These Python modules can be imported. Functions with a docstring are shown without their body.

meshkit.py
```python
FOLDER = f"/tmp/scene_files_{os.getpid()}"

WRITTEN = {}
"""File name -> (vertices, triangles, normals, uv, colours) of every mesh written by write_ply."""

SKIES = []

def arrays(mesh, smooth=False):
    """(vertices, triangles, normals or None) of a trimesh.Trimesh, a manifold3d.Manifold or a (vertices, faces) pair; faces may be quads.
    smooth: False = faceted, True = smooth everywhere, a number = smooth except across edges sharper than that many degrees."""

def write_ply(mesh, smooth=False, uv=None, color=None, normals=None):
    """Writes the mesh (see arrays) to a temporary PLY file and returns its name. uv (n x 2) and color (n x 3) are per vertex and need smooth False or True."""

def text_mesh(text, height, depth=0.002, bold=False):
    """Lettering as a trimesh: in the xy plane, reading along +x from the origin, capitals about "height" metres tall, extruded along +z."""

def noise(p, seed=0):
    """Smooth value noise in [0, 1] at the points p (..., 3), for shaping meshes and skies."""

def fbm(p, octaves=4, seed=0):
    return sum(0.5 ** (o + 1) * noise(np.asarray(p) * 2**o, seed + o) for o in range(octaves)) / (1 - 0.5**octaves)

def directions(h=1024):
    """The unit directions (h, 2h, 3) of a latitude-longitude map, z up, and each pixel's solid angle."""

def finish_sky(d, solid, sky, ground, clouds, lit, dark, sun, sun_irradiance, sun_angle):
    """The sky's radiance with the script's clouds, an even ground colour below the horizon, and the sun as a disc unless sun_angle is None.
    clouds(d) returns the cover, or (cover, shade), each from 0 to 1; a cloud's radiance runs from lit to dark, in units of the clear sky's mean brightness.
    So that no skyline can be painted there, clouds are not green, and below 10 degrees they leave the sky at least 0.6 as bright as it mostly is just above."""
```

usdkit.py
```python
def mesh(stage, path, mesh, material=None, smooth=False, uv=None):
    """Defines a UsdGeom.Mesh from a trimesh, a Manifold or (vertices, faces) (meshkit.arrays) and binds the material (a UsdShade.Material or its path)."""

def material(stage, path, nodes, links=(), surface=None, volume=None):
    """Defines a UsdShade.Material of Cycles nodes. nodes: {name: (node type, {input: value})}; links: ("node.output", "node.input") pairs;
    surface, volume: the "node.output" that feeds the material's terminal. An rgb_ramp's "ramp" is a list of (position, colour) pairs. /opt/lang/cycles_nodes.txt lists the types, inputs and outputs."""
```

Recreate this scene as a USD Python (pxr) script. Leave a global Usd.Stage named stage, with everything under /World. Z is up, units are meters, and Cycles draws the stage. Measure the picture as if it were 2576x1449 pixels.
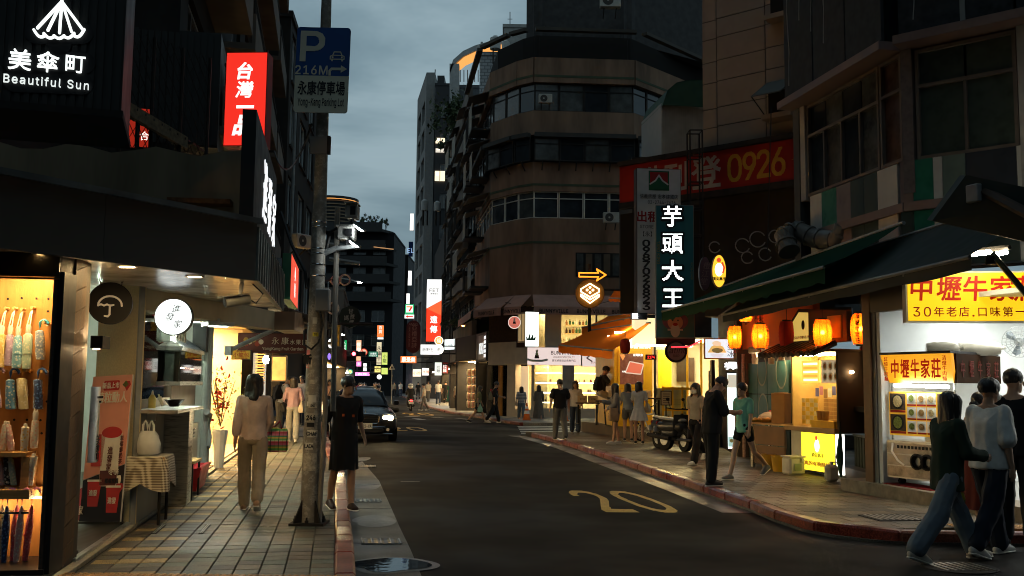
import math,random,glob
import numpy as np,trimesh,usdkit,meshkit
from pxr import Usd,UsdGeom,UsdLux,UsdShade,Sdf,Gf
from manifold3d import Manifold,OpType
from shapely import affinity as Af,box as sbox,union_all
from shapely.geometry import Polygon,LineString
from PIL import Image,ImageDraw,ImageFont
stage=Usd.Stage.CreateInMemory()
UsdGeom.SetStageUpAxis(stage,'Z');UsdGeom.SetStageMetersPerUnit(stage,1.)
UsdGeom.Xform.Define(stage,'/World');UsdGeom.Scope.Define(stage,'/World/Looks')
stage.SetDefaultPrim(stage.GetPrimAtPath('/World'))
V=lambda*a:np.array(a,float)
RNG=np.random.default_rng(7)
# camera
FOC,EYE,PIT,ROL=1000/1024,1.6,math.atan(.0968),.01
_U0=V(0,-math.sin(PIT),math.cos(PIT));_B=V(0,-math.cos(PIT),-math.sin(PIT))
CR=math.cos(ROL)*V(1,0,0)+math.sin(ROL)*_U0;CU=-math.sin(ROL)*V(1,0,0)+math.cos(ROL)*_U0
cam=UsdGeom.Camera.Define(stage,'/World/camera')
cam.AddTransformOp().Set(Gf.Matrix4d(*CR,0,*CU,0,*_B,0,0,0,EYE,1))
cam.CreateHorizontalApertureAttr(36.);cam.CreateVerticalApertureAttr(20.25);cam.CreateFocalLengthAttr(36.*FOC)
cam.CreateFStopAttr(0.);cam.CreateExposureAttr(0.);cam.CreateClippingRangeAttr(Gf.Vec2f(.05,5000))
# sky: overcast dusk, the sun already down behind the clouds
SUN_EL,SUN_ROT=math.radians(2.),math.radians(-60)
usdkit.material(stage,'/World/Looks/sky',{'sky':('sky_texture',{'sky_type':'single_scattering','sun_disc':False,'sun_elevation':SUN_EL,'sun_rotation':SUN_ROT}),'tc':('texture_coordinate',{}),'mp':('mapping',{'scale':(1.,1.,3.2)}),'n':('noise_texture',{'scale':2.3,'detail':7.,'roughness':.55,'distortion':.25}),'cl':('rgb_ramp',{'ramp':[(0,(.85,1.38,1.8)),(.36,(1.1,1.75,2.2)),(.5,(1.85,2.75,3.25)),(.62,(2.9,3.95,4.45)),(1,(3.8,4.9,5.4))]}),'sp':('separate_xyz',{}),'hz':('map_range',{'from_min':0.,'from_max':.55,'to_min':.66,'to_max':.8,'clamp':True}),'hzc':('mix_color',{'blend_type':'multiply','fac':1.,'use_clamp':False}),'cc':('combine_color',{}),'mx':('mix_color',{'fac':.93,'use_clamp':False}),'bg':('background_shader',{'strength':.15})},[('tc.generated','mp.vector'),('mp.vector','n.vector'),('n.fac','cl.fac'),('tc.generated','sp.vector'),('sp.z','hz.value'),('hz.result','cc.r'),('hz.result','cc.g'),('hz.result','cc.b'),('cl.color','hzc.a'),('cc.color','hzc.b'),('sky.color','mx.a'),('hzc.result','mx.b'),('mx.result','bg.color')],surface='bg.background')
dome=UsdLux.DomeLight.Define(stage,'/World/sky')
UsdShade.MaterialBindingAPI.Apply(dome.GetPrim()).Bind(UsdShade.Material.Get(stage,'/World/Looks/sky'))
dome.GetPrim().SetCustomDataByKey('kind','structure')
# picture -> world
def ray(x,y):return(x-1288)/2576/FOC*CR-(y-724.5)/2576/FOC*CU-_B
def W(x,y,Y):
 d=ray(x,y);return V(0,0,EYE)+d*(Y/d[1])
def Gd(x,y,z=0.):
 d=ray(x,y);return V(0,0,EYE)+d*((z-EYE)/d[2])
def PL(x,y,p,q):
 n=V(q[1]-p[1],p[0]-q[0],0);d=ray(x,y);o=V(0,0,EYE)
 return o+d*(n@(V(p[0],p[1],0)-o)/(n@d))
PXM=lambda Y:Y/2515.6
# materials
_mats={}
def M(name,col=None,ro=.6,var=.18,scale=3.,bump=0.,bscale=30.,metal=0.,spec=None,emit=None,es=0.,coat=0.,stretch=None,trans=0.):
 if name in _mats:return _mats[name]
 spec=spec or(.4 if ro<.4 else .25 if ro<.6 else .12)
 assert col is not None,name
 c=np.array(col,float)
 nodes={'g':('geometry',{}),'mp':('mapping',{'scale':stretch or(1,1,1)}),'n':('noise_texture',{'scale':scale,'detail':5.,'roughness':.62}),'r':('rgb_ramp',{'ramp':[(.28,c*(1-var)),(.72,np.minimum(c*(1+var),.95))]}),'rr':('map_range',{'from_min':.3,'from_max':.7,'to_min':max(ro-.1,.03),'to_max':min(ro+.1,1),'clamp':True}),'p':('principled_bsdf',{'metallic':metal,'specular_ior_level':spec,'coat_weight':coat,'transmission_weight':trans})}
 links=[('g.position','mp.vector'),('mp.vector','n.vector'),('n.fac','r.fac'),('n.fac','rr.value'),('r.color','p.base_color'),('rr.result','p.roughness')]
 if emit is not None:
  nodes['p'][1].update(emission_color=emit,emission_strength=es)
 if bump:
  nodes['n2']=('noise_texture',{'scale':bscale,'detail':3.});nodes['b']=('bump',{'strength':bump,'distance':.01})
  links+=[('mp.vector','n2.vector'),('n2.fac','b.height'),('b.normal','p.normal')]
 _mats[name]=usdkit.material(stage,'/World/Looks/'+name,nodes,links,surface='p.BSDF')
 return _mats[name]
def E(name,col=None,s=1,base=None):
 "a lit surface (backlit panel, lamp, tube)"
 assert name in _mats or col is not None,name
 if name not in _mats:
  _mats[name]=usdkit.material(stage,'/World/Looks/'+name,{'p':('principled_bsdf',{'base_color':base or tuple(.3*x for x in col),'roughness':.4,'emission_color':col,'emission_strength':s})},surface='p.BSDF')
 return _mats[name]
def RAW(name,nodes,links,surface):
 if name not in _mats:_mats[name]=usdkit.material(stage,'/World/Looks/'+name,nodes,links,surface=surface)
 return _mats[name]
GLASS=RAW('window_glass',{'t':('transparent_bsdf',{'color':(.86,.92,.9)}),'g':('glossy_bsdf',{'roughness':.03,'color':(.9,.9,.9)}),'f':('fresnel',{'IOR':1.5}),'m':('mix_closure',{})},[('f.fac','m.fac'),('t.BSDF','m.closure1'),('g.BSDF','m.closure2')],'m.closure')
PANE=M('dark_pane',(.012,.014,.016),ro=.12,var=.5,scale=.7,spec=.6)
PANE2=M('curtained_pane',(.05,.05,.045),ro=.2,var=.4,scale=1.5,spec=.6)
BLACK=M('black_paint',(.012,.012,.013),ro=.45)
STEEL=M('brushed_steel',(.55,.55,.52),ro=.36,metal=1.,var=.08,scale=6,stretch=(1,1,8))
GREYM=M('grey_painted_metal',(.22,.225,.22),ro=.5,var=.25)
DARKM=M('dark_rusty_steel',(.03,.026,.023),ro=.7,var=.5)
WHITEP=M('white_paint',(.68,.67,.63),ro=.5,var=.1)
RUBBER=M('black_rubber',(.015,.015,.015),ro=.8)
CHROME=M('chrome',(.7,.7,.7),ro=.12,metal=1.)
# things and parts
_used,_loc={},{}
def numbered(parent,name):
 k=(parent,name);n=_used.get(k,0);_used[k]=n+1
 return name if n==0 else f'{name}_{n:03d}'
def tag(prim,label=None,cat=None,group=None,kind=None):
 for k,v in(('label',label),('category',cat),('group',group),('kind',kind)):
  if v:prim.SetCustomDataByKey(k,v)
 return prim
def Th(name,label,cat,loc=(0,0,0),rz=0.,group=None,kind=None):
 path='/World/'+numbered('/World',name)
 x=UsdGeom.Xform.Define(stage,path);x.AddTranslateOp().Set(Gf.Vec3d(*map(float,loc)))
 if rz:x.AddRotateZOp().Set(math.degrees(rz))
 tag(x.GetPrim(),label,cat,group,kind)
 c,s=math.cos(rz),math.sin(rz)
 _loc[path]=(np.array(loc,float),np.array([[c,-s,0],[s,c,0],[0,0,1]]))
 return path
def Pt(parent,name,mesh,mat,smooth=False,local=False,label=None,kind=None):
 """one Mesh under a thing or a part; world coordinates unless local"""
 v,f,n=meshkit.arrays(mesh.get()if isinstance(mesh,MB)else mesh,smooth)
 root='/'.join(parent.split('/')[:3])
 L,R=_loc.get(root,(np.zeros(3),np.eye(3)))
 if not local:v=(v-L)@R
 if n is not None and not local:n=n@R
 path=parent+'/'+numbered(parent,name)
 m=usdkit.mesh(stage,path,(v,f),mat)
 if n is not None:
  m.CreateNormalsAttr([Gf.Vec3f(*map(float,q))for q in n]);m.SetNormalsInterpolation('vertex')
 tag(m.GetPrim(),label,None,None,kind)
 return path
def solo(name,mesh,mat,label=None,cat=None,group=None,kind=None,smooth=False):
 "a thing (or piece of the setting) that is one mesh"
 path='/World/'+numbered('/World',name)
 usdkit.mesh(stage,path,mesh.get()if isinstance(mesh,MB)else mesh,mat,smooth=smooth)
 tag(stage.GetPrimAtPath(path),label,cat,group,kind)
 return path
def copy_of(src,loc,rz=0.,label=None,group=None):
 base=src.rsplit('/',1)[1];p0=stage.GetPrimAtPath(src);was=p0.GetCustomData()
 path='/World/'+numbered('/World',base)
 x=UsdGeom.Xform.Define(stage,path)
 x.GetPrim().GetReferences().AddInternalReference(src);x.GetPrim().SetInstanceable(True)
 xf=UsdGeom.Xformable(x);xf.ClearXformOpOrder()
 xf.AddTranslateOp(opSuffix='at').Set(Gf.Vec3d(*map(float,loc)));xf.AddRotateZOp(opSuffix='turn').Set(math.degrees(rz))
 tag(x.GetPrim(),label or was.get('label'),was.get('category'),group or was.get('group'))
 return path
# shapes
class MB:
 "collects shapes into one mesh"
 def __init__(s):s.v,s.f,s.n=[],[],0
 def add(s,v,f):
  v,f=np.asarray(v,float),np.asarray(f,int)
  if f.ndim==2 and f.shape[1]==4:f=np.vstack([f[:,[0,1,2]],f[:,[0,2,3]]])
  s.v.append(v);s.f.append(f+s.n);s.n+=len(v);return s
 def mesh(s,m):
  v,f,_=meshkit.arrays(m);return s.add(v,f)
 def hexa(s,q,t):
  "quad q (4 points, counter-clockwise seen from outside) thickened by vector -t behind it"
  q=np.asarray(q,float);t=np.asarray(t,float)
  return s.add(np.vstack([q,q-t]),[[0,1,2,3],[7,6,5,4],[4,5,1,0],[5,6,2,1],[6,7,3,2],[7,4,0,3]])
 def box(s,c,size,rz=0.,bev=0.):
  x,y,z=np.array(size,float)/2
  if bev:
   b=min(bev,x*.9,y*.9,z*.9);P=[]
   for i in(-1,1):
    for j in(-1,1):
     for k in(-1,1):
      P+=[(i*(x-b),j*(y-b),k*z),(i*(x-b),j*y,k*(z-b)),(i*x,j*(y-b),k*(z-b))]
   m=Manifold.hull_points(np.array(P));v,f,_=meshkit.arrays(m)
  else:
   v=np.array([(-x,-y,-z),(x,-y,-z),(x,y,-z),(-x,y,-z),(-x,-y,z),(x,-y,z),(x,y,z),(-x,y,z)])
   f=np.array([[3,2,1,0],[4,5,6,7],[0,1,5,4],[1,2,6,5],[2,3,7,6],[3,0,4,7]])
  c_,s_=math.cos(rz),math.sin(rz)
  return s.add(v@np.array([[c_,s_,0],[-s_,c_,0],[0,0,1]])+np.array(c,float),f)
 def tube(s,pts,r,n=8,caps=True):
  p=np.asarray(pts,float)
  t=np.gradient(p,axis=0);t/=np.linalg.norm(t,axis=1,keepdims=True)+1e-12
  ref=V(0,0,1)if abs(t[:,2]).mean()<.8 else V(1,0,0)
  a=np.cross(t,ref);a/=np.linalg.norm(a,axis=1,keepdims=True)+1e-12;b=np.cross(t,a)
  ang=np.arange(n)*2*np.pi/n;rr=np.broadcast_to(r,(len(p),))
  v=(p[:,None]+rr[:,None,None]*(np.cos(ang)[None,:,None]*a[:,None]-np.sin(ang)[None,:,None]*b[:,None])).reshape(-1,3)
  f=[]
  for i in range(len(p)-1):
   for j in range(n):
    k=(j+1)%n;f+=[[i*n+j,i*n+k,i*n+n+k],[i*n+j,i*n+n+k,i*n+n+j]]
  f=[q[::-1]for q in f]
  if caps:
   for i,o in((0,0),(len(p)-1,1)):
    c=len(v);v=np.vstack([v,p[i]])
    for j in range(n):
     k=(j+1)%n;q=[c,i*n+j,i*n+k];f.append(q if not o else q[::-1])
  return s.add(v,f)
 def lathe(s,prof,o=(0,0,0),n=16,ax=None,sx=1.,sy=1.):
  "profile [(r, z)] turned about z at o; ax = (X, Y, Z) axes if tilted"
  prof=np.asarray(prof,float);ang=np.arange(n)*2*np.pi/n
  v=np.stack([prof[:,None,0]*np.cos(ang)*sx,prof[:,None,0]*np.sin(ang)*sy,np.broadcast_to(prof[:,None,1],(len(prof),n))],-1).reshape(-1,3)
  f=[]
  for i in range(len(prof)-1):
   for j in range(n):
    k=(j+1)%n;f+=[[i*n+j,i*n+k,i*n+n+k],[i*n+j,i*n+n+k,i*n+n+j]]
  if ax is not None:v=v@np.array(ax,float)
  return s.add(v+np.array(o,float),f)
 def disc(s,c,r,X,Y,N,t=.01,n=24,r2=None):
  ang=np.arange(n)*2*np.pi/n
  ring=[np.array(c)+np.cos(a)*r*np.array(X)+np.sin(a)*(r2 or r)*np.array(Y)for a in ang]
  v=np.array(ring+[p-t*np.array(N)for p in ring]+[c,np.array(c)-t*np.array(N)])
  f=[]
  for j in range(n):
   k=(j+1)%n;f+=[[2*n,j,k],[2*n+1,n+k,n+j],[j,n+j,n+k],[j,n+k,k]]
  return s.add(v,f)
 def poly(s,shape,O,X,Y,N,t=0.):
  "a shapely shape laid in the plane O + x X + y Y, thickened by t behind"
  for g in getattr(shape,'geoms',[shape]):
   if g.is_empty or g.area<1e-9:continue
   if t:
    m=trimesh.creation.extrude_polygon(g,t,engine='earcut');v,f=np.array(m.vertices),np.array(m.faces);v[:,2]-=t
   else:
    v2,f=trimesh.creation.triangulate_polygon(g,engine='earcut');v=np.c_[v2,np.zeros(len(v2))]
   s.add(np.array(O)+v[:,:1]*np.array(X)+v[:,1:2]*np.array(Y)+v[:,2:]*np.array(N),f)
  return s
 def get(s):return np.vstack(s.v),np.vstack(s.f)
def mb():return MB()
def wall(A,B,z0,z1,holes=(),t=.25,Nside=None):
 "an upright wall from A to B (plan points), outer face on the camera's side, with openings (u0, u1, v0, v1) in metres along it"
 A,B=V(*A),V(*B);L=np.linalg.norm(B-A);X=(B-A)/L;N=V(X[1],-X[0])
 if N@(-(A+B)/2)<0:N=-N
 us=sorted({0.,L,*[min(max(h[i],0),L)for h in holes for i in(0,1)]});vs=sorted({z0,z1,*[min(max(h[i],z0),z1)for h in holes for i in(2,3)]})
 solid=np.ones((len(us)-1,len(vs)-1),bool)
 for i in range(len(us)-1):
  for j in range(len(vs)-1):
   cu,cv=(us[i]+us[i+1])/2,(vs[j]+vs[j+1])/2
   solid[i,j]=not any(h[0]<cu<h[1]and h[2]<cv<h[3]for h in holes)
 b=MB();P=lambda u,v,n:np.array([*(A+X*u-N*n),v])
 def q(*p):
  b.add(np.array(p),[[0,1,2,3]])
 for i in range(len(us)-1):
  for j in range(len(vs)-1):
   if not solid[i,j]:continue
   u0,u1,v0,v1=us[i],us[i+1],vs[j],vs[j+1]
   q(P(u0,v0,0),P(u1,v0,0),P(u1,v1,0),P(u0,v1,0));q(P(u0,v0,t),P(u0,v1,t),P(u1,v1,t),P(u1,v0,t))
   S=lambda a,c:0<=a<solid.shape[0]and 0<=c<solid.shape[1]and solid[a,c]
   if not S(i-1,j):q(P(u0,v0,0),P(u0,v1,0),P(u0,v1,t),P(u0,v0,t))
   if not S(i+1,j):q(P(u1,v0,0),P(u1,v0,t),P(u1,v1,t),P(u1,v1,0))
   if not S(i,j-1):q(P(u0,v0,0),P(u0,v0,t),P(u1,v0,t),P(u1,v0,0))
   if not S(i,j+1):q(P(u0,v1,0),P(u1,v1,0),P(u1,v1,t),P(u0,v1,t))
 return b.get()
class Plan:
 "upright plane from plan point A to B; p(u, z, n) a point u metres along it, at height z, n metres out towards the camera's side"
 def __init__(s,A,B):
  s.A,s.B=V(*A[:2]),V(*B[:2]);s.L=np.linalg.norm(s.B-s.A);x=(s.B-s.A)/s.L;n=V(x[1],-x[0])
  if n@(-(s.A+s.B)/2)<0:n=-n
  s.X=V(*x,0);s.N=V(*n,0);s.Z=V(0,0,1)
 def p(s,u,z,n=0.):return V(*s.A,0)+s.X*u+s.N*n+s.Z*z
 def Sl(s,b,*a,n=0.,t=.05):
  if not isinstance(b,MB):b,a=MB(),(b,*a)
  u0,u1,z0,z1=a
  return b.hexa([s.p(u0,z0,n),s.p(u1,z0,n),s.p(u1,z1,n),s.p(u0,z1,n)],s.N*t)
 def at(s,x,y):
  "(u, z) where the picture point meets this plane"
  w=PL(x,y,s.A,s.B);return(w[:2]-s.A)@s.X[:2],w[2]
# lettering
_FD=glob.glob('/opt/blender-*/*/datafiles/fonts/')[0]
_fonts,_gl={},{}
def glyph(ch):
 "(outline in units of the capital height, advance)"
 if ch in _gl:return _gl[ch]
 cjk=ord(ch)>0x2000
 key='Noto Sans CJK Regular.woff2' if cjk else'Inter.woff2'
 if key not in _fonts:_fonts[key]=ImageFont.truetype(_FD+key,72)
 f=_fonts[key];x0,y0,x1,y1=f.getbbox(ch,anchor='ls');adv=f.getlength(ch)
 if x1<=x0 or y1<=y0:
  _gl[ch]=(None,adv/52.4);return _gl[ch]
 im=Image.new('L',(x1-x0+8,y1-y0+8));ImageDraw.Draw(im).text((4-x0,4-y0),ch,255,f,anchor='ls')
 on=np.pad(np.asarray(im)>127,((0,0),(1,1))).astype(np.int8);d=np.diff(on,axis=1)
 rows,st=np.nonzero(d==1);en=np.nonzero(d==-1)[1]
 sh=union_all(sbox(st,-rows-1,en,-rows)).buffer(.6).buffer(-.6).simplify(.75)
 k=1/66. if cjk else 1/52.4
 sh=Af.affine_transform(sh,[k,0,0,k,(x0-4)*k,(4-y0)*k+(.11 if cjk else 0)])
 _gl[ch]=(sh,adv*k);return _gl[ch]
def Lt(text,h,bold=0.,gap=0.,vertical=False,sx=1.,slant=0.):
 "outline of the text centred on (0, 0), h tall (each character h tall when vertical)"
 out,at=[],0.
 for ch in text:
  g,adv=glyph(ch)
  if vertical:
   if g is not None:
    c=g.bounds;out.append(Af.translate(g,-(c[0]+c[2])/2,-at-(c[1]+c[3])/2))
   at+=(1.12 if ord(ch)>0x2000 else .95)+gap
  else:
   if g is not None:out.append(Af.translate(g,at,0))
   at+=adv+gap
 u=union_all(out)
 if bold:u=u.buffer(bold,join_style=2).simplify(.01)
 if slant:u=Af.affine_transform(u,[1,slant,0,1,0,0])
 b=u.bounds
 return Af.affine_transform(u,[h*sx,0,0,h,-(b[0]+b[2])/2*h*sx,-(b[1]+b[3])/2*h])
class Frame:
 "a flat upright rectangle standing at real depth, spanned by X and Z, N facing the viewer"
 def __init__(s,O,X,w,h,Zv=V(0,0,1)):
  s.O,s.X,s.w,s.h,s.Z=np.array(O,float),np.array(X,float),w,h,np.array(Zv,float);s.N=np.cross(s.X,s.Z)
 def p(s,u,v,n=0.):return s.O+s.X*(u*s.w)+s.Z*(v*s.h)+s.N*n
 def Sl(s,b=None,*a,n=0.,t=.02):
  if not isinstance(b,MB):b,a=MB(),a if b is None else(b,*a)
  u0,u1,v0,v1=a or(0,1,0,1)
  return b.hexa([s.p(u0,v0,n),s.p(u1,v0,n),s.p(u1,v1,n),s.p(u0,v1,n)],s.N*t)
 def shape(s,sh,u,v,n=.004,t=.004):return MB().poly(sh,s.p(u,v,n),s.X,s.Z,s.N,t)
def fr(x0,y0,x1,y1,Y,yaw=0.):
 "Frame seen at picture box x0..x1, y0..y1 at depth Y (its centre), turned by yaw degrees (positive: right end farther)"
 a=math.radians(yaw);X=V(math.cos(a),math.sin(a),0);C=W((x0+x1)/2,(y0+y1)/2,Y);q=C+X
 P=lambda x,y:PL(x,y,C,q)
 l,r=P(x0,(y0+y1)/2),P(x1,(y0+y1)/2);tp,bt=P((x0+x1)/2,y0),P((x0+x1)/2,y1)
 w=(r-l)@X;O=l.copy();O[2]=bt[2]
 return Frame(O,X,w,tp[2]-bt[2])
def frP(plan,x0,y0,x1,y1,n=0.):
 "Frame on a Plan between two picture columns; y0/y1 top and bottom read at the left column"
 (u0,zt),(u1,_)=plan.at(x0,y0),plan.at(x1,y0);zb=plan.at(x0,y1)[1]
 return Frame(plan.p(u0,zb,n),plan.X*np.sign(u1-u0),abs(u1-u0),zt-zb)
def sign(name,label,f,face,edge=BLACK,t=.12,texts=(),cat='sign',group=None,rim=.012,parts=None,loc=None):
 """boxed sign: casing, face panel and its lettering. texts: (string, u, v, height fraction, material, options)"""
 T=Th(name,label,cat,f.p(.5,0,-t)if loc is None else loc,group=group)
 b=MB();f.Sl(b,n=-.004,t=t);Pt(T,'casing',b.get(),edge)
 b=MB();ru,rv=rim/f.w,rim/f.h;f.Sl(b,ru,1-ru,rv,1-rv,n=0,t=.012);Pt(T,'panel',b.get(),face)
 for s in texts:
  st,u,v,hf,m=s[:5];o=dict(s[5])if len(s)>5 else{}
  sh=Lt(st,hf*f.h,**{k:o[k]for k in o if k in('bold','gap','vertical','sx','slant')})
  if'fit' in o:
   bw=sh.bounds[2]-sh.bounds[0];sh=Af.scale(sh,o['fit']*f.w/bw,1,origin=(0,0))
  Pt(T,'lettering',f.shape(sh,u,v,n=o.get('n',.006),t=.007),m)
 return T
def blob(n,r0,jitter,seed,sx=1.,sy=1.):
 g=np.random.default_rng(seed);a=np.linspace(0,2*np.pi,n,endpoint=False);k=g.normal(0,1,(4,2))
 r=r0*(1+jitter*sum(k[i,0]/(i+1)*np.sin((i+1)*a+k[i,1]*3)for i in range(4))/2)
 return Polygon(np.c_[np.cos(a)*r*sx,np.sin(a)*r*sy]).buffer(0)
# GROUND
SW=.13
LKO=[(.25-.178*5,5.),(-1.2,8.),(-1.51,9.84),(-1.77,11.28),(-2.72,16.72),(-3.75,21.5),(-5.05,28),(-6.6,38.8),(-7.2,45),(-8.6,60),(-11.2,80),(-16.8,120),(-28,200)]
def lk(y):return float(np.interp(y,[p[1]for p in LKO],[p[0]for p in LKO]))
def lf(y):return-2.1-.174*y if y<38 else lk(y)-2.3
RKO=[(13,9.9),(9.,10.3),(6.5,10.42),(4.58,10.49),(4.16,10.47),(3.81,10.63),(3.49,10.94),(3.28,11.36),(3.17,12.2),(3.13,12.98),(2.85,15.54),(2.19,20.95),(1.58,25.81),(.68,30.88),(.32,31.84)]
RKF=[(.35,39.6),(-.07,40.7),(-.98,45.4),(-3.45,54.8),(-5.5,66.9),(-9.18,94.8),(-13,120),(-24,200)]
def rkf(y):return float(np.interp(y,[p[1]for p in RKF],[p[0]for p in RKF]))
def rf(y):return float(np.interp(y,[46.3,48.2,54,67,95,120,200],[.2,-1.1,-1.7,-3.5,-7.4,-11,-22]))
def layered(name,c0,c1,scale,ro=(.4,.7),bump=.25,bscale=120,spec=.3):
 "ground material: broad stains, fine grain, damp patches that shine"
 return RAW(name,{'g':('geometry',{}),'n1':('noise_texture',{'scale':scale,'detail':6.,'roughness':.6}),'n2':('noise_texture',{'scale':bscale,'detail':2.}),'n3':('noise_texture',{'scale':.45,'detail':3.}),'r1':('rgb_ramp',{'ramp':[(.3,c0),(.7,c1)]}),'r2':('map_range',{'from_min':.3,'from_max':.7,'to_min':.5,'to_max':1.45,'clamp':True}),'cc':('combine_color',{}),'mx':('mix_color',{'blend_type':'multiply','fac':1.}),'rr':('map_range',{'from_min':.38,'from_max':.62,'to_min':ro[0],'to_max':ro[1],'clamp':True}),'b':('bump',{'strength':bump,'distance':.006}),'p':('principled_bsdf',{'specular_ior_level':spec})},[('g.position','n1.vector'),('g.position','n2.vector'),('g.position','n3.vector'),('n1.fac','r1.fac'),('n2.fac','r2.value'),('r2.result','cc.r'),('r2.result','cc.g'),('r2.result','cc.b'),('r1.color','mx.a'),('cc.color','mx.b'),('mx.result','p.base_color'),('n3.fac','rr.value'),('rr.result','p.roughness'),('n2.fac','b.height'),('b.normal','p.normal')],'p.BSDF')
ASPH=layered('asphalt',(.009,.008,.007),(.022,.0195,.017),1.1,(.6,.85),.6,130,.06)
CONC=layered('gutter_concrete',(.045,.042,.034),(.1,.092,.075),2.2,(.3,.7),.3,90)
PAVE=layered('far_paving',(.1,.1,.095),(.19,.18,.165),1.5,(.4,.75),.3,40)
GROUT=layered('paving_joint',(.04,.037,.032),(.07,.064,.055),4,(.6,.9),.2,60)
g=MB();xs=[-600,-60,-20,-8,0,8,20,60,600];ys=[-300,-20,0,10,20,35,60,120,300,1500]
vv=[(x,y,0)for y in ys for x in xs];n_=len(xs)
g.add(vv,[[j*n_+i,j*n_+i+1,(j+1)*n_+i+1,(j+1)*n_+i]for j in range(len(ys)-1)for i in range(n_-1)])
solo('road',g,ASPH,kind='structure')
def ribbon(L,R,z):
 L,R=[(*p,z)for p in L],[(*p,z)for p in R];n=len(L)
 return np.array(L+R),np.array([[i,n+i,n+i+1,i+1]for i in range(n-1)])
def strip_slab(poly,z0,z1):
 b=MB();b.poly(poly,(0,0,z1),V(1,0,0),V(0,1,0),V(0,0,1),z1-z0);return b.get()
off=lambda pts,d:[(x+d,y)for x,y in pts]
LKI=off(LKO,-.17)
bed_l=Polygon(LKI+[(lf(y)-6.,y)for y in(200,120,60,30,15,5)]).buffer(0)
sl=solo('left_pavement',strip_slab(bed_l,-.05,SW-.035),GROUT,kind='structure')
sl_far=Polygon([(x,y)for x,y in LKI if y>=28]+[(lf(y)-6,y)for y in(200,120,60,40,28)]).buffer(0)
Pt(sl,'far_paving',strip_slab(sl_far,SW-.034,SW),PAVE)
inner=Polygon([(lf(5)-.02,5),(lf(28)-.02,28),(lf(28)-6,28),(lf(5)-6,5)])
Pt(sl,'threshold_floor',strip_slab(inner,SW-.034,SW+.012),M('dark_wood_floor',(.055,.045,.038),ro=.4,var=.3,scale=8,stretch=(1,.1,1)))
def paving_mat(name,c):return layered(name,tuple(.72*V(*c)),tuple(1.25*V(*c)),5.,(.42,.75),.35,110)
TG=[paving_mat('grey_paver',(.118,.108,.082)),paving_mat('dark_paver',(.06,.053,.04)),paving_mat('green_grey_paver',(.1,.112,.086)),paving_mat('brown_paver',(.11,.082,.052))]
TY=paving_mat('yellow_paver',(.3,.21,.085));TACT=paving_mat('orange_tactile_tile',(.46,.24,.08))
def paver(cx,cy,sx,sy,rz,z=SW,h=.05,jit=.002):
 b=MB();b.box((cx,cy,z-h/2+float(RNG.uniform(-jit,jit))),(sx,sy,h),rz,bev=.005);return b.get()
dirL=V(-.175,1);dirL/=np.linalg.norm(dirL);rzL=math.atan2(-dirL[0],dirL[1]);nL=V(dirL[1],-dirL[0])
base=V(lk(7.4)-.17,7.4);singles,rest=0,{m:MB()for m in range(5)}
TW,TD=.195,.2
slot_tiles={}
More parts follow.
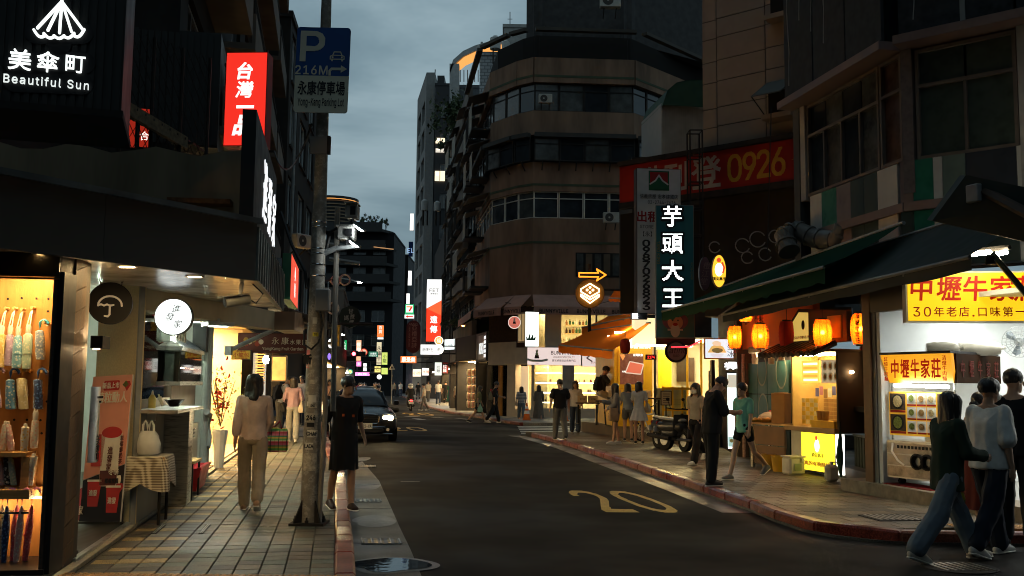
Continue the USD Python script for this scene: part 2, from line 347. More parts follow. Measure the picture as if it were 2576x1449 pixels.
for j in range(103):
 for i in range(12):
  s0=(j+.5)*TD+.008*math.sin(j*7.1);c=base+dirL*s0-nL*((i+.5)*TW)
  xk=lk(c[1])-.17;xf=lf(c[1])
  if c[0]-TW/2<xf+.09 or c[0]+TW/2>xk+.012:continue
  rnd=RNG.random();band=(xf+.2<c[0]<xf+.8)
  if band and(j//1)%3==0 and RNG.random()<.93:k=4
  elif band:k=1 if RNG.random()<.6 else 0
  else:k=int(RNG.choice([0,0,0,2,2,1,3]))
  if 12<j<17 and 8>i>5:k=1
  mesh=paver(c[0],c[1],TW-(.01 if i%2==0 else .006),TD-.009,rzL)
  if singles<285:
   Pt(sl,'paving_tile',mesh,TY if k==4 else TG[k]);singles+=1
  else:rest[k].add(*mesh)
for k,b in rest.items():
 if b.n:Pt(sl,'far_paving_tiles',b,TY if k==4 else TG[k],kind='stuff')
for q in range(11):
 c=V(-3.3+q*.2,7.72+0.*q);b=MB();b.box((c[0],c[1],SW-.018),(.194,.194,.05),0,bev=.005)
 for a in range(4):
  for e in range(4):b.lathe([(.022,0),(.018,.006),(0.,.007)],(c[0]-.0735+a*.049,c[1]-.0735+e*.049,SW+.006),6)
 Pt(sl,'tactile_tile',b,TACT)
Pt(sl,'edging_strip',strip_slab(Polygon([(lf(5),5),(lf(5)+.085,5),(lf(28)+.085,28),(lf(28),28)]),SW-.03,SW+.004),M('worn_concrete_edge',(.28,.25,.19),var=.4,scale=12,bump=.5))
b=MB();q0,q1=V(lf(8.3)-.02,8.3),V(lf(10.6)-.02,10.6);b.hexa([(*q0,SW+.03),(*(q0+[.05,0]),SW+.03),(*(q1+[.05,0]),SW+.03),(*q1,SW+.03)],V(0,0,.03));Pt(sl,'metal_threshold',b,STEEL)
for(x,y)in((400,1332),(515,1332),(605,1155)):
 c=Gd(x,y,SW);d=Th('slot_drain',{400:'narrow slotted drain cover at the left edge of the dark square in the pavement',515:'narrow slotted drain cover at the right edge of the dark square in the pavement',605:'small slotted drain cover farther up the left pavement'}[x],'drain',c)
 b=MB();b.box((c[0],c[1],SW+.003),(.045,.62,.008),rzL);Pt(d,'frame',b,DARKM)
 for o in(-.009,.009):
  b=MB();b.box((c[0]+o,c[1],SW+.009),(.006,.6,.004),rzL);Pt(d,'bar',b,STEEL)
REDK=layered('red_kerb_paint',(.085,.013,.008),(.21,.038,.022),6,(.18,.5),.3,60)
REDW=layered('worn_red_kerb_paint',(.1,.022,.012),(.22,.07,.04),9,(.18,.5),.3,60)
GREYK=layered('bare_kerb_stone',(.13,.12,.11),(.24,.22,.2),6,(.3,.7),.3,60)
def kerb(name,pts,width,side,y_limit,far_mat):
 root=solo(name,strip_slab(LineString(pts).buffer(.01,cap_style=2),-.06,SW-.1),GROUT,kind='structure')
 line=LineString(pts);n=int(line.length/1.);far=MB()
 for k in range(n):
  a,c=V(*line.interpolate(k+.006).coords[0]),V(*line.interpolate(k+.994).coords[0]);d=c-a;L=np.linalg.norm(d);d/=L
  nn=V(-d[1],d[0])*side;mid=(a+c)/2+nn*width/2;rz=math.atan2(d[1],d[0])
  bb=MB();bb.box((mid[0],mid[1],SW/2+.003-.03),(L,width,SW+.064),rz,bev=.022)
  if min(a[1],c[1])<y_limit:Pt(root,'kerb_stone',bb,[REDK,REDK,REDW][k%3],smooth=25)
  else:far.add(*bb.get())
 if far.n:Pt(root,'far_kerb_stones',far,far_mat,kind='stuff')
kerb('left_kerb',LKO,.17,1,30,REDK)
kerb('right_kerb',RKO,.17,-1,40,REDW)
kerb('far_right_kerb',RKF,.17,-1,60,REDW)
GO=[(x+.56,y)for x,y in LKO if y<=30.]
gut=solo('gutter',ribbon([(x,y)for x,y in LKO if y<=30.][::-1],GO[::-1],.004),CONC,kind='structure')
for yj in(8.9,10.25,13.,16,19.5,23):
 b=MB();b.box((lk(yj)+.28,yj,.0055),(.54,.018,.004),rzL*.4);Pt(gut,'joint',b,GROUT)
solo('right_gutter',ribbon([(x-.03,y)for x,y in RKO[9:]],[(x-.42,y)for x,y in RKO[9:]],.004),layered('damp_gutter',(.05,.05,.048),(.11,.105,.1),2.5,(.22,.6),.3,90),kind='structure')
WATER=RAW('puddle_water',{'p':('principled_bsdf',{'base_color':(.012,.013,.014),'roughness':.03,'specular_ior_level':.8}),'g':('geometry',{}),'n':('noise_texture',{'scale':9.}),'b':('bump',{'strength':.06,'distance':.01})},[('g.position','n.vector'),('n.fac','b.height'),('b.normal','p.normal')],'p.BSDF')
WETC=layered('wet_concrete',(.05,.048,.044),(.1,.095,.085),9,(.14,.5),.4,50,.4)
for i,(x,y,r,sx,sy,wet)in enumerate([(966,1424,.4,.85,.8,1),(925,1312,.26,.6,1.6,0),(922,1225,.2,.65,2.,0),(896,1160,.16,.6,3.2,0)]):
 c=Gd(x,y,.006);sh=blob(56,r,.8,i+23,sx,sy);clip=Polygon([(lk(y2)+.004-c[0],y2-c[1])for y2 in(6,30)]+[(9,30),(9,0)])
 damp=solo('damp_patch',MB().poly(sh.buffer(.07).intersection(clip),V(c[0],c[1],.008),V(1,0,0),V(0,1,0),V(0,0,1)),WETC,kind='structure')
 if wet:solo('puddle',MB().poly((sh if wet else sh.buffer(-.05)).intersection(clip),V(c[0]-(0 if wet else .03),c[1],.012),V(1,0,0),V(0,1,0),V(0,0,1)),WATER,kind='structure')
GR=M('worn_grate_steel',(.3,.28,.25),ro=.35,metal=.8,var=.3)
for x,y,w,dp,lab in[(958,1364,.4,.33,'steel drain grate nearest the front, in the left gutter'),(926,1261,.36,.3,'steel drain grate in the left gutter beside the feet of the woman in black'),(923,1174,.34,.4,'small steel drain grate in the left gutter in front of the car')]:
 c=Gd(x,y,0);T=Th('drain_grate',lab,'drain grate',(c[0],c[1],.004))
 b=MB();b.box((c[0],c[1],.007),(w,dp,.004),rzL);Pt(T,'pit',b,BLACK)
 for k in range(5):
  b=MB();o=(k-2)*w/4.2;b.box((c[0]+o,c[1],.014),(.012,dp,.012),rzL);Pt(T,'cross_bar',b,GR)
 b=MB()
 for k in range(12):
  yy=(k-5.5)*dp/12;b.tube([(c[0]-w/2+m*w/12-yy*math.sin(rzL),c[1]+yy+.006*(-1)**m,.013)for m in range(13)],.005,4)
 Pt(T,'wavy_bars',b,GR)
RKI=[]
l_in=LineString(RKO).parallel_offset(.17,'right');RKI=list(l_in.coords)
if RKI[0][1]>RKI[-1][1]:RKI=RKI[::-1]
bed_r=Polygon(RKI+[(6.,32.2),(14,32.2),(14,10.1)]).buffer(0)
sr=solo('right_pavement',strip_slab(bed_r,-.05,SW-.035),GROUT,kind='structure')
TR=[paving_mat('dim_paver',(.115,.082,.046)),paving_mat('dim_dark_paver',(.08,.058,.034)),paving_mat('dim_light_paver',(.15,.11,.064))]
dirR=V(-.155,1)/np.linalg.norm([.155,1]);nR=V(dirR[1],-dirR[0]);rzR=math.atan2(-dirR[0],dirR[1]);cnt=0;restR=MB();safe=bed_r.buffer(-.004)
for j in range(76):
 for i in range(-1,34):
  c=V(3.15,10.75)+dirR*(j*.29)+nR*(i*.29+(.145 if j%2 else 0)+0.)
  if c[0]>12 or c[0]>7.2+(0 if c[1]>12.3 else 6)or(c[1]>19 and c[0]>5.6):continue
  sq=Polygon([(c+dirR*a+nR*e)for a,e in((-.142,-.142),(-.142,.142),(.142,.142),(.142,-.142))]);cut=sq.intersection(safe)
  if cut.area<.01:continue
  mesh=paver(c[0],c[1],.284,.284,rzR)if cut.area>sq.area*.99 else strip_slab(cut,SW-.05,SW)
  if cnt<290:Pt(sr,'paving_tile',mesh,TR[int(RNG.integers(0,3))]);cnt+=1
  else:restR.add(*mesh)
Pt(sr,'far_paving_tiles',restR,TR[0],kind='stuff')
for q in range(8):
 c=V(4.9+q*.29,10.95-q*.02);b=MB();b.box((c[0],c[1],SW-.014),(.28,.28,.05),0,bev=.005)
 for a in range(5):
  for e in range(5):b.lathe([(.02,0),(.016,.006),(0.,.007)],(c[0]-.11+a*.055,c[1]-.11+e*.055,SW+.01),6)
 Pt(sr,'tactile_tile',b,TACT)
far_r=Polygon([(x+.17,y)for x,y in RKF]+[(30,200),(30,39.8)]).buffer(0)
solo('far_right_pavement',strip_slab(far_r,-.05,SW),PAVE,kind='structure')
for c,lab in((V(4.35,11.6),'square cover set in the right pavement near the corner'),(V(4.05,9.2),'round cover in the road under the walking group')):
 T=Th('manhole_cover',lab,'manhole cover',(*c,SW if c[1]>10 else 0));z=(SW+.004)if c[1]>10 else .006
 b=MB();(b.box((*c,z),(.55,.5,.012),rzR)if c[1]>10 else b.lathe([(.33,z-.006),(.33,z+.004),(0,z+.005)],(*c,0),24));Pt(T,'plate',b,DARKM)
 b=MB()
 for k in range(-3,4):b.box((c[0]+k*.07,c[1],z+.008),(.02,.4,.005),rzR)
 Pt(T,'ribs',b,GR)
YEL=layered('yellow_road_paint',(.4,.24,.045),(.62,.38,.08),7,(.45,.7),.4,120)
WHT=layered('white_road_paint',(.32,.32,.3),(.55,.54,.5),5,(.45,.7),.4,120)
def ground_mark(name,sh,O,X,Y,z,m):
 return solo(name,MB().poly(sh,V(O[0],O[1],z),V(*X,0),V(*Y,0),V(0,0,1)),m,kind='structure')
def ground_text(txt,c,w,h,X,Y):
 sh=Lt(txt,1.,bold=.006,gap=.02);bb=sh.bounds;sh=Af.scale(sh,w/(bb[2]-bb[0]),h/(bb[3]-bb[1]),origin=(0,0));return ground_mark('speed_marking',sh,c,X,Y,.004,YEL)
dY=V(-.165,1)/np.linalg.norm([.165,1])
ground_text('20',Gd(1560,1260),1.05,2.6,V(1,.02),dY)
ground_text('20',Gd(1022,1079),1.3,3.2,V(1,.02),V(-.22,.975))
ground_text('20',Gd(1052,1042),1.4,4.,V(1,.02),V(-.22,.975))
for k in range(8):
 y=33.2+k*1.35;x0=.45-(k*.02);b=MB();O=V(x0+.1,y)
 ground_mark('crossing_stripe',sbox(0,0,4.2,.62),(O[0]-.2,y),V(1,.05),V(0,1),.004,WHT)
for(xa,ya,xb,yb)in((1023,1047,1050,1049),(1044,1053,1064,1056),(1088,1050,1114,1051),(1150,1053,1182,1055),(1008,1211,1056,1212)):
 a,c=Gd(xa,ya),Gd(xb,yb);w=.35 if ya<1100 else .045;X=(c-a)[:2];L=np.linalg.norm(X);X/=L
 ground_mark('lane_dash',sbox(0,-w/2,L,w/2),a,X,V(-X[1],X[0]),.004,WHT)
0 and ground_mark('asphalt_patch',blob(30,.55,.5,11,.5,2.6),Gd(1500,1340),V(1,0),V(-.17,1),.003,layered('worn_asphalt',(.055,.052,.05),(.09,.085,.08),14,(.5,.8),.5,160))
ground_mark('asphalt_patch',sbox(-.55,-5,.55,6),V(-.4,20),V(1,0),dY,.003,layered('newer_asphalt',(.008,.0075,.007),(.018,.016,.0145),3,(.6,.85),.6,130,.06))
# LEFT SIDE OF THE STREET
LF0,LF1=V(lf(8),8),V(lf(38),38)
def facade_building(name,label,A,B,z0,z1,mat,win_rows,bay,win=(1.5,1.3),depth=8.,lit=(),roof=True,cat='building',frame=GREYM,pane=PANE,sill=True,seed=1,back=None,group=None,u_off=0.,band=None,t=.3,parapet=0.):
 "block whose street wall runs A..B (plan), with windows, sills and panes; win_rows: sill heights"
 pl=Plan(A,B);g=np.random.default_rng(seed);T=Th(name,label,cat,(*((pl.A+pl.B)/2),0),group=group)
 n=max(int(pl.L/bay),1);m0=(pl.L-n*bay)/2+u_off;holes=[]
 for r in win_rows:
  for k in range(n):
   u=m0+(k+.5)*bay;holes.append((u-win[0]/2,u+win[0]/2,r,r+win[1]))
 b=MB();b.add(*wall(A,B,z0,z1,holes,t))
 for q,(p0,p1)in enumerate(((pl.A,None),(pl.B,None))):
  i=pl.p(0 if q==0 else pl.L,0,-t);o=i-pl.N*depth
  if q==0:b.hexa([(*o[:2],z0),(*i[:2],z0),(*i[:2],z1),(*o[:2],z1)],pl.X*-.2)
  else:b.hexa([(*i[:2],z0),(*o[:2],z0),(*o[:2],z1),(*i[:2],z1)],pl.X*.2)
 wl=Pt(T,'wall',b,mat)
 if roof:
  Pt(T,'roof',MB().hexa([pl.p(-.08,z1+.02,.08),pl.p(pl.L+.08,z1+.02,.08),pl.p(pl.L+.08,z1+.02,-depth),pl.p(-.08,z1+.02,-depth)],V(0,0,.25)),mat)
 for i,h in enumerate(holes):
  fb=MB();e=.06
  for(a0,a1,c0,c1)in((h[0],h[1],h[2],h[2]+e),(h[0],h[1],h[3]-e,h[3]),(h[0],h[0]+e,h[2]+e,h[3]-e),(h[1]-e,h[1],h[2]+e,h[3]-e),((h[0]+h[1])/2-.025,(h[0]+h[1])/2+.025,h[2]+e,h[3]-e)):
   pl.Sl(fb,a0,a1,c0,c1,n=-.1,t=.06)
  w=Pt(T,'window',fb,frame)
  pb=MB();pl.Sl(pb,h[0]+.02,h[1]-.02,h[2]+.02,h[3]-.02,n=-.145,t=.02);Pt(w,'pane',pb,LITW[i%len(LITW)]if i in lit else(pane if g.random()<.7 else PANE2))
  if sill:
   pb=MB();pl.Sl(pb,h[0]-.08,h[1]+.08,h[2]-.09,h[2]-.004,n=.07,t=.15);Pt(w,'sill',pb,mat)
 return T,pl
LITW=[E('lit_window',(1,.82,.55),1.4),E('lit_window_pale',(1,.9,.75),.8)]
DARKWALL=M('dark_plaster',(.032,.028,.025),ro=.8,var=.45,scale=1.2,bump=.3)
GREYWALL=M('stained_grey_wall',(.13,.108,.09),ro=.85,var=.35,scale=1.,stretch=(1,1,.25),bump=.3)
BEIGEWALL=M('stained_beige_render',(.19,.115,.075),ro=.85,var=.45,scale=.9,stretch=(1.2,1.2,.3),bump=.3)
TA,pa=facade_building('corner_building','dark narrow building with projecting balconies rising behind the red vertical sign on the left',(lf(15.5)-.55,15.5),(lf(37)-.8,37),3.6,26,DARKWALL,(6.5,9.7,12.9,16.1,19.3),3.6,(2.2,1.7),seed=2)
for r in(5.6,8.8,12.,15.2,18.4,21.6):
 for k in range(4):
  u=.3+k*5.3;b=MB();pa.Sl(b,u,u+4.4,r,r+.14,n=.75,t=.748);pa.Sl(b,u,u+4.4,r+.142,r+.8,n=.75,t=.08)
  bal=Pt(TA,'balcony',b,GREYWALL);b=MB()
  for q in range(24):pa.Sl(b,u+.06+q*.18,u+.09+q*.18,r+.81,r+1.15,n=.72,t=.03)
  pa.Sl(b,u,u+4.4,r+1.152,r+1.19,n=.73,t=.05);Pt(bal,'railing',b,DARKM)
TB,pb_=facade_building('plain_building','plain dark building with pale vertical window frames beside the parking sign pole',(lf(38.3),38.3),(lk(52)-2.3,52),0,16.2,DARKWALL,(4.6,7.8,11.,13.6),3.4,(2.4,2.),frame=M('pale_frame',(.4,.42,.42),ro=.5),seed=4)
b=MB();b.tube([pb_.p(1.2,3,.12),pb_.p(1.2,15.5,.12)],.07);Pt(TB,'downpipe',b,GREYM)
TC,pc_=facade_building('street_building','low dark building beyond the plain one on the left side of the street',(lk(53)-2.2,53),(lk(82)-2.2,82),3.2,6.6,DARKWALL,(4.4,),3.3,(2.,1.6),seed=5,lit=(3,))
TC2,_=facade_building('street_building','farthest dark building seen on the left side of the street',(lk(83)-2.4,83),(lk(124)-2.4,124),3.2,9.5,GREYWALL,(4.4,7),3.6,(2.2,1.6),seed=6,lit=(5,8,13))
for nm_,lab_,x0_,x1_,y0_,y1_,z1_ in(('backdrop_building','tall dark building rising behind the wire fence at the left',-15,-6.6,8.5,15.3,25),('rear_building','unseen building added behind the viewer at left to cut sky light',-26,-7,-30,3,27),('rear_building','unseen building added behind the viewer at right to cut sky light',8,30,-30,2,27),('rear_building','unseen building added far behind the viewer to cut sky light',-30,30,-60,-45,22),('rear_building','unseen building added right of the viewer to cut sky light',16,40,3,18,25)):  # the rear blocks are unseen, added to keep sky light off the street
 T=Th(nm_,lab_,'building',((x0_+x1_)/2,(y0_+y1_)/2,0));z0_=4.6 if nm_[0]=='b' else 0
 Pt(T,'wall',MB().box(((x0_+x1_)/2,(y0_+y1_)/2,(z0_+z1_)/2),(x1_-x0_,y1_-y0_,z1_-z0_)),DARKWALL);Pt(T,'roof',MB().box(((x0_+x1_)/2,(y0_+y1_)/2,z1_+.15),(x1_-x0_+.4,y1_-y0_+.4,.29)),GREYWALL)
# single-storey shop row: canopy, parapet
CA,CB,CC=V(-5.,5.14,0),V(-2.41,9.34,0),V(-3.06,13.2,0)
FAS=M('grey_fascia_sheet',(.075,.068,.058),ro=.55,var=.1,scale=1.5);SOF=M('glossy_soffit',(.42,.38,.3),ro=.22,var=.12,scale=1.5)
zc0,zc1=2.55,3.11
cano=Th('shop_canopy','long plain grey fascia canopy with downlights jutting over the left pavement','canopy',(*CA[:2],zc0))
fp,fs=Plan(CA,CB),Plan(CB,CC)
for k in range(3):
 Pt(cano,'fascia_panel',fp.Sl(k*fp.L/3+.002,(k+1)*fp.L/3-.002,zc0,zc1,n=0.,t=.05),FAS)
b=MB();fs.Sl(b,.005,fs.L,zc0,zc1-.05,n=.02,t=.05)
for k in range(14):fs.Sl(b,.1+k*.3,.16+k*.3,zc0+.01,zc1-.06,n=.035,t=.03)
Pt(cano,'corrugated_side',b,M('corrugated_sheet',(.16,.18,.16),ro=.45,var=.3))
so_=[(*(CA[:2]+fp.N[:2]*-.06),zc0+.03),(*(CB[:2]+fp.N[:2]*-.06),zc0+.03),(CC[0]-.06,CC[1],zc0+.03),(lf(14)-.05,14.,2.72),(lf(6.5)-1.2,6.5,2.6)]
Pt(cano,'soffit',MB().add(so_,[[0,1,2],[0,2,3],[0,3,4]]),SOF)
Pt(cano,'roof_sheet',MB().hexa([(*(CA[:2]+fp.N[:2]*.08),zc1+.02),(*(CB[:2]+fp.N[:2]*.08),zc1+.02),(lf(13)-.4,12.3,zc1+.34),(lf(8)-2.6,8.4,zc1+.34)],V(0,0,.05)),M('weathered_metal_roof',(.1,.105,.1),ro=.5,var=.5,scale=2))
DL=E('downlight_lens',(1,.68,.3),420)
for i,(x,y)in enumerate(((70,652),(107,641),(320,672),(490,697))):
 c=Gd(x,y,zc0+.02);T=Th('downlight',['warm round downlight in the canopy soffit, farthest left and set back','warm round downlight in the canopy soffit second from the left, near the fascia','warm round downlight in the canopy soffit above the black umbrella disc','warm round downlight in the canopy soffit above the round white sign'][i],'downlight',c)
 Pt(T,'ring',MB().lathe([(.062,.03),(.085,.03),(.085,.018),(.062,.02)],(c[0],c[1],c[2]-.02),20),WHITEP)
 Pt(T,'lens',MB().lathe([(0.,.022),(.06,.022),(.06,.03),(0,.03)],(c[0],c[1],c[2]-.02),20),DL)
PARA=M('stained_parapet',(.22,.175,.115),ro=.85,var=.35,scale=1.2,stretch=(1.4,1.4,.25),bump=.25)
pp=Plan(W(-300,400,11.9),W(612,400,12.4))
T=Th('parapet_wall','stained beige concrete parapet wall above the grey canopy','wall',pp.p(pp.L/2,3.2))
b=MB()
for k in range(16):
 u0,u1=k*pp.L/16,(k+1)*pp.L/16;za,zb=(4.47+.05*math.sin(k*1.7),4.47+.05*math.sin((k+1)*1.7))
 b.hexa([pp.p(u0,3.25),pp.p(u1,3.25),pp.p(u1,zb),pp.p(u0,za)],pp.N*.16)
Pt(T,'wall',b,PARA)
Pt(T,'rusty_angle',pp.Sl(pp.L*.8,pp.L-.1,3.78,3.84,n=.25,t=.24),M('rust',(.16,.07,.03),ro=.8,var=.5,scale=20))
# metal-clad box with the neon umbrella sign
bx=Frame(W(-260,262,8.2),V(.93,.3,0)/np.linalg.norm([.93,.3]),2.05,2.2)
p1=PL(305,281,bx.O,bx.O+bx.X);bx.w=(p1-bx.O)@bx.X;bx.O[2]=p1[2]-0.
CLAD=M('black_ribbed_cladding',(.03,.03,.028),ro=.5,var=.3)
T=Th('metal_clad_box','black ribbed metal box at the top left carrying the white umbrella sign','sign box',bx.p(.5,0))
Pt(T,'box',bx.Sl(n=0,t=1.2),CLAD)
for k in range(24):
 Pt(T,'cladding_rib',bx.Sl((k+.15)/24,(k+.75)/24,0.,1,n=.018,t=.016),CLAD)
Pt(T,'bottom_rail',bx.Sl(-.01,1.01,-.03,0.,n=.04,t=1.25),DARKM)
NEON=E('white_led',(.93,1,.97),1.35)
def uv_on(f,x,y):w=PL(x,y,f.O,f.O+f.X);return((w-f.O)@f.X/f.w,(w[2]-f.O[2])/f.h)
def strokes(f,lines,r,n):
 b=MB()
 for ln in lines:
  sh=LineString([((uv_on(f,*q)[0])*f.w,uv_on(f,*q)[1]*f.h)for q in ln]).buffer(r);b.poly(sh,f.p(0,0,n),f.X,f.Z,f.N,.02)
 return b.get()
T=Th('umbrella_neon_sign','white lit umbrella emblem with three characters above Beautiful Sun','sign',bx.p(.7,.1))
Pt(T,'backing',strokes(bx,[[(150,-10),(150,112)],[(95,85),(205,85)],[(40,160),(210,160)],[(40,205),(205,212)]],.1,.025),BLACK)
top=(157,8)
rib=[[top,(96,74)],[top,(122,80)],[top,(151,86)],[top,(181,83)],[top,(209,78)],[(157,-30),top]]
sc=[]
for k in range(5):
 xa=87+k*25.2;sc+=[(xa+25.2*t,78+3*k*0.+[18,28,31,27,16][k]*.5+[8,7,7,7,9][k]*math.sin(math.pi*t)+(t-.5)*[16,8,0,-8,-16][k])for t in np.linspace(0,1,7)]
Pt(T,'emblem',strokes(bx,rib,.0115,.05),NEON);Pt(T,'emblem_hem',strokes(bx,[sc],.011,.05),NEON)
for ch,x,y,h in(('美',52,153,.235),('傘',122,159,.235),('町',191,165,.215)):
 u,v=uv_on(bx,x,y);Pt(T,'character',bx.shape(Lt(ch,h*.76,bold=.004),u,v,n=.05,t=.02),NEON)
u,v=uv_on(bx,119,209);sh=Lt('Beautiful Sun',.072,bold=0.,gap=.16);Pt(T,'lettering',bx.shape(Af.scale(sh,.68/(sh.bounds[2]-sh.bounds[0]),1,origin=(0,0)),u,v,n=.05,t=.02),E('white_led_soft',(.93,1,.97),.9))
# iron stair, wire fence and red glow behind the parapet
T=Th('iron_stair','dark iron stair with a rusty stringer slanting down behind the parapet','stair',W(400,330,13.5))
s0,s1=W(285,272,12.6),W(470,380,14.);Pt(T,'stringer',MB().hexa([s0,s1,s1+V(0,0,.17),s0+V(0,0,.17)],V(-.05,.12,0)),M('rusty_stringer',(.17,.12,.07),ro=.7,var=.5,scale=18))
for k in range(9):
 q=s0+(s1-s0)*(k+.5)/9;b=MB();b.box(q+V(0,.45,.1),(.24,.8,.03));Pt(T,'tread',b,DARKM)
T=Th('wire_fence','chain link fence on posts above the parapet at the left','fence',W(430,360,13))
q0,q1=W(215,372,12.5),W(520,372,14.2);pf=Plan(q0,q1);zf0,zf1=4.45,6.3
for k in range(5):Pt(T,'post',MB().tube([pf.p(pf.L*k/4,zf0),pf.p(pf.L*k/4,zf1)],.025,6),DARKM)
b=MB()
for k in range(-12,26):
 for sg in(1,-1):
  a0=V(k*.14,zf0);a1=V(k*.14+sg*(zf1-zf0)*.6,zf1);ln=LineString([a0,a1]).intersection(sbox(0,zf0,pf.L,zf1))
  if ln.is_empty or ln.length<.1:continue
  c=list(ln.coords);b.tube([pf.p(*c[0]),pf.p(*c[1])],.006,4,False)
Pt(T,'mesh',b,DARKM,kind='stuff')
T=Th('dark_shed','dark sheet metal shed on the roof behind the wire fence','shed',W(430,300,15))
f=fr(315,75,552,366,15.5,12);Pt(T,'wall',f.Sl(t=2.),CLAD)
for k in range(14):Pt(T,'wall_sheet',f.Sl((k+.1)/14,(k+.85)/14,.02,.98,n=.02,t=.018),CLAD)
REDL,REDT=E('red_backlit',(1,.035,.02),.95),E('red_dim_backlit',(1,.05,.02),.3)
WL=E('white_lettering_lit',(1,.96,.9),1.2)
for x0,y0,x1,y1,st in((302,278,342,372,''),(350,272,378,372,'合')):
 sign('roof_lantern_box','red lit box glimpsed through the wire fence, %s'%('the wider one without lettering' if not st else'the narrow one with a white character'),fr(x0,y0,x1,y1,14.6,8),REDT,t=.1,texts=[(st,.5,.3,.22,WL)]if st else[],cat='sign')
T=Th('red_railing','red painted metal railing of a stair high on the dark left building','railing',W(535,200,17.5))
RR=M('red_gloss_paint',(.5,.05,.03),ro=.3);r0,r1=W(521,135,17.2),W(549,245,18.6)
for k in range(4):o=V(0,0,-.26*k);Pt(T,'rail',MB().tube([r0+o,r1+o],.018,6),RR)
for k in range(5):q=r0+(r1-r0)*k/4;Pt(T,'post',MB().tube([q+V(0,0,.03),q+V(0,0,-.82)],.02,6),RR)
# signs over the canopy
WD=E('white_sign_letter',(1,.97,.93),1.2)
f=fr(565,131,670,367,15.2,-3)
sign('vertical_red_sign','tall red lit sign with white brush characters standing above the left shops',f,REDL,t=.28,edge=M('red_casing',(.28,.02,.015),ro=.5),texts=[('台',.47,.8,.17,WD,{'bold':.035,'slant':.15}),('灣',.47,.6,.17,WD,{'bold':.02,'slant':.15}),('一',.5,.415,.17,WD,{'bold':.05}),('品',.47,.22,.21,WD,{'bold':.04,'slant':.2})])
x0=PL(628,300,V(-3.02,11.5),V(-3.72,15.5));fb=Plan(V(-3.02,11.5),V(-3.72,15.5));zt,zb=fb.at(630,220)[1],fb.at(630,540)[1]
f=Frame(fb.p(0,zb),fb.X,fb.L,zt-zb);f.N=fb.N
if np.cross(f.X,f.Z)@fb.N<0:f.N=fb.N
T=Th('black_board_sign','long black signboard with white lit brush characters running along the left shop roofs','sign',f.p(.5,0))
Pt(T,'board',f.Sl(n=0,t=.16),BLACK)
for k,ch in enumerate('進發家'):
 Pt(T,'character',f.shape(Af.scale(Lt(ch,.8,slant=.12),.9,1,origin=(0,0)),(.42+k*.235),.5-k*.03,n=.012,t=.01),E('white_board_character',(.95,.98,1),1.15))
fb2=Plan(V(-3.6,16.2),V(-3.95,18.4));zt,zb=fb2.at(692,545)[1],fb2.at(692,700)[1]
f=Frame(fb2.p(0,zb),fb2.X,fb2.L,zt-zb);f.N=fb2.N
sign('small_red_sign','narrow red lit sign with white strokes just right of the black signboard',f,E('red_backlit_small',(1,.1,.05),.9),t=.14,edge=M('green_edge',(.05,.16,.09)),texts=[('小',.5,.7,.3,WD,{'bold':.03}),('館',.5,.33,.3,WD,{'bold':.02})])
# umbrella shop: framed window, pegboard, pillar
P0,P1=Gd(112,1449,SW),Gd(192,1410,SW)
WOOD=M('dark_plank_cladding',(.085,.052,.028),ro=.55,var=.45,scale=3,stretch=(6,6,.8),bump=.3)
shop=Th('umbrella_shop','small shop with a lit umbrella window and a plank-clad pillar at the left edge','shop',(P0[0],P0[1],SW))
T_=Plan(P0,P1);zt=2.66
Pt(shop,'pillar',T_.Sl(0.,T_.L,SW,zt,n=0,t=.05),M('dark_speckled_pillar',(.055,.046,.036),ro=.55,var=.4,scale=40,bump=.2))
for k in range(17):
 zc=.1+k*.17;lo,hi=max(zc,SW+.01),zc+.165;u0,u1=T_.L*.42,T_.L*.8;s_=.07
 Pt(shop,'plank',MB().hexa([T_.p(u0,lo,.018),T_.p(u1,lo+s_,.018),T_.p(u1,min(hi+s_,zt),.018),T_.p(u0,min(hi,zt),.018)],T_.N*.016),WOOD)
Pt(shop,'window_jamb',T_.Sl(0.,T_.L*.4,SW,2.44,n=.03,t=.05),BLACK)
wf=Plan(P0[:2]-V(1.5,.2),P0[:2]-V(.004,0))
Pt(shop,'window_head',wf.Sl(0,wf.L,2.395,2.68,n=.03,t=.2),M('dark_bronze',(.035,.028,.02),ro=.4))
Pt(shop,'window_trim',wf.Sl(0,wf.L,2.375,2.39,n=.02,t=.03),M('brass_trim',(.3,.2,.09),ro=.35,metal=.6))
Pt(shop,'window_base',wf.Sl(0,wf.L,SW,SW+.05,n=.03,t=.9),BLACK)
PEG=M('pegboard_wood',(.44,.2,.06),ro=.45,var=.16,scale=3,stretch=(7,7,.6),bump=.1)
pg=Plan(P0[:2]+V(-1.6,.4),P0[:2]+V(-.1,.6))
Pt(shop,'pegboard',pg.Sl(0,pg.L,SW,2.66,n=0,t=.04),PEG)
Pt(shop,'side_panel',MB().hexa([pg.p(pg.L,SW,0),pg.p(pg.L,SW,.5),pg.p(pg.L,2.66,.5),pg.p(pg.L,2.66,0)],V(-.02,0,0)),PEG)
def hole(x,y):return pg.at(x,y)
for(x,y)in((55,750),(92,751),(122,752),(121,783),(68,1056),(102,1057),(70,1090),(36,1056),(20,752),(118,1010),(105,1090)):
 u,z=hole(x,y);Pt(shop,'peg_hole',MB().disc(pg.p(u,z,.003),.01,pg.X,pg.Z,pg.N,.002,10),BLACK)
EW=E('shop_strip_light',(1,.66,.28),40)
Pt(shop,'strip_light',wf.Sl(.1,wf.L-.06,2.4,2.42,n=-.22,t=.05),EW)
SHW=M('pale_shelf_wood',(.55,.33,.13),ro=.5,var=.2,scale=3,stretch=(1,1,8))
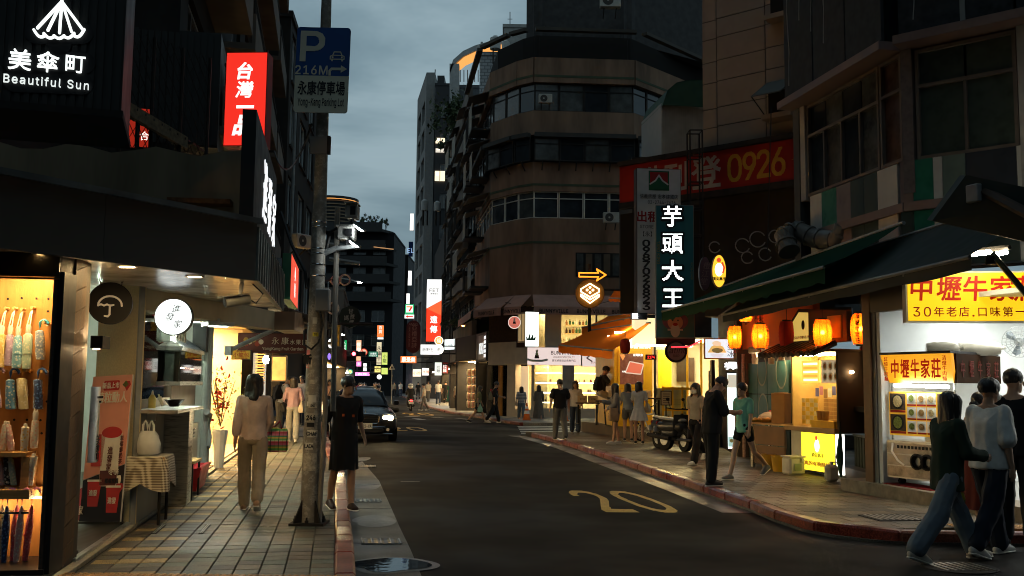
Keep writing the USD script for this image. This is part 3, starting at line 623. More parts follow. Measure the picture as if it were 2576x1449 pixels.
def shelf(y,x1,d,th=.03):
 u,z=hole(x1,y);Pt(shop,'shelf',pg.Sl(0,u,z-th,z,n=d,t=d-.002),SHW);return z
zs1=shelf(1134,92,.26);zs2=shelf(1222,110,.34,.07)
b=MB();u,z=hole(80,1140);pg.Sl(b,u,u+.06,zs2+.002,zs1-.032,n=.24,t=.2);Pt(shop,'shelf_leg',b,SHW)
Pt(shop,'shelf_light',pg.Sl(.3,pg.L-.05,zs2-.085,zs2-.073,n=.16,t=.03),E('shelf_light',(1,.72,.36),45))  # hidden fill lamp added under the shelf to brighten the long umbrellas
def canopy_print(name,c,c2,sc):return RAW(name,{'g':('geometry',{}),'v':('voronoi_texture',{'scale':sc}),'r':('rgb_ramp',{'ramp':[(0,c2),(.33,c2),(.42,c),(1,c)]}),'p':('principled_bsdf',{'roughness':.45,'sheen_weight':.3})},[('g.position','v.vector'),('v.distance','r.fac'),('r.color','p.base_color')],'p.BSDF')
UC=dict(yellow=((.68,.5,.16),(.75,.62,.35)),lilac=((.45,.32,.48),(.62,.5,.62)),sky=((.2,.45,.6),(.65,.75,.75)),mint=((.45,.58,.46),(.7,.72,.55)),denim=((.22,.27,.36),(.5,.5,.45)),blue=((.1,.28,.5),(.6,.62,.5)),cream=((.62,.52,.28),(.7,.62,.45)),navy=((.02,.04,.13),(.1,.22,.5)),white=((.68,.64,.55),(.7,.45,.35)),pink=((.72,.42,.4),(.75,.66,.6)),red=((.55,.08,.1),(.62,.2,.22)),black=((.02,.02,.02),(.5,.5,.45)),green=((.15,.45,.22),(.3,.6,.4)),bear=((.66,.62,.5),(.72,.45,.08)),plaid=((.55,.45,.3),(.12,.1,.09)))
UM={k:canopy_print('umbrella_'+k,a,c,46)for k,(a,c)in UC.items()}
CREAMP=M('cream_plastic',(.75,.7,.6),ro=.35)
def umbrella(label,x0,x1,y0,y1,col,kind,n=.09,handle=None,tilt=0.,group=None):
 """folded umbrella at picture box; kinds: strap (hung by its strap), hook (hung by its crook), stand (short, on a shelf), long (crook up, in the rack)"""
 u0,zt=hole((x0+x1)/2,y0);_,zb=hole((x0+x1)/2,y1);w=(x1-x0)*PXM(8.1)/2;h=zt-zb
 base=pg.p(u0,zb,n);T=Th('folded_umbrella',label,'umbrella',base,group=group);r=w*.92
 k=9;g=np.random.default_rng(int(x0*7+y0));ph=g.uniform(0,6)
 b=MB();ang=np.arange(18)*2*np.pi/18
 if kind=='long':prof=[(.012,0),(.5*r,.02*h),(.72*r,.35*h),(r,.72*h),(.55*r,.95*h),(.2*r,h)]
 else:prof=[(.55*r,0),(.95*r,.02*h),(r,.25*h),(.97*r,.6*h),(.92*r,.95*h),(.5*r,h)]
 prof=np.array(prof);rows=[]
 for(rr,zz)in prof:rows.append(np.c_[rr*(1+.13*np.sin(4*ang+ph+zz*5/max(h,.1)))*np.cos(ang),rr*(1+.13*np.sin(4*ang+ph+zz*5/max(h,.1)))*np.sin(ang),np.full(18,zz)])
 v=np.vstack(rows);v[:,0]+=tilt*v[:,2];f=[[i*18+j,i*18+(j+1)%18,(i+1)*18+(j+1)%18,(i+1)*18+j]for i in range(len(prof)-1)for j in range(18)]
 c0=len(v);v=np.vstack([v,[(0,0,0)],[(tilt*h,0,h)]]);f3=[[c0,(j+1)%18,j]for j in range(18)]+[[c0+1,(len(prof)-1)*18+j,(len(prof)-1)*18+(j+1)%18]for j in range(18)]
 b.add(v+base,f);b.add(v+base,f3);Pt(T,'canopy',b,UM[col],smooth=40)
 b=MB();b.lathe([(r*1.03,-.008),(r*1.05,0),(r*1.03,.008)],base+V(tilt*h*.45,0,h*(.45 if kind!='long' else .62)),18);Pt(T,'band',b,UM[col])
 tp=base+V(tilt*h,0,h);hm=handle or CREAMP
 if kind=='strap':
  Pt(T,'handle',MB().lathe([(0,0),(.02,0),(.022,.05),(.016,.07),(0,.072)],tp,12),hm,smooth=40)
  Pt(T,'strap',MB().tube([tp+V(-.012,0,.07),tp+V(-.006,.03,.17),tp+V(0,.06,.215),tp+V(.006,.03,.17),tp+V(.012,0,.07)],.005,5),CREAMP)
  Pt(shop,'peg',MB().tube([tp+V(0,.09,.215),tp+V(0,.03,.215)],.013,8),SHW)
 elif kind in('hook','long'):
  R=.033 if kind=='hook' else .032;s=.05 if kind=='hook' else .1
  pts=[tp,tp+V(0,0,s)]+[tp+V(R-R*math.cos(a),0,s+R*math.sin(a))for a in np.linspace(.4,math.pi+.3,8)]
  Pt(T,'handle',MB().tube(pts,.012,8),hm,smooth=40)
  if kind=='hook':Pt(shop,'peg',MB().tube([tp+V(R,.09,s+R-.02),tp+V(R,-.02,s+R-.02)],.013,8),SHW)
  else:Pt(T,'tip',MB().tube([base+V(0,0,.02),base+V(0,0,-.05)],.006,6),CHROME)
 else:Pt(T,'cap',MB().lathe([(0,0),(.016,0),(.013,.02),(0,.024)],tp,10),hm)
HC={k:M('handle_'+k,c,ro=.25,spec=.6)for k,c in dict(teal=(.05,.28,.38),lilac=(.4,.25,.42),blue=(.06,.14,.38),orange=(.62,.28,.05),cream=(.7,.6,.35),purple=(.28,.12,.36),pink=(.65,.25,.38)).items()}
gr_u='umbrellas shown in the shop window'
umbrella('yellow folded umbrella hung by its strap in the top row of the window',2,26,842,926,'yellow','strap',group=gr_u)
umbrella('lilac folded umbrella hung by its strap in the top row of the window',25,46,842,921,'lilac','strap',group=gr_u)
umbrella('sky blue striped folded umbrella hung by its strap in the top row',46,69,845,927,'sky','strap',n=.11,group=gr_u)
umbrella('mint printed folded umbrella hung by its strap in the top row',68,93,840,929,'mint','strap',group=gr_u)
umbrella('grey blue folded umbrella with a teal crook at the right of the top row',103,127,832,906,'denim','hook',handle=HC['teal'],tilt=-.08,group=gr_u)
umbrella('lilac folded umbrella hung by a lilac crook in the second row',0,19,951,1026,'lilac','hook',handle=HC['lilac'],tilt=-.15,group=gr_u)
umbrella('blue printed folded umbrella hung by a dark blue crook in the second row',29,55,954,1029,'blue','hook',handle=HC['blue'],tilt=-.08,group=gr_u)
umbrella('cream folded umbrella hung by an orange crook in the second row',60,87,951,1029,'cream','hook',handle=HC['orange'],tilt=-.12,group=gr_u)
umbrella('navy folded umbrella hung by a blue crook at the right of the second row',97,121,954,1029,'navy','hook',handle=HC['blue'],tilt=-.06,group=gr_u)
umbrella('short white and orange umbrella standing at the left of the small shelf',1,17,1066,1131,'bear','stand',n=.15,group=gr_u)
umbrella('short plain white umbrella standing on the small shelf',19,36,1064,1131,'white','stand',n=.15,tilt=.05,group=gr_u)
umbrella('short pink umbrella leaning on the small shelf',41,58,1065,1131,'pink','stand',n=.15,tilt=-.2,group=gr_u)
umbrella('short cream and orange umbrella at the right end of the small shelf',72,92,1070,1131,'bear','stand',n=.17,group=gr_u)
umbrella('white and pink umbrella hung by its strap beside the small shelf',92,111,1054,1125,'white','strap',n=.12,group=gr_u)
umbrella('blue and cream umbrella standing at the left of the lower shelf',0,20,1146,1216,'sky','stand',n=.2,tilt=-.15,group=gr_u)
umbrella('pink umbrella standing on the lower shelf between blue and black ones',15,35,1145,1216,'pink','stand',n=.16,tilt=-.2,group=gr_u)
umbrella('black spotted umbrella standing on the lower shelf',33,49,1147,1216,'black','stand',n=.16,tilt=-.1,group=gr_u)
umbrella('mint umbrella standing on the lower shelf right of the black one',48,65,1150,1216,'mint','stand',n=.16,tilt=-.2,group=gr_u)
umbrella('large white and pink umbrella at the right end of the lower shelf',86,108,1142,1216,'white','stand',n=.2,tilt=.12,group=gr_u)
for i,(x,c,h,l)in enumerate(((4,'green','orange','green'),(19,'yellow','cream','yellow'),(34,'plaid','cream','brown checked'),(48,'navy','purple','navy'),(62,'red','pink','red'),(76,'pink','pink','pink'),(90,'red','pink','dark red'))):
 umbrella(f'long {l} umbrella with {"an orange" if h=="orange" else "a "+h} crook handle in the bottom rack',x-10,x+10,1262,1452,c,'long',n=.22+.06*(i%2),handle=HC[h],tilt=-.05+.02*i,group=gr_u)
b=MB();u,z=hole(105,1262);pg.Sl(b,0,u,z-.06,z-.045,n=.3,t=.02);pg.Sl(b,0,u,z-.06,z-.045,n=.18,t=.02);Pt(shop,'rack_bar',b,CHROME)
# wall lamp, steel plate, hanging disc on the pillar
c=T_.p(T_.L+.02,1.92,.1);T=Th('wall_lamp','black box wall lamp throwing light up and down the pillar','wall lamp',c)
Pt(T,'body',MB().box(c,(.1,.2,.105),math.atan2(T_.X[1],T_.X[0])+math.pi/2,bev=.004),BLACK)
LE=E('wall_lamp_lens',(1,.66,.32),650)
for s in(1,-1):Pt(T,'lens',MB().disc(c+V(0,0,s*.0545)-T_.N*.03,.022,V(1,0,0),V(0,1,0),V(0,0,1),.003,14),LE)
c=T_.p(T_.L-.03,1.24,.09);T=Th('steel_plate_sign','curved polished steel plate with dark lettering fixed below the wall lamp','sign',c)
X=T_.X;b=MB();m=10;vv=[]
for i in range(m+1):
 a=(i/m-.5);p=c+X*a*.17+T_.N*.045*math.cos(a*math.pi)
 vv+=[p+V(0,0,-.31),p+V(0,0,.31)]
b.add(vv,[[2*i,2*i+2,2*i+3,2*i+1]for i in range(m)]);b.add(np.array(vv)-T_.N*.004,[[2*i+1,2*i+3,2*i+2,2*i]for i in range(m)]);Pt(T,'plate',b,M('polished_steel',(.62,.6,.55),ro=.38,metal=1,var=.12),smooth=True)
f=Frame(c-X*.085-V(0,0,.31)+T_.N*.05,X,.17,.62)
for st,v,h in(('美',.3,.08),('傘',.18,.08),('町',.07,.07),('BEAUTIFUL',.86,.018),('SUN',.8,.018)):Pt(T,'lettering',f.shape(Lt(st,h),.5,v,n=0.),BLACK)
c=W(277,763,9.75);T=Th('black_disc_sign','black round hanging sign with a cream umbrella outline','sign',c);X,Z,N=V(.97,.24,0)/np.linalg.norm([.97,.24]),V(0,0,1),None;N=np.cross(X,Z)
Pt(T,'disc',MB().disc(c,.208,X,Z,N,.03,40),BLACK)
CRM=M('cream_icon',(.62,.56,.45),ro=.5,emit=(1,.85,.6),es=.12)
k=.0039;ic=[LineString([(28*math.cos(a),-6+24*math.sin(a))for a in np.linspace(0,math.pi*.98,14)]),LineString([(-28,-6),(-21,-3),(-14,-6),(-7,-3),(0,-6),(8,-4)]),LineString([(0,-5),(0,-28),(-4,-33),(-11,-32)])]
b=MB()
for l in ic:b.poly(Af.scale(l,k,k,origin=(0,0)).buffer(.009),c+N*.005,X,Z,N,.005)
Pt(T,'umbrella_icon',b,CRM)
br=c+V(0,0,.3)
Pt(T,'bracket',MB().tube([br-X*.24,br+X*.24],.008,6),DARKM);
for s in(-1,1):
 b=MB()
 for q in range(4):
  cc=c+X*.1*s+V(0,0,.19+q*.034);b.tube([cc+V(0,0,.02*math.sin(a))+(X if q%2 else N)*.01*math.cos(a)for a in np.linspace(0,6.283,9)],.0035,5,False)
 Pt(T,'chain',b,DARKM)
Pt(T,'hanger',MB().tube([br,V(br[0],br[1],zc0+.03)],.008,6),DARKM)
# terrazzo column, poster stand
TERR=M('beige_terrazzo',(.52,.41,.23),ro=.55,var=.12,scale=55,bump=.15)
ca,cb=W(238,1000,10.75),W(341,1000,10.45)
T=Th('terrazzo_column','square beige speckled column between the umbrella shop and the food stall','column',(*((ca+cb)/2)[:2],SW))
pcx=Plan(ca,cb);Pt(T,'shaft',pcx.Sl(0,pcx.L,SW,2.7,n=0,t=.08),TERR)
Pt(T,'corner_strip',pcx.Sl(pcx.L-.004,pcx.L+.02,SW,2.7,n=.012,t=.06),GREYM)
A_,B_=W(199,1312,10.25),W(301,1313,10.05);C_,D_=W(335,952,10.33),W(235,948,10.53)
X=B_-A_;w=np.linalg.norm(X);X/=w;Zv=(D_-A_);h=np.linalg.norm(Zv);Zv=Zv/h;Zv=Zv-X*(Zv@X)*0.
f=Frame(A_,X,w,h,Zv)
PK=M('pink_poster',(.74,.33,.24),ro=.45,var=.1,scale=2);PB=M('poster_black',(.022,.018,.016),ro=.45)
T=Th('poster_stand','leaning pink and black drinks poster in front of the beige column','poster',f.p(.5,0))
Pt(T,'board',f.Sl(t=.02,n=-.003),M('poster_back',(.4,.38,.35)))
Pt(T,'pink_print',MB().poly(Polygon([(0,.28*h),(w,.385*h),(w,h),(0,h)]),A_+f.N*.002,f.X,f.Z,f.N,.004),PK)
Pt(T,'black_print',MB().poly(Polygon([(0,0),(w,0),(w,.38*h),(0,.275*h)]),A_+f.N*.002,f.X,f.Z,f.N,.004),PB)
PR,PW,PBr=M('poster_red',(.5,.04,.03),ro=.4),M('poster_white',(.75,.7,.6),ro=.45),M('poster_brown',(.12,.035,.02),ro=.4)
def pr(name,sh,m,n=.006):Pt(T,name,MB().poly(Af.scale(sh,w,h,origin=(0,0)),A_+f.N*n,f.X,f.Z,f.N,.002),m)
cup=lambda x,y,a,hgt,k=.8:Polygon([(x-a*k,y),(x+a*k,y),(x+a,y+hgt),(x-a,y+hgt)])
pr('cup_print',cup(.3,.37,.17,.22),PR);pr('cup_print',cup(.63,.235,.26,.36),PW);pr('cup_print',cup(.63,.24,.215,.1,.93),PBr,.008);pr('cup_print',blob(20,.25,.08,2,1,.16).buffer(0).__class__([(p[0]+.63,p[1]+.6)for p in blob(20,.25,.08,2,1,.16).exterior.coords]),PR,.009)
pr('badge',LineString([(.33,.93),(.68,.93)]).buffer(.035),PR);pr('leaf_print',Polygon([(.78,.93),(.86,.96),(.95,.93),(.86,.91)]),M('poster_green',(.08,.2,.05)))
for x,y in((.9,.92),(.93,.22)):pr('strawberry_print',Polygon([(x,y-.035),(x+.09,y+.01),(x+.06,y+.035),(x-.06,y+.035),(x-.09,y+.01)]),PR)
for x,y in((.3,.1),(.78,.06)):pr('hot_cup_print',cup(x,y,.17,.17,.75),PR);pr('cup_rim_print',Af.scale(sbox(x-.18,y+.165,x+.18,y+.18),1,1),PW,.008)
pr('ribbon_print',LineString([(.55,.265),(.92,.28)]).buffer(.028),PW)
for st,u,v,hh,m in(('新品上市',.5,.93,.042,PW),('莓粒動人',.55,.845,.075,PW),('進發家',.63,.42,.05,PBr),('冬季',.76,.335,.05,PW),('暖暖推薦',.735,.272,.032,PB),('進發',.3,.19,.04,PW),('進發',.78,.14,.04,PW),('家',.02,.075,.06,PW),('草莓鮮奶茶',.9,.48,.035,PBr)):
 sh=Lt(st,hh*h,bold=.02,vertical=st=='草莓鮮奶茶' or st=='進發家');Pt(T,'lettering',f.shape(Af.scale(sh,.85,1,origin=(0,0)),u,v,n=.013,t=.002),m)
# round white sign
c=W(436,797,10.95);T=Th('round_white_sign','round white lit sign with three black brush characters over the food stall','sign',c);X=V(.98,.12,0)/np.linalg.norm([.98,.12]);N=np.cross(X,Z)
Pt(T,'casing',MB().disc(c,.204,X,Z,N,.09,40),BLACK);Pt(T,'panel',MB().disc(c+N*.008,.195,X,Z,N,.006,40),E('white_round_panel',(.94,1,.97),1.5))
for st,dx,dz in(('進',.03,.09),('發',-.03,0),('家',.05,-.08)):Pt(T,'character',MB().poly(Lt(st,.085,slant=.25),c+N*.013+X*dx+Z*dz,X,Z,N,.003),BLACK)
Pt(T,'bracket',MB().tube([c-X*.2-N*.04,c-X*.52-N*.04],.016,8),DARKM)
# FOOD STALL
fac=Plan(V(lf(10.2),10.2),V(lf(17.2),17.2))
ALU=M('bronze_aluminium',(.2,.17,.12),ro=.4,metal=.5);TILEW=M('white_wall_tile',(.58,.6,.56),ro=.35,var=.08)
CREAMW=M('cream_plaster_beam',(.5,.42,.28),ro=.7,var=.15,scale=2,bump=.15)
stall=Th('food_stall','open-fronted food stall with steel counter, window and kitchen hood beside the beige column','food stall',fac.p(2.5,SW))
xi=lambda u,n,z:fac.p(u,z,n)
Pt(stall,'back_wall',fac.Sl(.2,6.6,SW,2.9,n=-2.2,t=.1),TILEW)
Pt(stall,'end_wall',MB().hexa([xi(6.3,-2.2,SW),xi(6.3,0,SW),xi(6.3,0,2.9),xi(6.3,-2.2,2.9)],fac.X*-.1),TILEW)
Pt(stall,'ceiling',MB().hexa([xi(.3,-2.2,2.78),xi(.3,0.,2.78),xi(6.6,0.,2.78),xi(6.6,-2.2,2.78)],V(0,0,-.1)),TILEW)
Pt(stall,'floor',fac.Sl(.3,6.6,SW-.02,SW+.03,n=0.,t=2.2),M('stall_floor',(.22,.21,.18),ro=.4))
Pt(stall,'red_mat',fac.Sl(.4,6.5,SW+.034,SW+.038,n=-.05,t=1.2),M('red_mat',(.25,.02,.02),ro=.9))
zt,zb=2.42,1.4
uw0,uw1=fac.at(352,900)[0],fac.at(463,900)[0]
fbm=MB()
for a0,a1,c0,c1 in((uw0,uw1,zb-.1,zb),(uw0,uw1,zt,zt+.07),(uw0,uw0+.07,zb,zt),(uw1-.3,uw1-.22,zb,zt),(uw1-.07,uw1,zb,zt)):fac.Sl(fbm,a0,a1,c0+.001,c1-.001,n=-.02,t=.08)
wn=Pt(stall,'window',fbm,ALU)
Pt(wn,'pane',fac.Sl(uw0+.07,uw1-.3,zb,zt,n=-.05,t=.008),GLASS)
Pt(stall,'window_apron',fac.Sl(uw0,uw1,SW,zb-.105,n=-.03,t=.06),M('dim_panel',(.12,.11,.09),ro=.5))
Pt(stall,'post',fac.Sl(uw1+.01,uw1+.12,SW,2.75,n=0.,t=.1),ALU)
for u,z,w,h,c,st in((uw0+.25,2.18,.34,.25,M('pink_notice',(.55,.16,.14)),''),(uw0+.5,1.98,.22,.6,M('red_notice',(.5,.1,.07)),'麵食'),(uw0+1.35,1.78,.34,.5,M('cream_notice',(.62,.55,.4)),'菜單'),(uw0+1.4,1.5,.3,.1,M('blue_notice',(.2,.35,.45)),'')):
 b=MB();fac.Sl(b,u,u+w,z-h/2,z+h/2,n=-.075,t=.004);nt=Pt(stall,'notice',b,c)
 if st:fN=Frame(fac.p(u,z-h/2,-.073),fac.X,w,h);Pt(nt,'lettering',fN.shape(Lt(st,h*.3,vertical=True),.5,.5),M('notice_ink',(.35,.03,.02)))
cz=1.3;q=fac
Pt(stall,'counter_top',MB().hexa([q.p(.3,cz,.44),q.p(2.35,cz,.44),q.p(2.35,cz,0.),q.p(.3,cz,0.)],V(0,0,.035)),STEEL)
Pt(stall,'counter_cabinet',q.Sl(1.9,2.26,SW,cz-.04,n=.34,t=.33),STEEL)
for k in range(9):
 Pt(stall,'fluted_rib',q.Sl(1.915+k*.037,1.94+k*.037,SW+.02,.82,n=.346,t=.005),STEEL)
Pt(stall,'counter_front',q.Sl(.35,1.88,SW,cz-.04,n=.06,t=.05),M('dull_counter_front',(.16,.15,.12),ro=.5))
hp0=q.p(2.75,0,.05)
b=MB();
for(z0_,z1_,n0,u0,u1)in((1.55,1.6,.1,2.7,4.9),):q.Sl(b,u0,u1,z0_,z1_,n=n0,t=.9)
b.add([q.p(2.7,2.05,.1),q.p(4.9,2.05,.1),q.p(4.9,2.05,-.8),q.p(2.7,2.05,-.8),q.p(3.,2.32,-.25),q.p(4.6,2.32,-.25),q.p(4.6,2.32,-.7),q.p(3.,2.32,-.7)],[[0,1,5,4],[1,2,6,5],[2,3,7,6],[3,0,4,7],[4,5,6,7],[3,2,1,0]])
q.Sl(b,2.7,4.9,2.,2.048,n=.11,t=.92);Pt(stall,'extraction_hood',b,STEEL)
Pt(stall,'duct',q.Sl(3.3,4.,2.325,2.76,n=-.3,t=.35),STEEL)
b=MB();q.Sl(b,2.72,4.88,1.602,2.,n=.09,t=.006);b.hexa([q.p(4.88,1.602,-.75),q.p(4.88,1.602,.08),q.p(4.88,2.,.08),q.p(4.88,2.,-.75)],q.X*.006);Pt(stall,'splash_glass',b,GLASS)
Pt(stall,'steel_cabinet',q.Sl(2.7,4.9,SW+.03,1.,n=.06,t=.85),M('dull_cabinet',(.3,.29,.25),ro=.4,metal=.6))
Pt(stall,'back_panel',q.Sl(2.7,4.9,1.004,1.545,n=0.,t=.06),M('brown_panel',(.2,.15,.11),ro=.4))
for k in range(4):
 b=MB()
 for r in range(3):q.Sl(b,2.95+k*.45,3.2+k*.45,.8+r*.05,.825+r*.05,n=.066,t=.005)
 Pt(stall,'louvre',b,CHROME)
for k in range(3):
 Pt(stall,'dispenser',q.Sl(2.2+k*.17,2.34+k*.17,2.1,2.42,n=.03,t=.1),WHITEP)
pl_=MB();q.Sl(pl_,4.,4.4,1.7,1.95,n=-.72,t=.01);Pt(stall,'wall_picture',pl_,M('blue_picture',(.25,.35,.42),var=.6,scale=9))
Pt(stall,'meter_box',q.Sl(4.95,5.2,2.05,2.55,n=.12,t=.2),BLACK)
for u in(5.25,5.55):Pt(stall,'grey_pipe',MB().tube([q.p(u,SW,.1),q.p(u,2.6,.1)],.055,10),M('grey_pvc',(.34,.36,.33),ro=.4))
Pt(stall,'grey_pipe',MB().tube([q.p(5.,1.15,.16),q.p(5.25,1.1,.16),q.p(5.42,1.1,.16),q.p(5.42,.75,.16),q.p(5.3,.6,.16)],.045,10),M('grey_pvc'))
bA,bB=W(362,722,10.9),W(690,815,14.9);pbm=Plan(bA,bB)
beam=Th('plaster_beam','cream plaster beam with a slanted end running over the food stall','beam',pbm.p(0,2.5))
b=MB();zA,zB=2.66,2.6;b.hexa([pbm.p(0,2.38,0.),pbm.p(pbm.L,2.38,0.),pbm.p(pbm.L,2.655,0.),pbm.p(0,2.655,0.)],pbm.N*.25);Pt(beam,'beam',b,CREAMW)
b=MB();e0=pbm.p(pbm.L+.004,2.38,0);b.hexa([e0,e0+V(0.,.7,-.02),e0+V(0.,.7,.29),e0+V(0,0,.275)],V(-.3,0,0));Pt(beam,'tiled_end',b,M('brown_tile_end',(.22,.13,.08),ro=.35))
EAV=M('eave_tile',(.1,.07,.05),ro=.6)
b=MB();ea=e0+V(.05,.2,.3);b.hexa([ea,ea+V(.55,.9,-.18),ea+V(.2,1.5,-.1),ea+V(-.4,.8,.1)],V(0,0,.05));Pt(beam,'eave',b,EAV)
for k in range(9):
 p=ea+V(.55,.9,-.18)*(k+.5)/9;Pt(beam,'eave_tile',MB().tube([p+V(.03,-.02,.03),p+V(-.3,.35,.12)],.045,6),EAV)
blue=Plan(V(-3.62,15.6),V(-4.,17.2));Pt(beam,'blue_grey_panel',blue.Sl(0,1.4,2.95,3.55,n=.1,t=.1),M('blue_grey_panel',(.11,.14,.17),ro=.6))
FL=E('fluorescent_tube',(.84,1,.78),175)
for i,u in enumerate((1.2,2.6,4.)):
 c0,c1=q.p(u,2.5,-.6),q.p(u+.95,2.5,-.6);T=Th('fluorescent_light',['white tube light under the stall ceiling behind the round white sign','white tube light under the stall ceiling over the kitchen hood','white tube light under the stall ceiling nearest the grey pipes'][i],'tube light',(c0+c1)/2)
 Pt(T,'batten',MB().box((c0+c1)/2+V(0,0,.045),(.97,.1,.05),math.atan2(q.X[1],q.X[0])),WHITEP);Pt(T,'tube',MB().tube([c0,c1],.022,8),FL)
for i,(x,y)in enumerate(((512,812),(548,822))):
 c=W(x,y,12.9);T=Th('flood_light',['bright square flood light over the stall, the nearer one','bright square flood light over the stall, the one farther in'][i],'flood light',c)
 Pt(T,'housing',MB().box(c+V(0,0,.03),(.34,.28,.05),.6),WHITEP);Pt(T,'lens',MB().add([c+V(*e,.001)for e in((-.1,-.07),(-.1,.07),(.1,.07),(.1,-.07))],[[0,1,2,3]]),E('flood_lens',(.9,1,.84),420))
c=W(382,1028,11.25);c[2]=cz
T=Th('sauce_bottle','pale yellow sauce bottle standing on the steel counter','bottle',c);Pt(T,'body',MB().lathe([(0,0),(.04,0),(.042,.11),(.018,.15),(0,.15)],c,14),M('yellow_sauce',(.62,.52,.16),ro=.25),smooth=40);Pt(T,'nozzle',MB().lathe([(.018,.15),(.005,.2),(0,.2)],c,10),CREAMP)
c=W(404,1028,11.6);c[2]=cz;T=Th('sauce_bottle','small tilted cream bottle beside the yellow sauce bottle on the counter','bottle',c);Pt(T,'body',MB().tube([c+V(.03,0,.02),c+V(-.02,0,.12)],.024,10),CREAMP);Pt(T,'nozzle',MB().tube([c+V(-.021,0,.122),c+V(-.03,0,.15)],.01,8),CREAMP)
c=W(438,1026,12.1);c[2]=cz;T=Th('black_bowl','black bowl standing at the far end of the steel counter','bowl',c);Pt(T,'bowl',MB().lathe([(0,.01),(.05,0),(.06,.01),(.12,.085),(.11,.085),(.05,.03),(0,.03)],c,20),M('black_lacquer',(.015,.012,.012),ro=.2),smooth=40)
c=W(377,1045,10.95);T=Th('paper_note','white paper note hanging from the counter edge','note',c);Pt(T,'sheet',MB().box(c,(.13,.01,.12),.1),WHITEP)
tc=q.p(.42,SW,.13);TBL=Th('stall_table','small table under a checked cloth in front of the counter','table',tc)
zt_=.82;ax_,ay_=q.X,q.N
Pt(TBL,'table_top',MB().hexa([tc+ax_*a*.27+ay_*c_*.22+V(0,0,zt_-SW)for a,c_ in((-1,1),(1,1),(1,-1),(-1,-1))],V(0,0,.03)),SHW)
for a in(-1,1):
 for c_ in(-1,1):Pt(TBL,'leg',MB().tube([tc+ax_*a*.23+ay_*c_*.18,tc+ax_*a*.23+ay_*c_*.18+V(0,0,zt_-SW-.035)],.016,6),DARKM)
PLAID=RAW('plaid_cloth',{'g':('geometry',{}),'w1':('wave_texture',{'bands_direction':'z','scale':12.,'profile':'sine'}),'w2':('wave_texture',{'bands_direction':'y','scale':12.}),'m':('mix_color',{'fac':.5}),'r':('rgb_ramp',{'ramp':[(.25,(.16,.12,.08)),(.5,(.42,.36,.26)),(.75,(.62,.56,.44))]}),'p':('principled_bsdf',{'roughness':.8})},[('g.position','w1.vector'),('g.position','w2.vector'),('w1.color','m.a'),('w2.color','m.b'),('m.result','r.fac'),('r.color','p.base_color')],'p.BSDF')
cl=Th('checked_cloth','brown and cream checked cloth draped over the stall table','tablecloth',tc+V(0,0,zt_-SW));n_=28;vv,ff=[],[]
for r,(k,dz)in enumerate(((0,.006),(1.,.006),(1.05,-.02),(1.1,-.14),(1.14,-.26))):
 for j in range(n_):
  a=2*np.pi*j/n_;sq=max(abs(math.cos(a)),abs(math.sin(a)));wv=1+(.06*math.sin(6*a+1)if r>2 else 0);drop=dz-(.09*(abs(math.sin(2*a)))if r==4 else 0)
  vv.append(tc+ax_*math.cos(a)/sq*.28*k*wv+ay_*math.sin(a)/sq*.23*k*wv+V(0,0,zt_-SW+drop))
ff=[[i*n_+j,i*n_+(j+1)%n_,(i+1)*n_+(j+1)%n_,(i+1)*n_+j]for i in range(4)for j in range(n_)]
Pt(cl,'cloth',MB().add(vv,ff),PLAID,smooth=50)
c=tc+ay_*.02-ax_*.1+V(0,0,zt_-SW+.012);T=Th('plastic_bag','white plastic carrier bag with tied handles standing on the checked table','bag',c)
BAG=M('white_plastic_bag',(.66,.68,.66),ro=.3,spec=.6);m=MB();nn=20;rows=[]
for z,r in((0,.09),(.03,.125),(.12,.13),(.2,.11),(.25,.07)):
 rows+=[c+V(math.cos(a)*r*(1+.1*math.sin(5*a+z*20)),math.sin(a)*r*.75*(1+.1*math.cos(4*a+z*15)),z)for a in np.arange(nn)*2*np.pi/nn]
m.add(rows,[[i*nn+j,i*nn+(j+1)%nn,(i+1)*nn+(j+1)%nn,(i+1)*nn+j]for i in range(4)for j in range(nn)]);Pt(T,'bag',m,BAG,smooth=50)
for s in(-1,1):
 m=MB();m.tube([c+V(s*.06,0,.22),c+V(s*.055,0,.31),c+V(s*.03,0,.36),c+V(s*.01,0,.31),c+V(s*.01,0,.24)],.012,6);Pt(T,'handle',m,BAG)
c=tc+ax_*.62+ay_*0.+V(0,0,0);T=Th('condiment_bottle','red and orange bottle standing on the checked table beside the bag','bottle',tc+ax_*.2+V(0,0,zt_-SW+.012));Pt(T,'body',MB().lathe([(0,0),(.03,0),(.03,.13),(.012,.17),(0,.17)],tc+ax_*.2+V(0,0,zt_-SW+.012),12),M('orange_sauce',(.55,.14,.03),ro=.3));Pt(T,'cap',MB().lathe([(.013,.171),(.013,.2),(0,.2)],tc+ax_*.2+V(0,0,zt_-SW+.012),10),CREAMP)
sc_=Gd(362,1268,SW);T=Th('black_stool','black plastic stool under the checked table in front of the poster','stool',sc_)
b=MB();b.box(sc_+V(0,0,.455),(.36,.3,.03),.2,bev=.012);Pt(T,'seat',b,BLACK)
for a in(-1,1):
 for c_ in(-1,1):Pt(T,'leg',MB().tube([sc_+V(a*.15,c_*.12,.44),sc_+V(a*.18,c_*.15,0)],.018,8),BLACK)
rt=q.p(3.5,SW+.04,.1);T=Th('red_tub','red plastic tub on the floor below the steel cabinet','tub',rt)
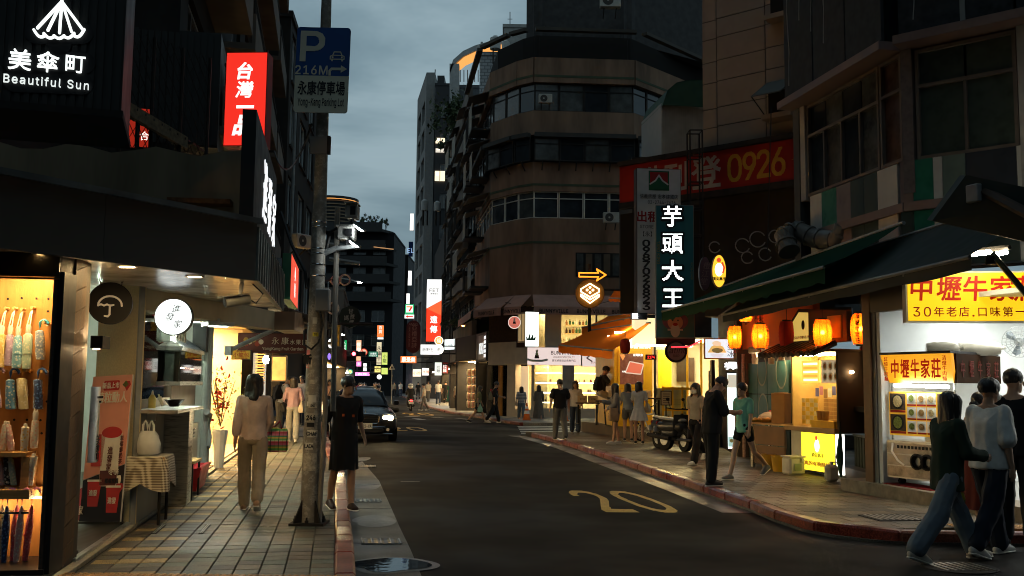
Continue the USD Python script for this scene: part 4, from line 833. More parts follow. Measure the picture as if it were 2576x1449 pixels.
b=MB();b.add([rt+q.X*a*k1+q.N*c_*k2+V(0,0,z)for z,k1,k2 in((0,.42,.2),(.3,.52,.26),(.3,.49,.23),(.03,.4,.18))for a,c_ in((-1,1),(1,1),(1,-1),(-1,-1))],[[i*4+j,i*4+(j+1)%4,(i+1)*4+(j+1)%4,(i+1)*4+j]for i in range(3)for j in range(4)]+[[12,13,14,15],[3,2,1,0]]);Pt(T,'tub',b,M('red_plastic',(.55,.03,.035),ro=.3))
Pt(T,'rim',MB().hexa([rt+q.X*a*.53+q.N*c_*.27+V(0,0,.315)for a,c_ in((-1,1),(1,1),(1,.8),(-1,.8))],V(0,0,.03)),M('red_plastic'))
be=q.p(2.72,SW,.22);T=Th('low_bench','low wooden bench on black legs beside the steel counter cabinet','bench',be)
Pt(T,'seat',MB().hexa([be+q.X*a*.34+q.N*c_*.14+V(0,0,.48)for a,c_ in((-1,1),(1,1),(1,-1),(-1,-1))],V(0,0,.03)),SHW)
for a in(-1,1):
 for c_ in(-1,1):Pt(T,'leg',MB().tube([be+q.X*a*.31+q.N*c_*.11,be+q.X*a*.31+q.N*c_*.11+V(0,0,.445)],.014,6),BLACK)
c=W(596,757,9.9);T=Th('security_camera','grey bullet security camera hanging under the canopy end','camera',c);d=V(-.8,-.55,-.18);d/=np.linalg.norm(d)
Pt(T,'body',MB().tube([c-d*.13,c+d*.12],.052,12),GREYM,smooth=40);Pt(T,'hood',MB().hexa([c+d*.17+V(.05,-.06,.065),c+d*.17+V(-.05,.06,.065),c-d*.1+V(-.05,.06,.065),c-d*.1+V(.05,-.06,.065)],V(0,0,.01)),GREYM)
Pt(T,'lens',MB().tube([c+d*.121,c+d*.128],.042,12),BLACK);Pt(T,'mount',MB().tube([c+V(.03,0,.05),c+V(.05,0,.24)],.022,8),WHITEP);Pt(T,'cable',MB().tube([c-d*.13,c-d*.2+V(0,0,-.05),c-d*.24+V(.03,0,.04),c+V(.1,0,.22)],.008,5),BLACK)
# FRUIT SHOP
fy=18.6
frt=Th('fruit_shop','brightly lit fruit shop with open warm front under the dark red board','shop',(lf(fy),fy,SW))
WARMW=M('warm_shop_wall',(.62,.48,.28),ro=.6,var=.12)
f2=Plan(V(lf(17.6),17.6),V(lf(38),38))
Pt(frt,'front_lintel',f2.Sl(0,f2.L,2.86,3.9,n=-.02,t=.3),DARKWALL)
Pt(frt,'floor',f2.Sl(0,f2.L,SW-.02,SW+.03,n=0.,t=4.6),WARMW)
b=MB();f2.Sl(b,0,f2.L,SW,2.9,n=-4.6,t=.1);b.hexa([f2.p(6.2,SW,-4.6),f2.p(6.2,SW,-.12),f2.p(6.2,2.84,-.12),f2.p(6.2,2.84,-4.6)],f2.X*-.08);Pt(frt,'back_wall',b,WARMW)
Pt(frt,'ceiling',MB().hexa([f2.p(0,2.85,-4.6),f2.p(0,2.85,-.02),f2.p(f2.L,2.85,-.02),f2.p(f2.L,2.85,-4.6)],V(0,0,-.05)),WARMW)
for k in range(6):
 u=(.3,2.6,4.4,9.4,13.5,17.5)[k];Pt(frt,'ceiling_light',MB().hexa([f2.p(u,2.82,-.8),f2.p(u+1.4,2.82,-.8),f2.p(u+1.4,2.82,-1.2),f2.p(u,2.82,-1.2)],V(0,0,.02)),E('warm_ceiling_panel',(1,.72,.34),150))
for u in(8.3,12.4,16.4):Pt(frt,'pier',f2.Sl(u,u+.4,SW,2.86,n=-.05,t=.4),DARKWALL)
Pt(frt,'shop_front',f2.Sl(8.8,12.3,SW,2.5,n=-.2,t=.05),E('lit_shopfront',(1,.8,.5),.55,(.6,.5,.35)))
Pt(frt,'shop_front',f2.Sl(12.9,16.3,SW,2.5,n=-.2,t=.05),E('lit_shopfront_pale',(1,.92,.75),.5,(.6,.5,.35)))
lat=fr(642,880,666,965,21.5);
for k in range(13):Pt(frt,'slat',lat.Sl(0,1,k/13,(k+.5)/13,t=.04),SHW)
c=W(669,905,20.6);T=Th('bulb_lamp','bare bright bulb lamp beside the wooden slats of the fruit shop','lamp',c);Pt(T,'bulb',MB().lathe([(0,-.09),(.05,-.07),(.07,0),(.04,.08),(0,.09)],c,12),E('bare_bulb',(1,.78,.42),160),smooth=40);Pt(T,'cord',MB().tube([c+V(0,0,.09),c+V(0,0,.5)],.012,5),BLACK)
db=fr(682,895,722,960,23.);T=Th('hanging_picture','pale orange framed picture inside the fruit shop','picture',db.p(.5,0));Pt(T,'frame',db.Sl(t=.05),M('dark_bronze'));Pt(T,'print',db.Sl(.08,.92,.05,.95,n=.006,t=.01),M('orange_print',(.65,.4,.18),var=.3,scale=3))
f=fr(598,838,770,888,17.2,3);MAR=M('maroon_board',(.1,.022,.014),ro=.5,var=.2)
GLD=M('pale_sign_paint',(.68,.6,.46),ro=.5)
T=sign('fruit_garden_sign','dark red hanging board reading YongKang Fruit Garden',f,MAR,edge=M('maroon_edge',(.06,.015,.01)),t=.07,texts=[('永康',.62,.62,.36,GLD,{'gap':.25}),('水果園',.885,.56,.25,GLD,{'gap':.1}),('YongKang Fruit Garden',.66,.2,.15,GLD,{'fit':.6})])
g=np.random.default_rng(3)
for k in range(6):
 u,v=.12+.055*(k%5),.45+.1*(k%3);Pt(T,'flower_print',MB().disc(f.p(u,v,.004),.045,f.X,f.Z,f.N,.004,8),[M('sign_flower_red',(.3,.05,.03)),GLD,M('sign_flower_gold',(.4,.26,.06))][k%3])
T=Th('awning_strut','pale metal awning strut slanting in front of the fruit shop board','strut',W(575,880,15));Pt(T,'tube',MB().tube([W(575,882,15.3),W(706,822,16.2)],.035,8),M('grey_pvc'));Pt(T,'bracket',MB().box(W(575,882,15.3),(.1,.1,.14)),GREYM)
f=fr(582,880,631,905,17.);YS=M('yellow_sign_paint',(.72,.45,.04),ro=.5);RI=M('red_ink',(.45,.03,.02))
sign('yellow_bun_sign','small yellow sign with red characters for steamed buns left of the fruit shop',f,YS,t=.05,texts=[('小籠包',.5,.5,.42,RI,{'fit':.8}),('永康街',.5,.84,.16,RI,{'fit':.5}),('手工現做',.5,.14,.16,RI,{'fit':.7})])
c=V(*Gd(605,1085,SW)[:2],SW);c=V(lf(17.4)+.12,17.4,SW);T=Th('flower_stand','flower stand with white paper, twigs and a red bow in front of the fruit shop','flower stand',c)
Pt(T,'wrap',MB().lathe([(.08,0),(.1,.3),(.14,.62),(.13,.65),(0,.5)],c,10),WHITEP)
g=np.random.default_rng(8)
for nm,mm,n_,r,sz in(('twigs',M('yellow_leaf',(.38,.33,.06),var=.4,scale=20),240,.42,.05),('red_bow',M('red_bow',(.42,.05,.03)),60,.14,.09)):
 b=MB()
 for k in range(n_):
  p=c+V(*(g.normal(0,r*.5,2)),1.2+g.normal(0,.25));a,e=g.normal(0,1,3),g.normal(0,1,3);a/=np.linalg.norm(a);e=np.cross(a,e);e/=np.linalg.norm(e)
  b.add([p,p+a*sz,p+a*sz*.6+e*sz*.5,p+e*sz*.3],[[0,1,2,3]])
 Pt(T,nm,b,mm,kind='stuff')
b=MB()
for k in range(12):p=c+V(*g.normal(0,.2,2),1.5);b.tube([c+V(0,0,.7),p],.006,4)
Pt(T,'stems',b,M('twig',(.12,.08,.04)))
# POLE
pc=Gd(778,1318,SW);PX,PY=pc[0],pc[1]
POLEM=RAW('sticker_worn_pole',{'g':('geometry',{}),'n':('noise_texture',{'scale':14.,'detail':5.,'roughness':.7}),'s':('separate_xyz',{}),'h':('map_range',{'from_min':.9,'from_max':2.6,'to_min':.12,'to_max':-.12,'clamp':True}),'a':('math',{'math_type':'add'}),'r':('rgb_ramp',{'ramp':[(.3,(.17,.15,.12)),(.52,(.24,.215,.18)),(.6,(.38,.36,.31)),(.66,(.2,.18,.15))]}),'p':('principled_bsdf',{'roughness':.55})},[('g.position','n.vector'),('g.position','s.vector'),('n.fac','r.fac'),('r.color','p.base_color')],'p.BSDF')
pole=Th('lamp_post','tapered grey lamp post covered in torn stickers, carrying the parking sign','lamp post',(PX,PY,SW))
rz_=lambda z:.1-(z-SW)*.0079
lean=lambda z:PX+(z-SW)*.004
Pt(pole,'shaft',MB().tube([(lean(z),PY,z)for z in(SW,.6,1.2,2,3,4,5,6.5,8)],[rz_(z)for z in(SW,.6,1.2,2,3,4,5,6.5,8)],20),POLEM,smooth=40)
Pt(pole,'base_plate',MB().box((PX,PY,SW+.012),(.36,.36,.024)),DARKM)
for k in range(4):
 a=k*math.pi/2+math.pi/4;d=V(math.cos(a),math.sin(a),0);n=V(-d[1],d[0],0)*.008;z0=V(PX,PY,SW+.025)
 b=MB();b.add([z0+d*.09-n,z0+d*.2-n,z0+d*.09+V(0,0,.24)-n,z0+d*.09+n,z0+d*.2+n,z0+d*.09+V(0,0,.24)+n],[[0,1,2],[5,4,3],[0,3,4],[0,4,1],[1,4,5],[1,5,2],[2,5,3],[2,3,0]]);Pt(pole,'gusset',b,DARKM)
for a in range(4):
 d=V(math.cos(a*1.5708),math.sin(a*1.5708),0)*.15;Pt(pole,'anchor_bolt',MB().lathe([(.02,0.),(.02,.03),(.01,.03),(.01,.06),(0,.06)],V(PX,PY,SW+.024)+d,6),DARKM)
CON=M('grey_conduit',(.2,.18,.15),ro=.5,var=.3)
Pt(pole,'conduit',MB().tube([(PX+.115,PY-.06,SW),(PX+.12,PY-.05,.5),(PX+.14,PY-.03,1.3),(PX+.1,PY-.05,2.35)],.026,10),CON,smooth=40)
Pt(pole,'conduit',MB().tube([(PX+.2,PY+.1,1.3),(PX+.19,PY+.1,2.4),(PX+.19,PY+.1,3.5)],.03,8),CON)
Pt(pole,'junction_box',MB().box((PX+.1,PY-.12,2.47),(.15,.12,.24),bev=.012),M('grey_box',(.24,.235,.22),ro=.5))
cb=[(PX+.07,PY-.12,2.36),(PX+.11,PY-.14,2.2),(PX+.07,PY-.16,2.02),(PX+0.,PY-.16,1.95),(PX-.09,PY-.1,2.),(PX-.1,PY-.06,2.15)]
Pt(pole,'cable',MB().tube(cb,.012,6),BLACK)
Pt(pole,'cable',MB().tube([(PX-.5,PY+.4,3.5),(PX-.32,PY+.2,3.1),(PX-.12,PY,2.78),(PX-.09,PY-.05,2.6)],.02,6),BLACK)
Pt(pole,'cable',MB().tube([(PX+.09,PY,3.),(PX+.14,PY,3.22),(PX+.28,PY,3.3),(PX+.36,PY,3.25)],.018,6),BLACK)
for z in(3.32,3.27,3.03,2.98,2.86,2.74):Pt(pole,'strap',MB().lathe([(rz_(z)+.004,-.008),(rz_(z)+.006,0),(rz_(z)+.004,.008)],(lean(z),PY,z),20),CHROME)
LED=E('street_led',(.88,.98,1),60)
Pt(pole,'lamp_arm',MB().tube([(PX+.06,PY,2.98),(PX+.2,PY,3.04),(PX+.42,PY-.02,3.06)],[.035,.03,.022],8),GREYM)
Pt(pole,'bracket_arm',MB().tube([(PX-.42,PY+3,3.5),(PX,PY+3,3.46)],.03,6),GREYM);Pt(pole,'bracket_arm',MB().tube([(PX-.42,PY+3,3.3),(PX,PY+3,3.24)],.03,6),GREYM)
for i,(x,y,Y)in enumerate(((902,574,10.5),(890,614,10.5))):
 c=W(x,y,Y);T=Th('led_street_lamp',['white LED lamp head, the upper of two beside the pole','white LED lamp head, the lower of two beside the pole'][i],'lamp',c);d=V(.8,0,-.55);d/=np.linalg.norm(d)
 m_=MB();n2=V(-d[2],0,d[0]);bm=[c+d*a*.075+V(0,e,0)for a,e in((-1,-.03),(1,-.03),(1,.03),(-1,.03))];m_.hexa(np.array(bm)+n2*.03,n2*.025);Pt(T,'housing',m_,GREYM)
 b=MB();b.lathe([(0,-.015),(.8,-.012),(1,0),(.8,.012),(0,.015)],(0,0,0),16);vv,ff=b.get();vv=c+vv[:,:1]*d*.062+vv[:,1:2]*V(0,.028,0)+vv[:,2:]*n2;Pt(T,'lens',(vv,ff),LED,smooth=40)
for i,(x0,y0,x1,y1)in enumerate(((868,512,898,548),(848,569,890,600))):
 f=fr(x0,y0,x1,y1,10.55);T=Th('traffic_camera',['grey boxed camera, the upper of two on the pole arm','grey boxed camera with a dark lens, the lower on the pole arm'][i],'camera',f.p(.5,0));Pt(T,'housing',MB().box(f.p(.5,.5,-.1),(f.w,.22,f.h),bev=.012),M('pale_camera_box',(.36,.35,.32),ro=.5));Pt(T,'hood',f.Sl(-.05,1.05,1.,1.08,n=.05,t=.26),M('pale_camera_box'));Pt(T,'lens',f.Sl(.45,.9,.2,.8,n=.016,t=.01),BLACK)
 Pt(T,'mount',MB().tube([f.p(.5,0,-.1),f.p(.5,-.6,-.1)],.02,6),BLACK)
f=fr(741,69,876,283,10.42,2);f.Z=V(.018,0,1);f.X=f.X;BLU=M('sign_blue',(.012,.075,.27),ro=.4,var=.08);CRS=M('sign_cream',(.74,.68,.52),ro=.45,var=.08)
T=Th('parking_sign','blue and cream parking sign with a car symbol and an arrow on the pole','sign',f.p(.5,0));rr=.035
rsh=sbox(rr,rr,f.w-rr,f.h-rr).buffer(rr)
Pt(T,'plate',MB().poly(rsh,f.p(0,0,-.004),f.X,f.Z,f.N,.02),GREYM)
cut=.43*f.h
Pt(T,'blue_panel',MB().poly(rsh.intersection(sbox(0,cut,9,9)),f.p(0,0,.001),f.X,f.Z,f.N,.004),BLU);Pt(T,'cream_panel',MB().poly(rsh.intersection(sbox(0,-1,9,cut)),f.p(0,0,.001),f.X,f.Z,f.N,.004),CRS)
def on(name,sh,u,v,m,n=.004):Pt(T,name,f.shape(sh,u,v,n=n,t=.003),m)
sh=Lt('P',.335*f.h,bold=.03);on('letter',Af.scale(sh,1.15,1,origin=(0,0)),.3,.775,CRS)
on('distance',Af.scale(Lt('216M',.1*f.h,bold=.02,gap=.06),.95,1),.3,.495,CRS)
k=f.h
body=union_all([LineString([(-.075,-.02),(-.075,.01),(-.05,.02),(-.035,.055),(.035,.055),(.05,.02),(.075,.01),(.075,-.02),(-.075,-.02)]).buffer(.005),LineString([(-.05,.02),(.05,.02)]).buffer(.004),sbox(-.065,-.04,-.045,-.02),sbox(.045,-.04,.065,-.02),Af.translate(blob(10,.01,0,1),-.05,0),Af.translate(blob(10,.01,0,1),.05,0)])
on('car_symbol',Af.scale(body,k*1.05,k*1.15,origin=(0,0)),.77,.65,CRS)
arr=union_all([LineString([(-.09,-.055),(-.09,0.),(-.07,.022),(.04,.022)]).buffer(.014,cap_style=2),Polygon([(.035,-.02),(.035,.064),(.105,.022)])]);on('arrow',Af.scale(arr,k*1.,k*1.05,origin=(0,0)),.79,.49,CRS)
INK=M('sign_ink',(.03,.03,.03),ro=.5)
for st,v,h,ft in(('永康停車場',.285,.155,.88),('Yong-Kang Parking Lot',.11,.085,.86)):
 sh=Lt(st,h*f.h,bold=.02);on('lettering',Af.scale(sh,ft*f.w/(sh.bounds[2]-sh.bounds[0]),1,origin=(0,0)),.5,v,INK)
f=fr(779,343,829,386,10.4);T=Th('blank_plate','blank grey plate strapped to the pole below the parking sign','plate',f.p(.5,0));Pt(T,'plate',f.Sl(t=.03),M('blank_plate',(.17,.16,.145),ro=.6));Pt(T,'edge_channel',f.Sl(.88,1.03,-.02,1.02,n=.012,t=.06),DARKM)
SK=[M('sticker_white',(.55,.53,.47),ro=.6,var=.2),M('sticker_pink',(.62,.16,.16),ro=.6),M('sticker_black',(.02,.02,.02)),M('sticker_torn',(.42,.38,.31),ro=.8,var=.5,scale=30),M('sticker_yellow',(.5,.45,.03))]
for x0,y0,x1,y1,k,st in((768,880,778,926,1,'新'),(786,798,797,814,0,''),(786,836,800,846,4,'TO'),(775,994,795,1012,0,''),(771,1010,786,1022,0,''),(775,1015,797,1026,3,'SAI'),(766,1040,798,1062,3,'246'),(771,1064,790,1074,2,''),(772,1082,797,1100,0,'CHAF'),(767,1114,787,1131,0,'LAIA'),(763,905,785,924,3,''),(762,985,776,998,3,''),(778,955,796,966,3,''),(762,1140,795,1185,3,'')):
 f=fr(x0,y0,x1,y1,PY-.098);zc=f.O[2]+f.h/2;r=rz_(zc)+.003;b=MB();m=5;cx=lean(zc);ux=[(f.O[0]+f.w*i/m-cx)for i in range(m+1)];ux=[max(min(q_,r*.96),-r*.96)for q_ in ux]
 vv=[]
 for q_ in ux:vv+=[V(cx+q_,PY-math.sqrt(r*r-q_*q_),f.O[2]),V(cx+q_,PY-math.sqrt(r*r-q_*q_),f.O[2]+f.h)]
 b.add(vv,[[2*i,2*i+2,2*i+3,2*i+1]for i in range(m)]);sk=Pt(pole,'sticker',b,SK[k])
 if st:f.O=V(f.O[0],PY-r-.003,f.O[2]);Pt(sk,'lettering',f.shape(Af.scale(Lt(st,f.h*.52,bold=.06),.8,1),.5,.5,n=0.),M('sticker_ink',(.02,.02,.02))if k!=2 else SK[0])
c=V(-3.42,17.4,SW);T=Th('sign_post','thin dark post behind the lamp post carrying the round shop signs','post',c);Pt(T,'shaft',MB().tube([c,c+V(0,0,4)],.06,10),CON);Pt(T,'arm',MB().tube([c+V(0,0,2.5),c+V(1.,0,2.5)],.025,6),DARKM);Pt(T,'green_box',MB().box(c+V(.06,-.1,2.75),(.22,.12,.55)),M('green_box',(.06,.22,.17),ro=.5))
f=fr(851,770,908,824,17.4);T=Th('octagon_sign','dark octagonal sign with pale characters hanging beside the pole','sign',f.p(.5,0));Pt(T,'plate',MB().disc(f.p(.5,.5),f.w/2,f.X,f.Z,f.N,.08,8),M('dark_green_black',(.012,.018,.014)))
for st,u,v in(('甘',.55,.76),('蔗',.62,.5),('媽',.36,.45),('媽',.6,.25)):Pt(T,'character',f.shape(Lt(st,.22*f.h),u,v),M('dim_pale_letter',(.34,.33,.28)))
for x,y,r in((868,704,13),(845,706,12),(838,776,14)):
 c=W(x,y,18.2);R=r*PXM(18.2);T=Th('ring_sign',{868:'pale ring of an unlit neon sign, right one of the upper pair behind the pole',845:'pale ring of an unlit neon sign, left one of the upper pair behind the pole',838:'pale ring of an unlit neon sign below the pair behind the pole'}[x],'sign',c);Pt(T,'ring',MB().tube([c+V(math.cos(a)*R,0,math.sin(a)*R)for a in np.linspace(0,6.2832,21)],.018,6,False),M('dim_pale_letter'));Pt(T,'bracket',MB().tube([c-V(R,0,0),c-V(R+.2,0,0)],.012,5),DARKM)
# RIGHT AND FAR BUILDINGS
def band_building(name,label,pts,bands,wmat,depth=9.,bay=1.25,seed=1,frames=None,lit=None):
 """building whose street side follows the plan points; bands: (z0, z1, 'wall' | 'win' | 'gap', out) from bottom to top"""
 g=np.random.default_rng(seed);segs=[Plan(a,c)for a,c in zip(pts[:-1],pts[1:])]
 T=Th(name,label,'building',(*pts[len(pts)//2],0));core=Polygon([*pts,*[(p[0]+(depth if p[0]>-30 else 0),p[1]+depth*.6)for p in pts[::-1]]]).buffer(0).buffer(-.3,join_style=2)
 z0_,z1_=bands[0][0],bands[-1][1];Pt(T,'core',strip_slab(core,z0_,min(z1_,18.2)),M('dark_interior',(.02,.018,.016),ro=.9))
 for z0,z1,kind,*o in bands:
  out=o[0]if o else 0.
  if kind=='wall':
   b=MB()
   for s in(segs[2:]if z0>18.2 else segs):s.Sl(b,-0.,s.L,z0,z1,n=out,t=.28)
   w=Pt(T,'wall_band',b,o[1]if len(o)>1 else wmat)
   if len(o)>2:
    b=MB()
    for s in segs:s.Sl(b,0,s.L,z0+.25,z0+.36,n=out+.012,t=.02)
    Pt(w,'green_stripe',b,M('dull_green_stripe',(.06,.075,.045),ro=.8))
  elif kind=='win':
   fm=(frames or{}).get(round(z0,1),DARKM)
   for s in segs:
    n=max(1,int(round(s.L/bay)));d=s.L/n
    for k in range(n):
     u0,u1=k*d+.012,(k+1)*d-.012;fb=MB();e=.05;zm=z1-(z1-z0)*.28
     for a0,a1,c0,c1 in((u0,u1,z0+.004,z0+e),(u0,u1,z1-e,z1-.004),(u0,u0+e,z0+e,z1-e),(u1-e,u1,z0+e,z1-e),(u0+e,u1-e,zm,zm+.04)):s.Sl(fb,a0,a1,c0,c1,n=out-.08,t=.06)
     w=Pt(T,'window',fb,fm);q=MB();s.Sl(q,u0+.02,u1-.02,z0+.02,z1-.02,n=out-.115,t=.02)
     Pt(w,'pane',q,lit[1]if lit and lit[0](z0,k,s)else(PANE if g.random()<.6 else PANE2))
 return T,segs
CB_=[(-2.1,56),(-1.1,48.4),(.2,46.6),(.95,46.),(5.7,46.3),(9.6,50.5)]
WF=M('white_window_frame',(.5,.45,.38),ro=.5)
TCB,scb=band_building('corner_building','large stained beige corner building with rounded bands of windows above the liquor shop',CB_,[(5.2,5.7,'gap'),(5.25,6.5,'wall',0,BEIGEWALL),(6.5,7.9,'wall',0.,BEIGEWALL),(7.9,9.35,'wall',0,BEIGEWALL,1),(9.35,10.62,'win'),(10.62,12.,'wall',0,BEIGEWALL,1),(12.,13.1,'win',.35),(13.1,13.3,'wall',.5,M('dark_eave',(.05,.045,.04))),(13.3,14.45,'wall',0,BEIGEWALL),(14.45,15.8,'win'),(15.8,17.,'wall',.1,BEIGEWALL,1),(17.,18.1,'win',-.3),(18.1,18.25,'wall',.75,M('corrugated_eave',(.06,.05,.04))),(18.25,22.5,'wall',-.6,M('dark_metal_addition',(.045,.042,.04),ro=.6,var=.4))],BEIGEWALL,seed=3,frames={9.3:WF,9.4:WF})
Pt(TCB,'addition_core',strip_slab(Polygon([(1.,47.4),(5.9,47.4),(12.5,52),(15,60),(3,60)]),18.2,22.5),M('dark_metal_addition'))
s2=scb[3]
w=Pt(TCB,'recessed_window',s2.Sl(2.,4.6,6.62,7.75,n=.02,t=.04),M('dark_recess',(.018,.016,.014)))
for k in range(6):Pt(w,'bar',s2.Sl(2.05+k*.42,2.35+k*.42,6.7,7.7,n=.035,t=.01),[PANE2,M('brown_curtain',(.1,.075,.05))][k%2])
b=MB();
for s in scb[1:5]:
 n=int(s.L/.75)
 for k in range(n):b.add(*MB().tube([s.p((k+.5)*s.L/n,12.,.32),s.p((k+.5)*s.L/n,11.6,.03)],.03,4).get())
Pt(TCB,'brackets',b,DARKM,kind='stuff')
PAWN=M('dusty_pink_awning',(.36,.19,.14),ro=.8,var=.15)
aw=Th('pink_awning','long dusty pink awning lettered BUNNYVILLE round the corner above the lit first floor','awning',(.9,45.6,5))
for i,s in enumerate(scb[:4]):
 o0,o1=-0.,s.L;nxt=.35
 b=MB();b.hexa([s.p(o0,5.15,.9),s.p(o1,5.15,.9),s.p(o1,5.75,.1),s.p(o0,5.75,.1)],V(0,0,.04));b.hexa([s.p(o0,4.78,.92),s.p(o1,4.78,.92),s.p(o1,5.148,.9),s.p(o0,5.148,.9)],s.N*.03)
 fab=Pt(aw,'fabric',b,PAWN)
 for u in([s.L/2]if s.L<4 else[.9,2.6,4.2]):
  if i==0:continue
  F_=Frame(s.p(u-.6,4.8,.925),s.X,1.2,.33);Pt(aw,'lettering',F_.shape(Af.scale(Lt('BUNNYVILLE',.16,bold=.03,gap=.05),.9,1),.5,.45),M('awning_letter',(.03,.02,.018)))
# ground and first floor shops of that building
LIQ=Th('liquor_shop','warm lit two-storey liquor shop on the rounded corner under the pink awning','shop',(2.5,45.5,SW))
CRW=M('cream_shop_wall',(.55,.47,.36),ro=.6,var=.1);b=MB()
for s in scb[1:4]:s.Sl(b,0,s.L,3.25,3.32,n=.02,t=4.)
Pt(LIQ,'floor_slab',b,CRW)
WPAN=E('warm_ceiling_light',(1,.74,.38),60)
IW=M('lit_interior_wall',(.66,.55,.36),ro=.6,var=.08)
for s,u0,u1 in((scb[2],0,scb[2].L),(scb[3],0,scb[3].L)):
 for z0,z1 in((SW,3.2),(3.33,5.2)):
  Pt(LIQ,'back_wall',s.Sl(u0,u1,z0,z1,n=-2.6 if s is scb[3]else-1.2,t=.08),IW)
s=scb[3]
for k in range(4):
 for z in(3.16,5.17):
  Pt(LIQ,'ceiling_light',MB().hexa([s.p(.3+k*1.15,z,-.4),s.p(1.2+k*1.15,z,-.4),s.p(1.2+k*1.15,z,-1.),s.p(.3+k*1.15,z,-1.)],V(0,0,.02)),WPAN)
Pt(LIQ,'ceiling',s.Sl(0,s.L,5.2,5.24,n=0,t=2.7),IW)
for a0,a1 in((0.,.05),(.6,1.35),(2.95,3.02),(4.6,4.7)):Pt(LIQ,'upper_pier',s.Sl(a0,a1,3.33,5.2,n=-.02,t=.2),CRW if a1-a0>.3 else DARKM)
BRK=M('dark_brick',(.05,.026,.018),ro=.8,var=.5,scale=14,bump=.4)
Pt(LIQ,'brick_wall',scb[1].Sl(0,scb[1].L,3.62,5.2,n=0.,t=.2),BRK);Pt(LIQ,'brick_wall',scb[2].Sl(0.,scb[2].L,3.33,5.2,n=-.03,t=.2),BRK)
w=Pt(LIQ,'side_window',scb[2].Sl(.1,.78,3.55,4.95,n=0.,t=.02),CRW);
for k in range(3):Pt(w,'pane',scb[2].Sl(.15+k*.21,.31+k*.21,3.62,4.88,n=.01,t=.008),E('dim_curtain_glow',(1,.68,.3),.28))
Pt(LIQ,'upper_glass',s.Sl(.05,s.L,3.4,5.15,n=-.06,t=.01),GLASS)
BOT=[M('bottle_amber',(.2,.07,.015),ro=.15),M('bottle_green',(.03,.08,.03),ro=.15),M('bottle_clear',(.5,.45,.35),ro=.15),M('bottle_dark',(.04,.02,.015),ro=.15)]
def shelf_of_bottles(T,s,u0,u1,z,n,step,h,seed,mats=BOT):
 g=np.random.default_rng(seed);Pt(T,'shelf',s.Sl(u0,u1,z-.03,z,n=n,t=.3),SHW);k=int((u1-u0)/step)
 for i in range(k):
  o=s.p(u0+(i+.5)*step,z+.002,n-.14);hh=h*g.uniform(.75,1.1);Pt(T,'bottle',MB().lathe([(0,0),(step*.33,0),(step*.35,hh*.6),(step*.12,hh*.75),(step*.12,hh),(0,hh)],o,8),mats[int(g.integers(0,len(mats)))])
for i,z in enumerate((3.65,4.1,4.5)):shelf_of_bottles(LIQ,s,1.75,2.9,z,-1.9,.16,.28,i)
for i,z in enumerate((3.65,4.1)):shelf_of_bottles(LIQ,s,3.2,4.5,z,-1.9,.16,.28,i+5)
Pt(LIQ,'plinth',scb[2].Sl(0,scb[2].L,SW,SW+.35,n=0.,t=.3),CRW);Pt(LIQ,'fascia',scb[2].Sl(0,scb[2].L,2.55,3.24,n=.02,t=.3),CRW);Pt(LIQ,'fascia',scb[1].Sl(0,scb[1].L,2.55,3.6,n=.02,t=.3),CRW)
Pt(LIQ,'side_wall',scb[1].Sl(1.55,scb[1].L,SW,2.54,n=0.,t=.3),CRW);Pt(LIQ,'glazed_door',scb[1].Sl(.1,1.5,SW,2.5,n=-.1,t=.02),GLASS);Pt(LIQ,'door_back',scb[1].Sl(0.,1.6,SW,2.5,n=-1.2,t=.05),E('lit_door_wall',(1,.75,.45),.5,(.5,.4,.25)))
Pt(LIQ,'orange_jamb',scb[1].Sl(.75,.95,SW,2.5,n=-.05,t=.1),M('orange_jamb',(.45,.2,.05)))
FS=Frame(scb[1].p(.15,.7,-.09),scb[1].X,.6,1.2);
Pt(LIQ,'lettering',FS.shape(Af.scale(Lt('SALE',.4,bold=.03,vertical=False),.6,1.),.45,.4),M('sale_red',(.6,.03,.06)))
for a0,a1 in((0,.12),(1.42,1.95),(s.L-.05,s.L)):Pt(LIQ,'ground_pier',s.Sl(a0,a1,SW,2.5,n=0.,t=.25),[CRW,M('grey_tile_pier',(.3,.29,.28),ro=.4)][int(a0>1 and a0<2)])
Pt(LIQ,'ground_sill',s.Sl(0,s.L,SW,.55,n=.02,t=.3),CRW);Pt(LIQ,'ground_head',s.Sl(0,s.L,2.505,3.24,n=.01,t=.3),CRW)
Pt(LIQ,'display_glass',s.Sl(.12,s.L,.55,2.5,n=-.08,t=.01),GLASS)
SL=E('shelf_strip',(1,.85,.58),9)
for z in(.85,1.3,1.75,2.2):
 for u0,u1 in((.2,1.38),(2.,s.L-.1)):
  Pt(LIQ,'shelf',s.Sl(u0,u1,z-.025,z,n=-.25,t=.4),WHITEP);Pt(LIQ,'shelf_light',s.Sl(u0,u1,z-.07,z-.028,n=-.23,t=.03),SL)
g=np.random.default_rng(5)
for k in range(34):
 z=float(g.choice([.86,1.31,1.76]));u=float(g.choice([g.uniform(.3,1.3),g.uniform(2.1,4.5),g.uniform(2.1,4.5)]));o=s.p(u,z,-.42);c=[M('shoe_black',(.03,.028,.025)),M('shoe_tan',(.32,.17,.07)),M('shoe_white',(.6,.56,.5)),M('shoe_red',(.35,.05,.04))][int(g.integers(0,4))]
 b=MB();b.add([o+V(a*.045,-.12+e*.26,zz)for a,e,zz in((-1,0,0),(1,0,0),(1,1,0),(-1,1,0),(-.8,.05,.04),(.8,.05,.04),(.8,.55,.06),(-.8,.55,.06),(-.8,.98,.11),(.8,.98,.11))],[[3,2,1,0],[0,1,5,4],[4,5,6,7],[7,6,9,8],[1,2,9,6],[3,0,4,7]]);Pt(LIQ,'shoe',b,c)
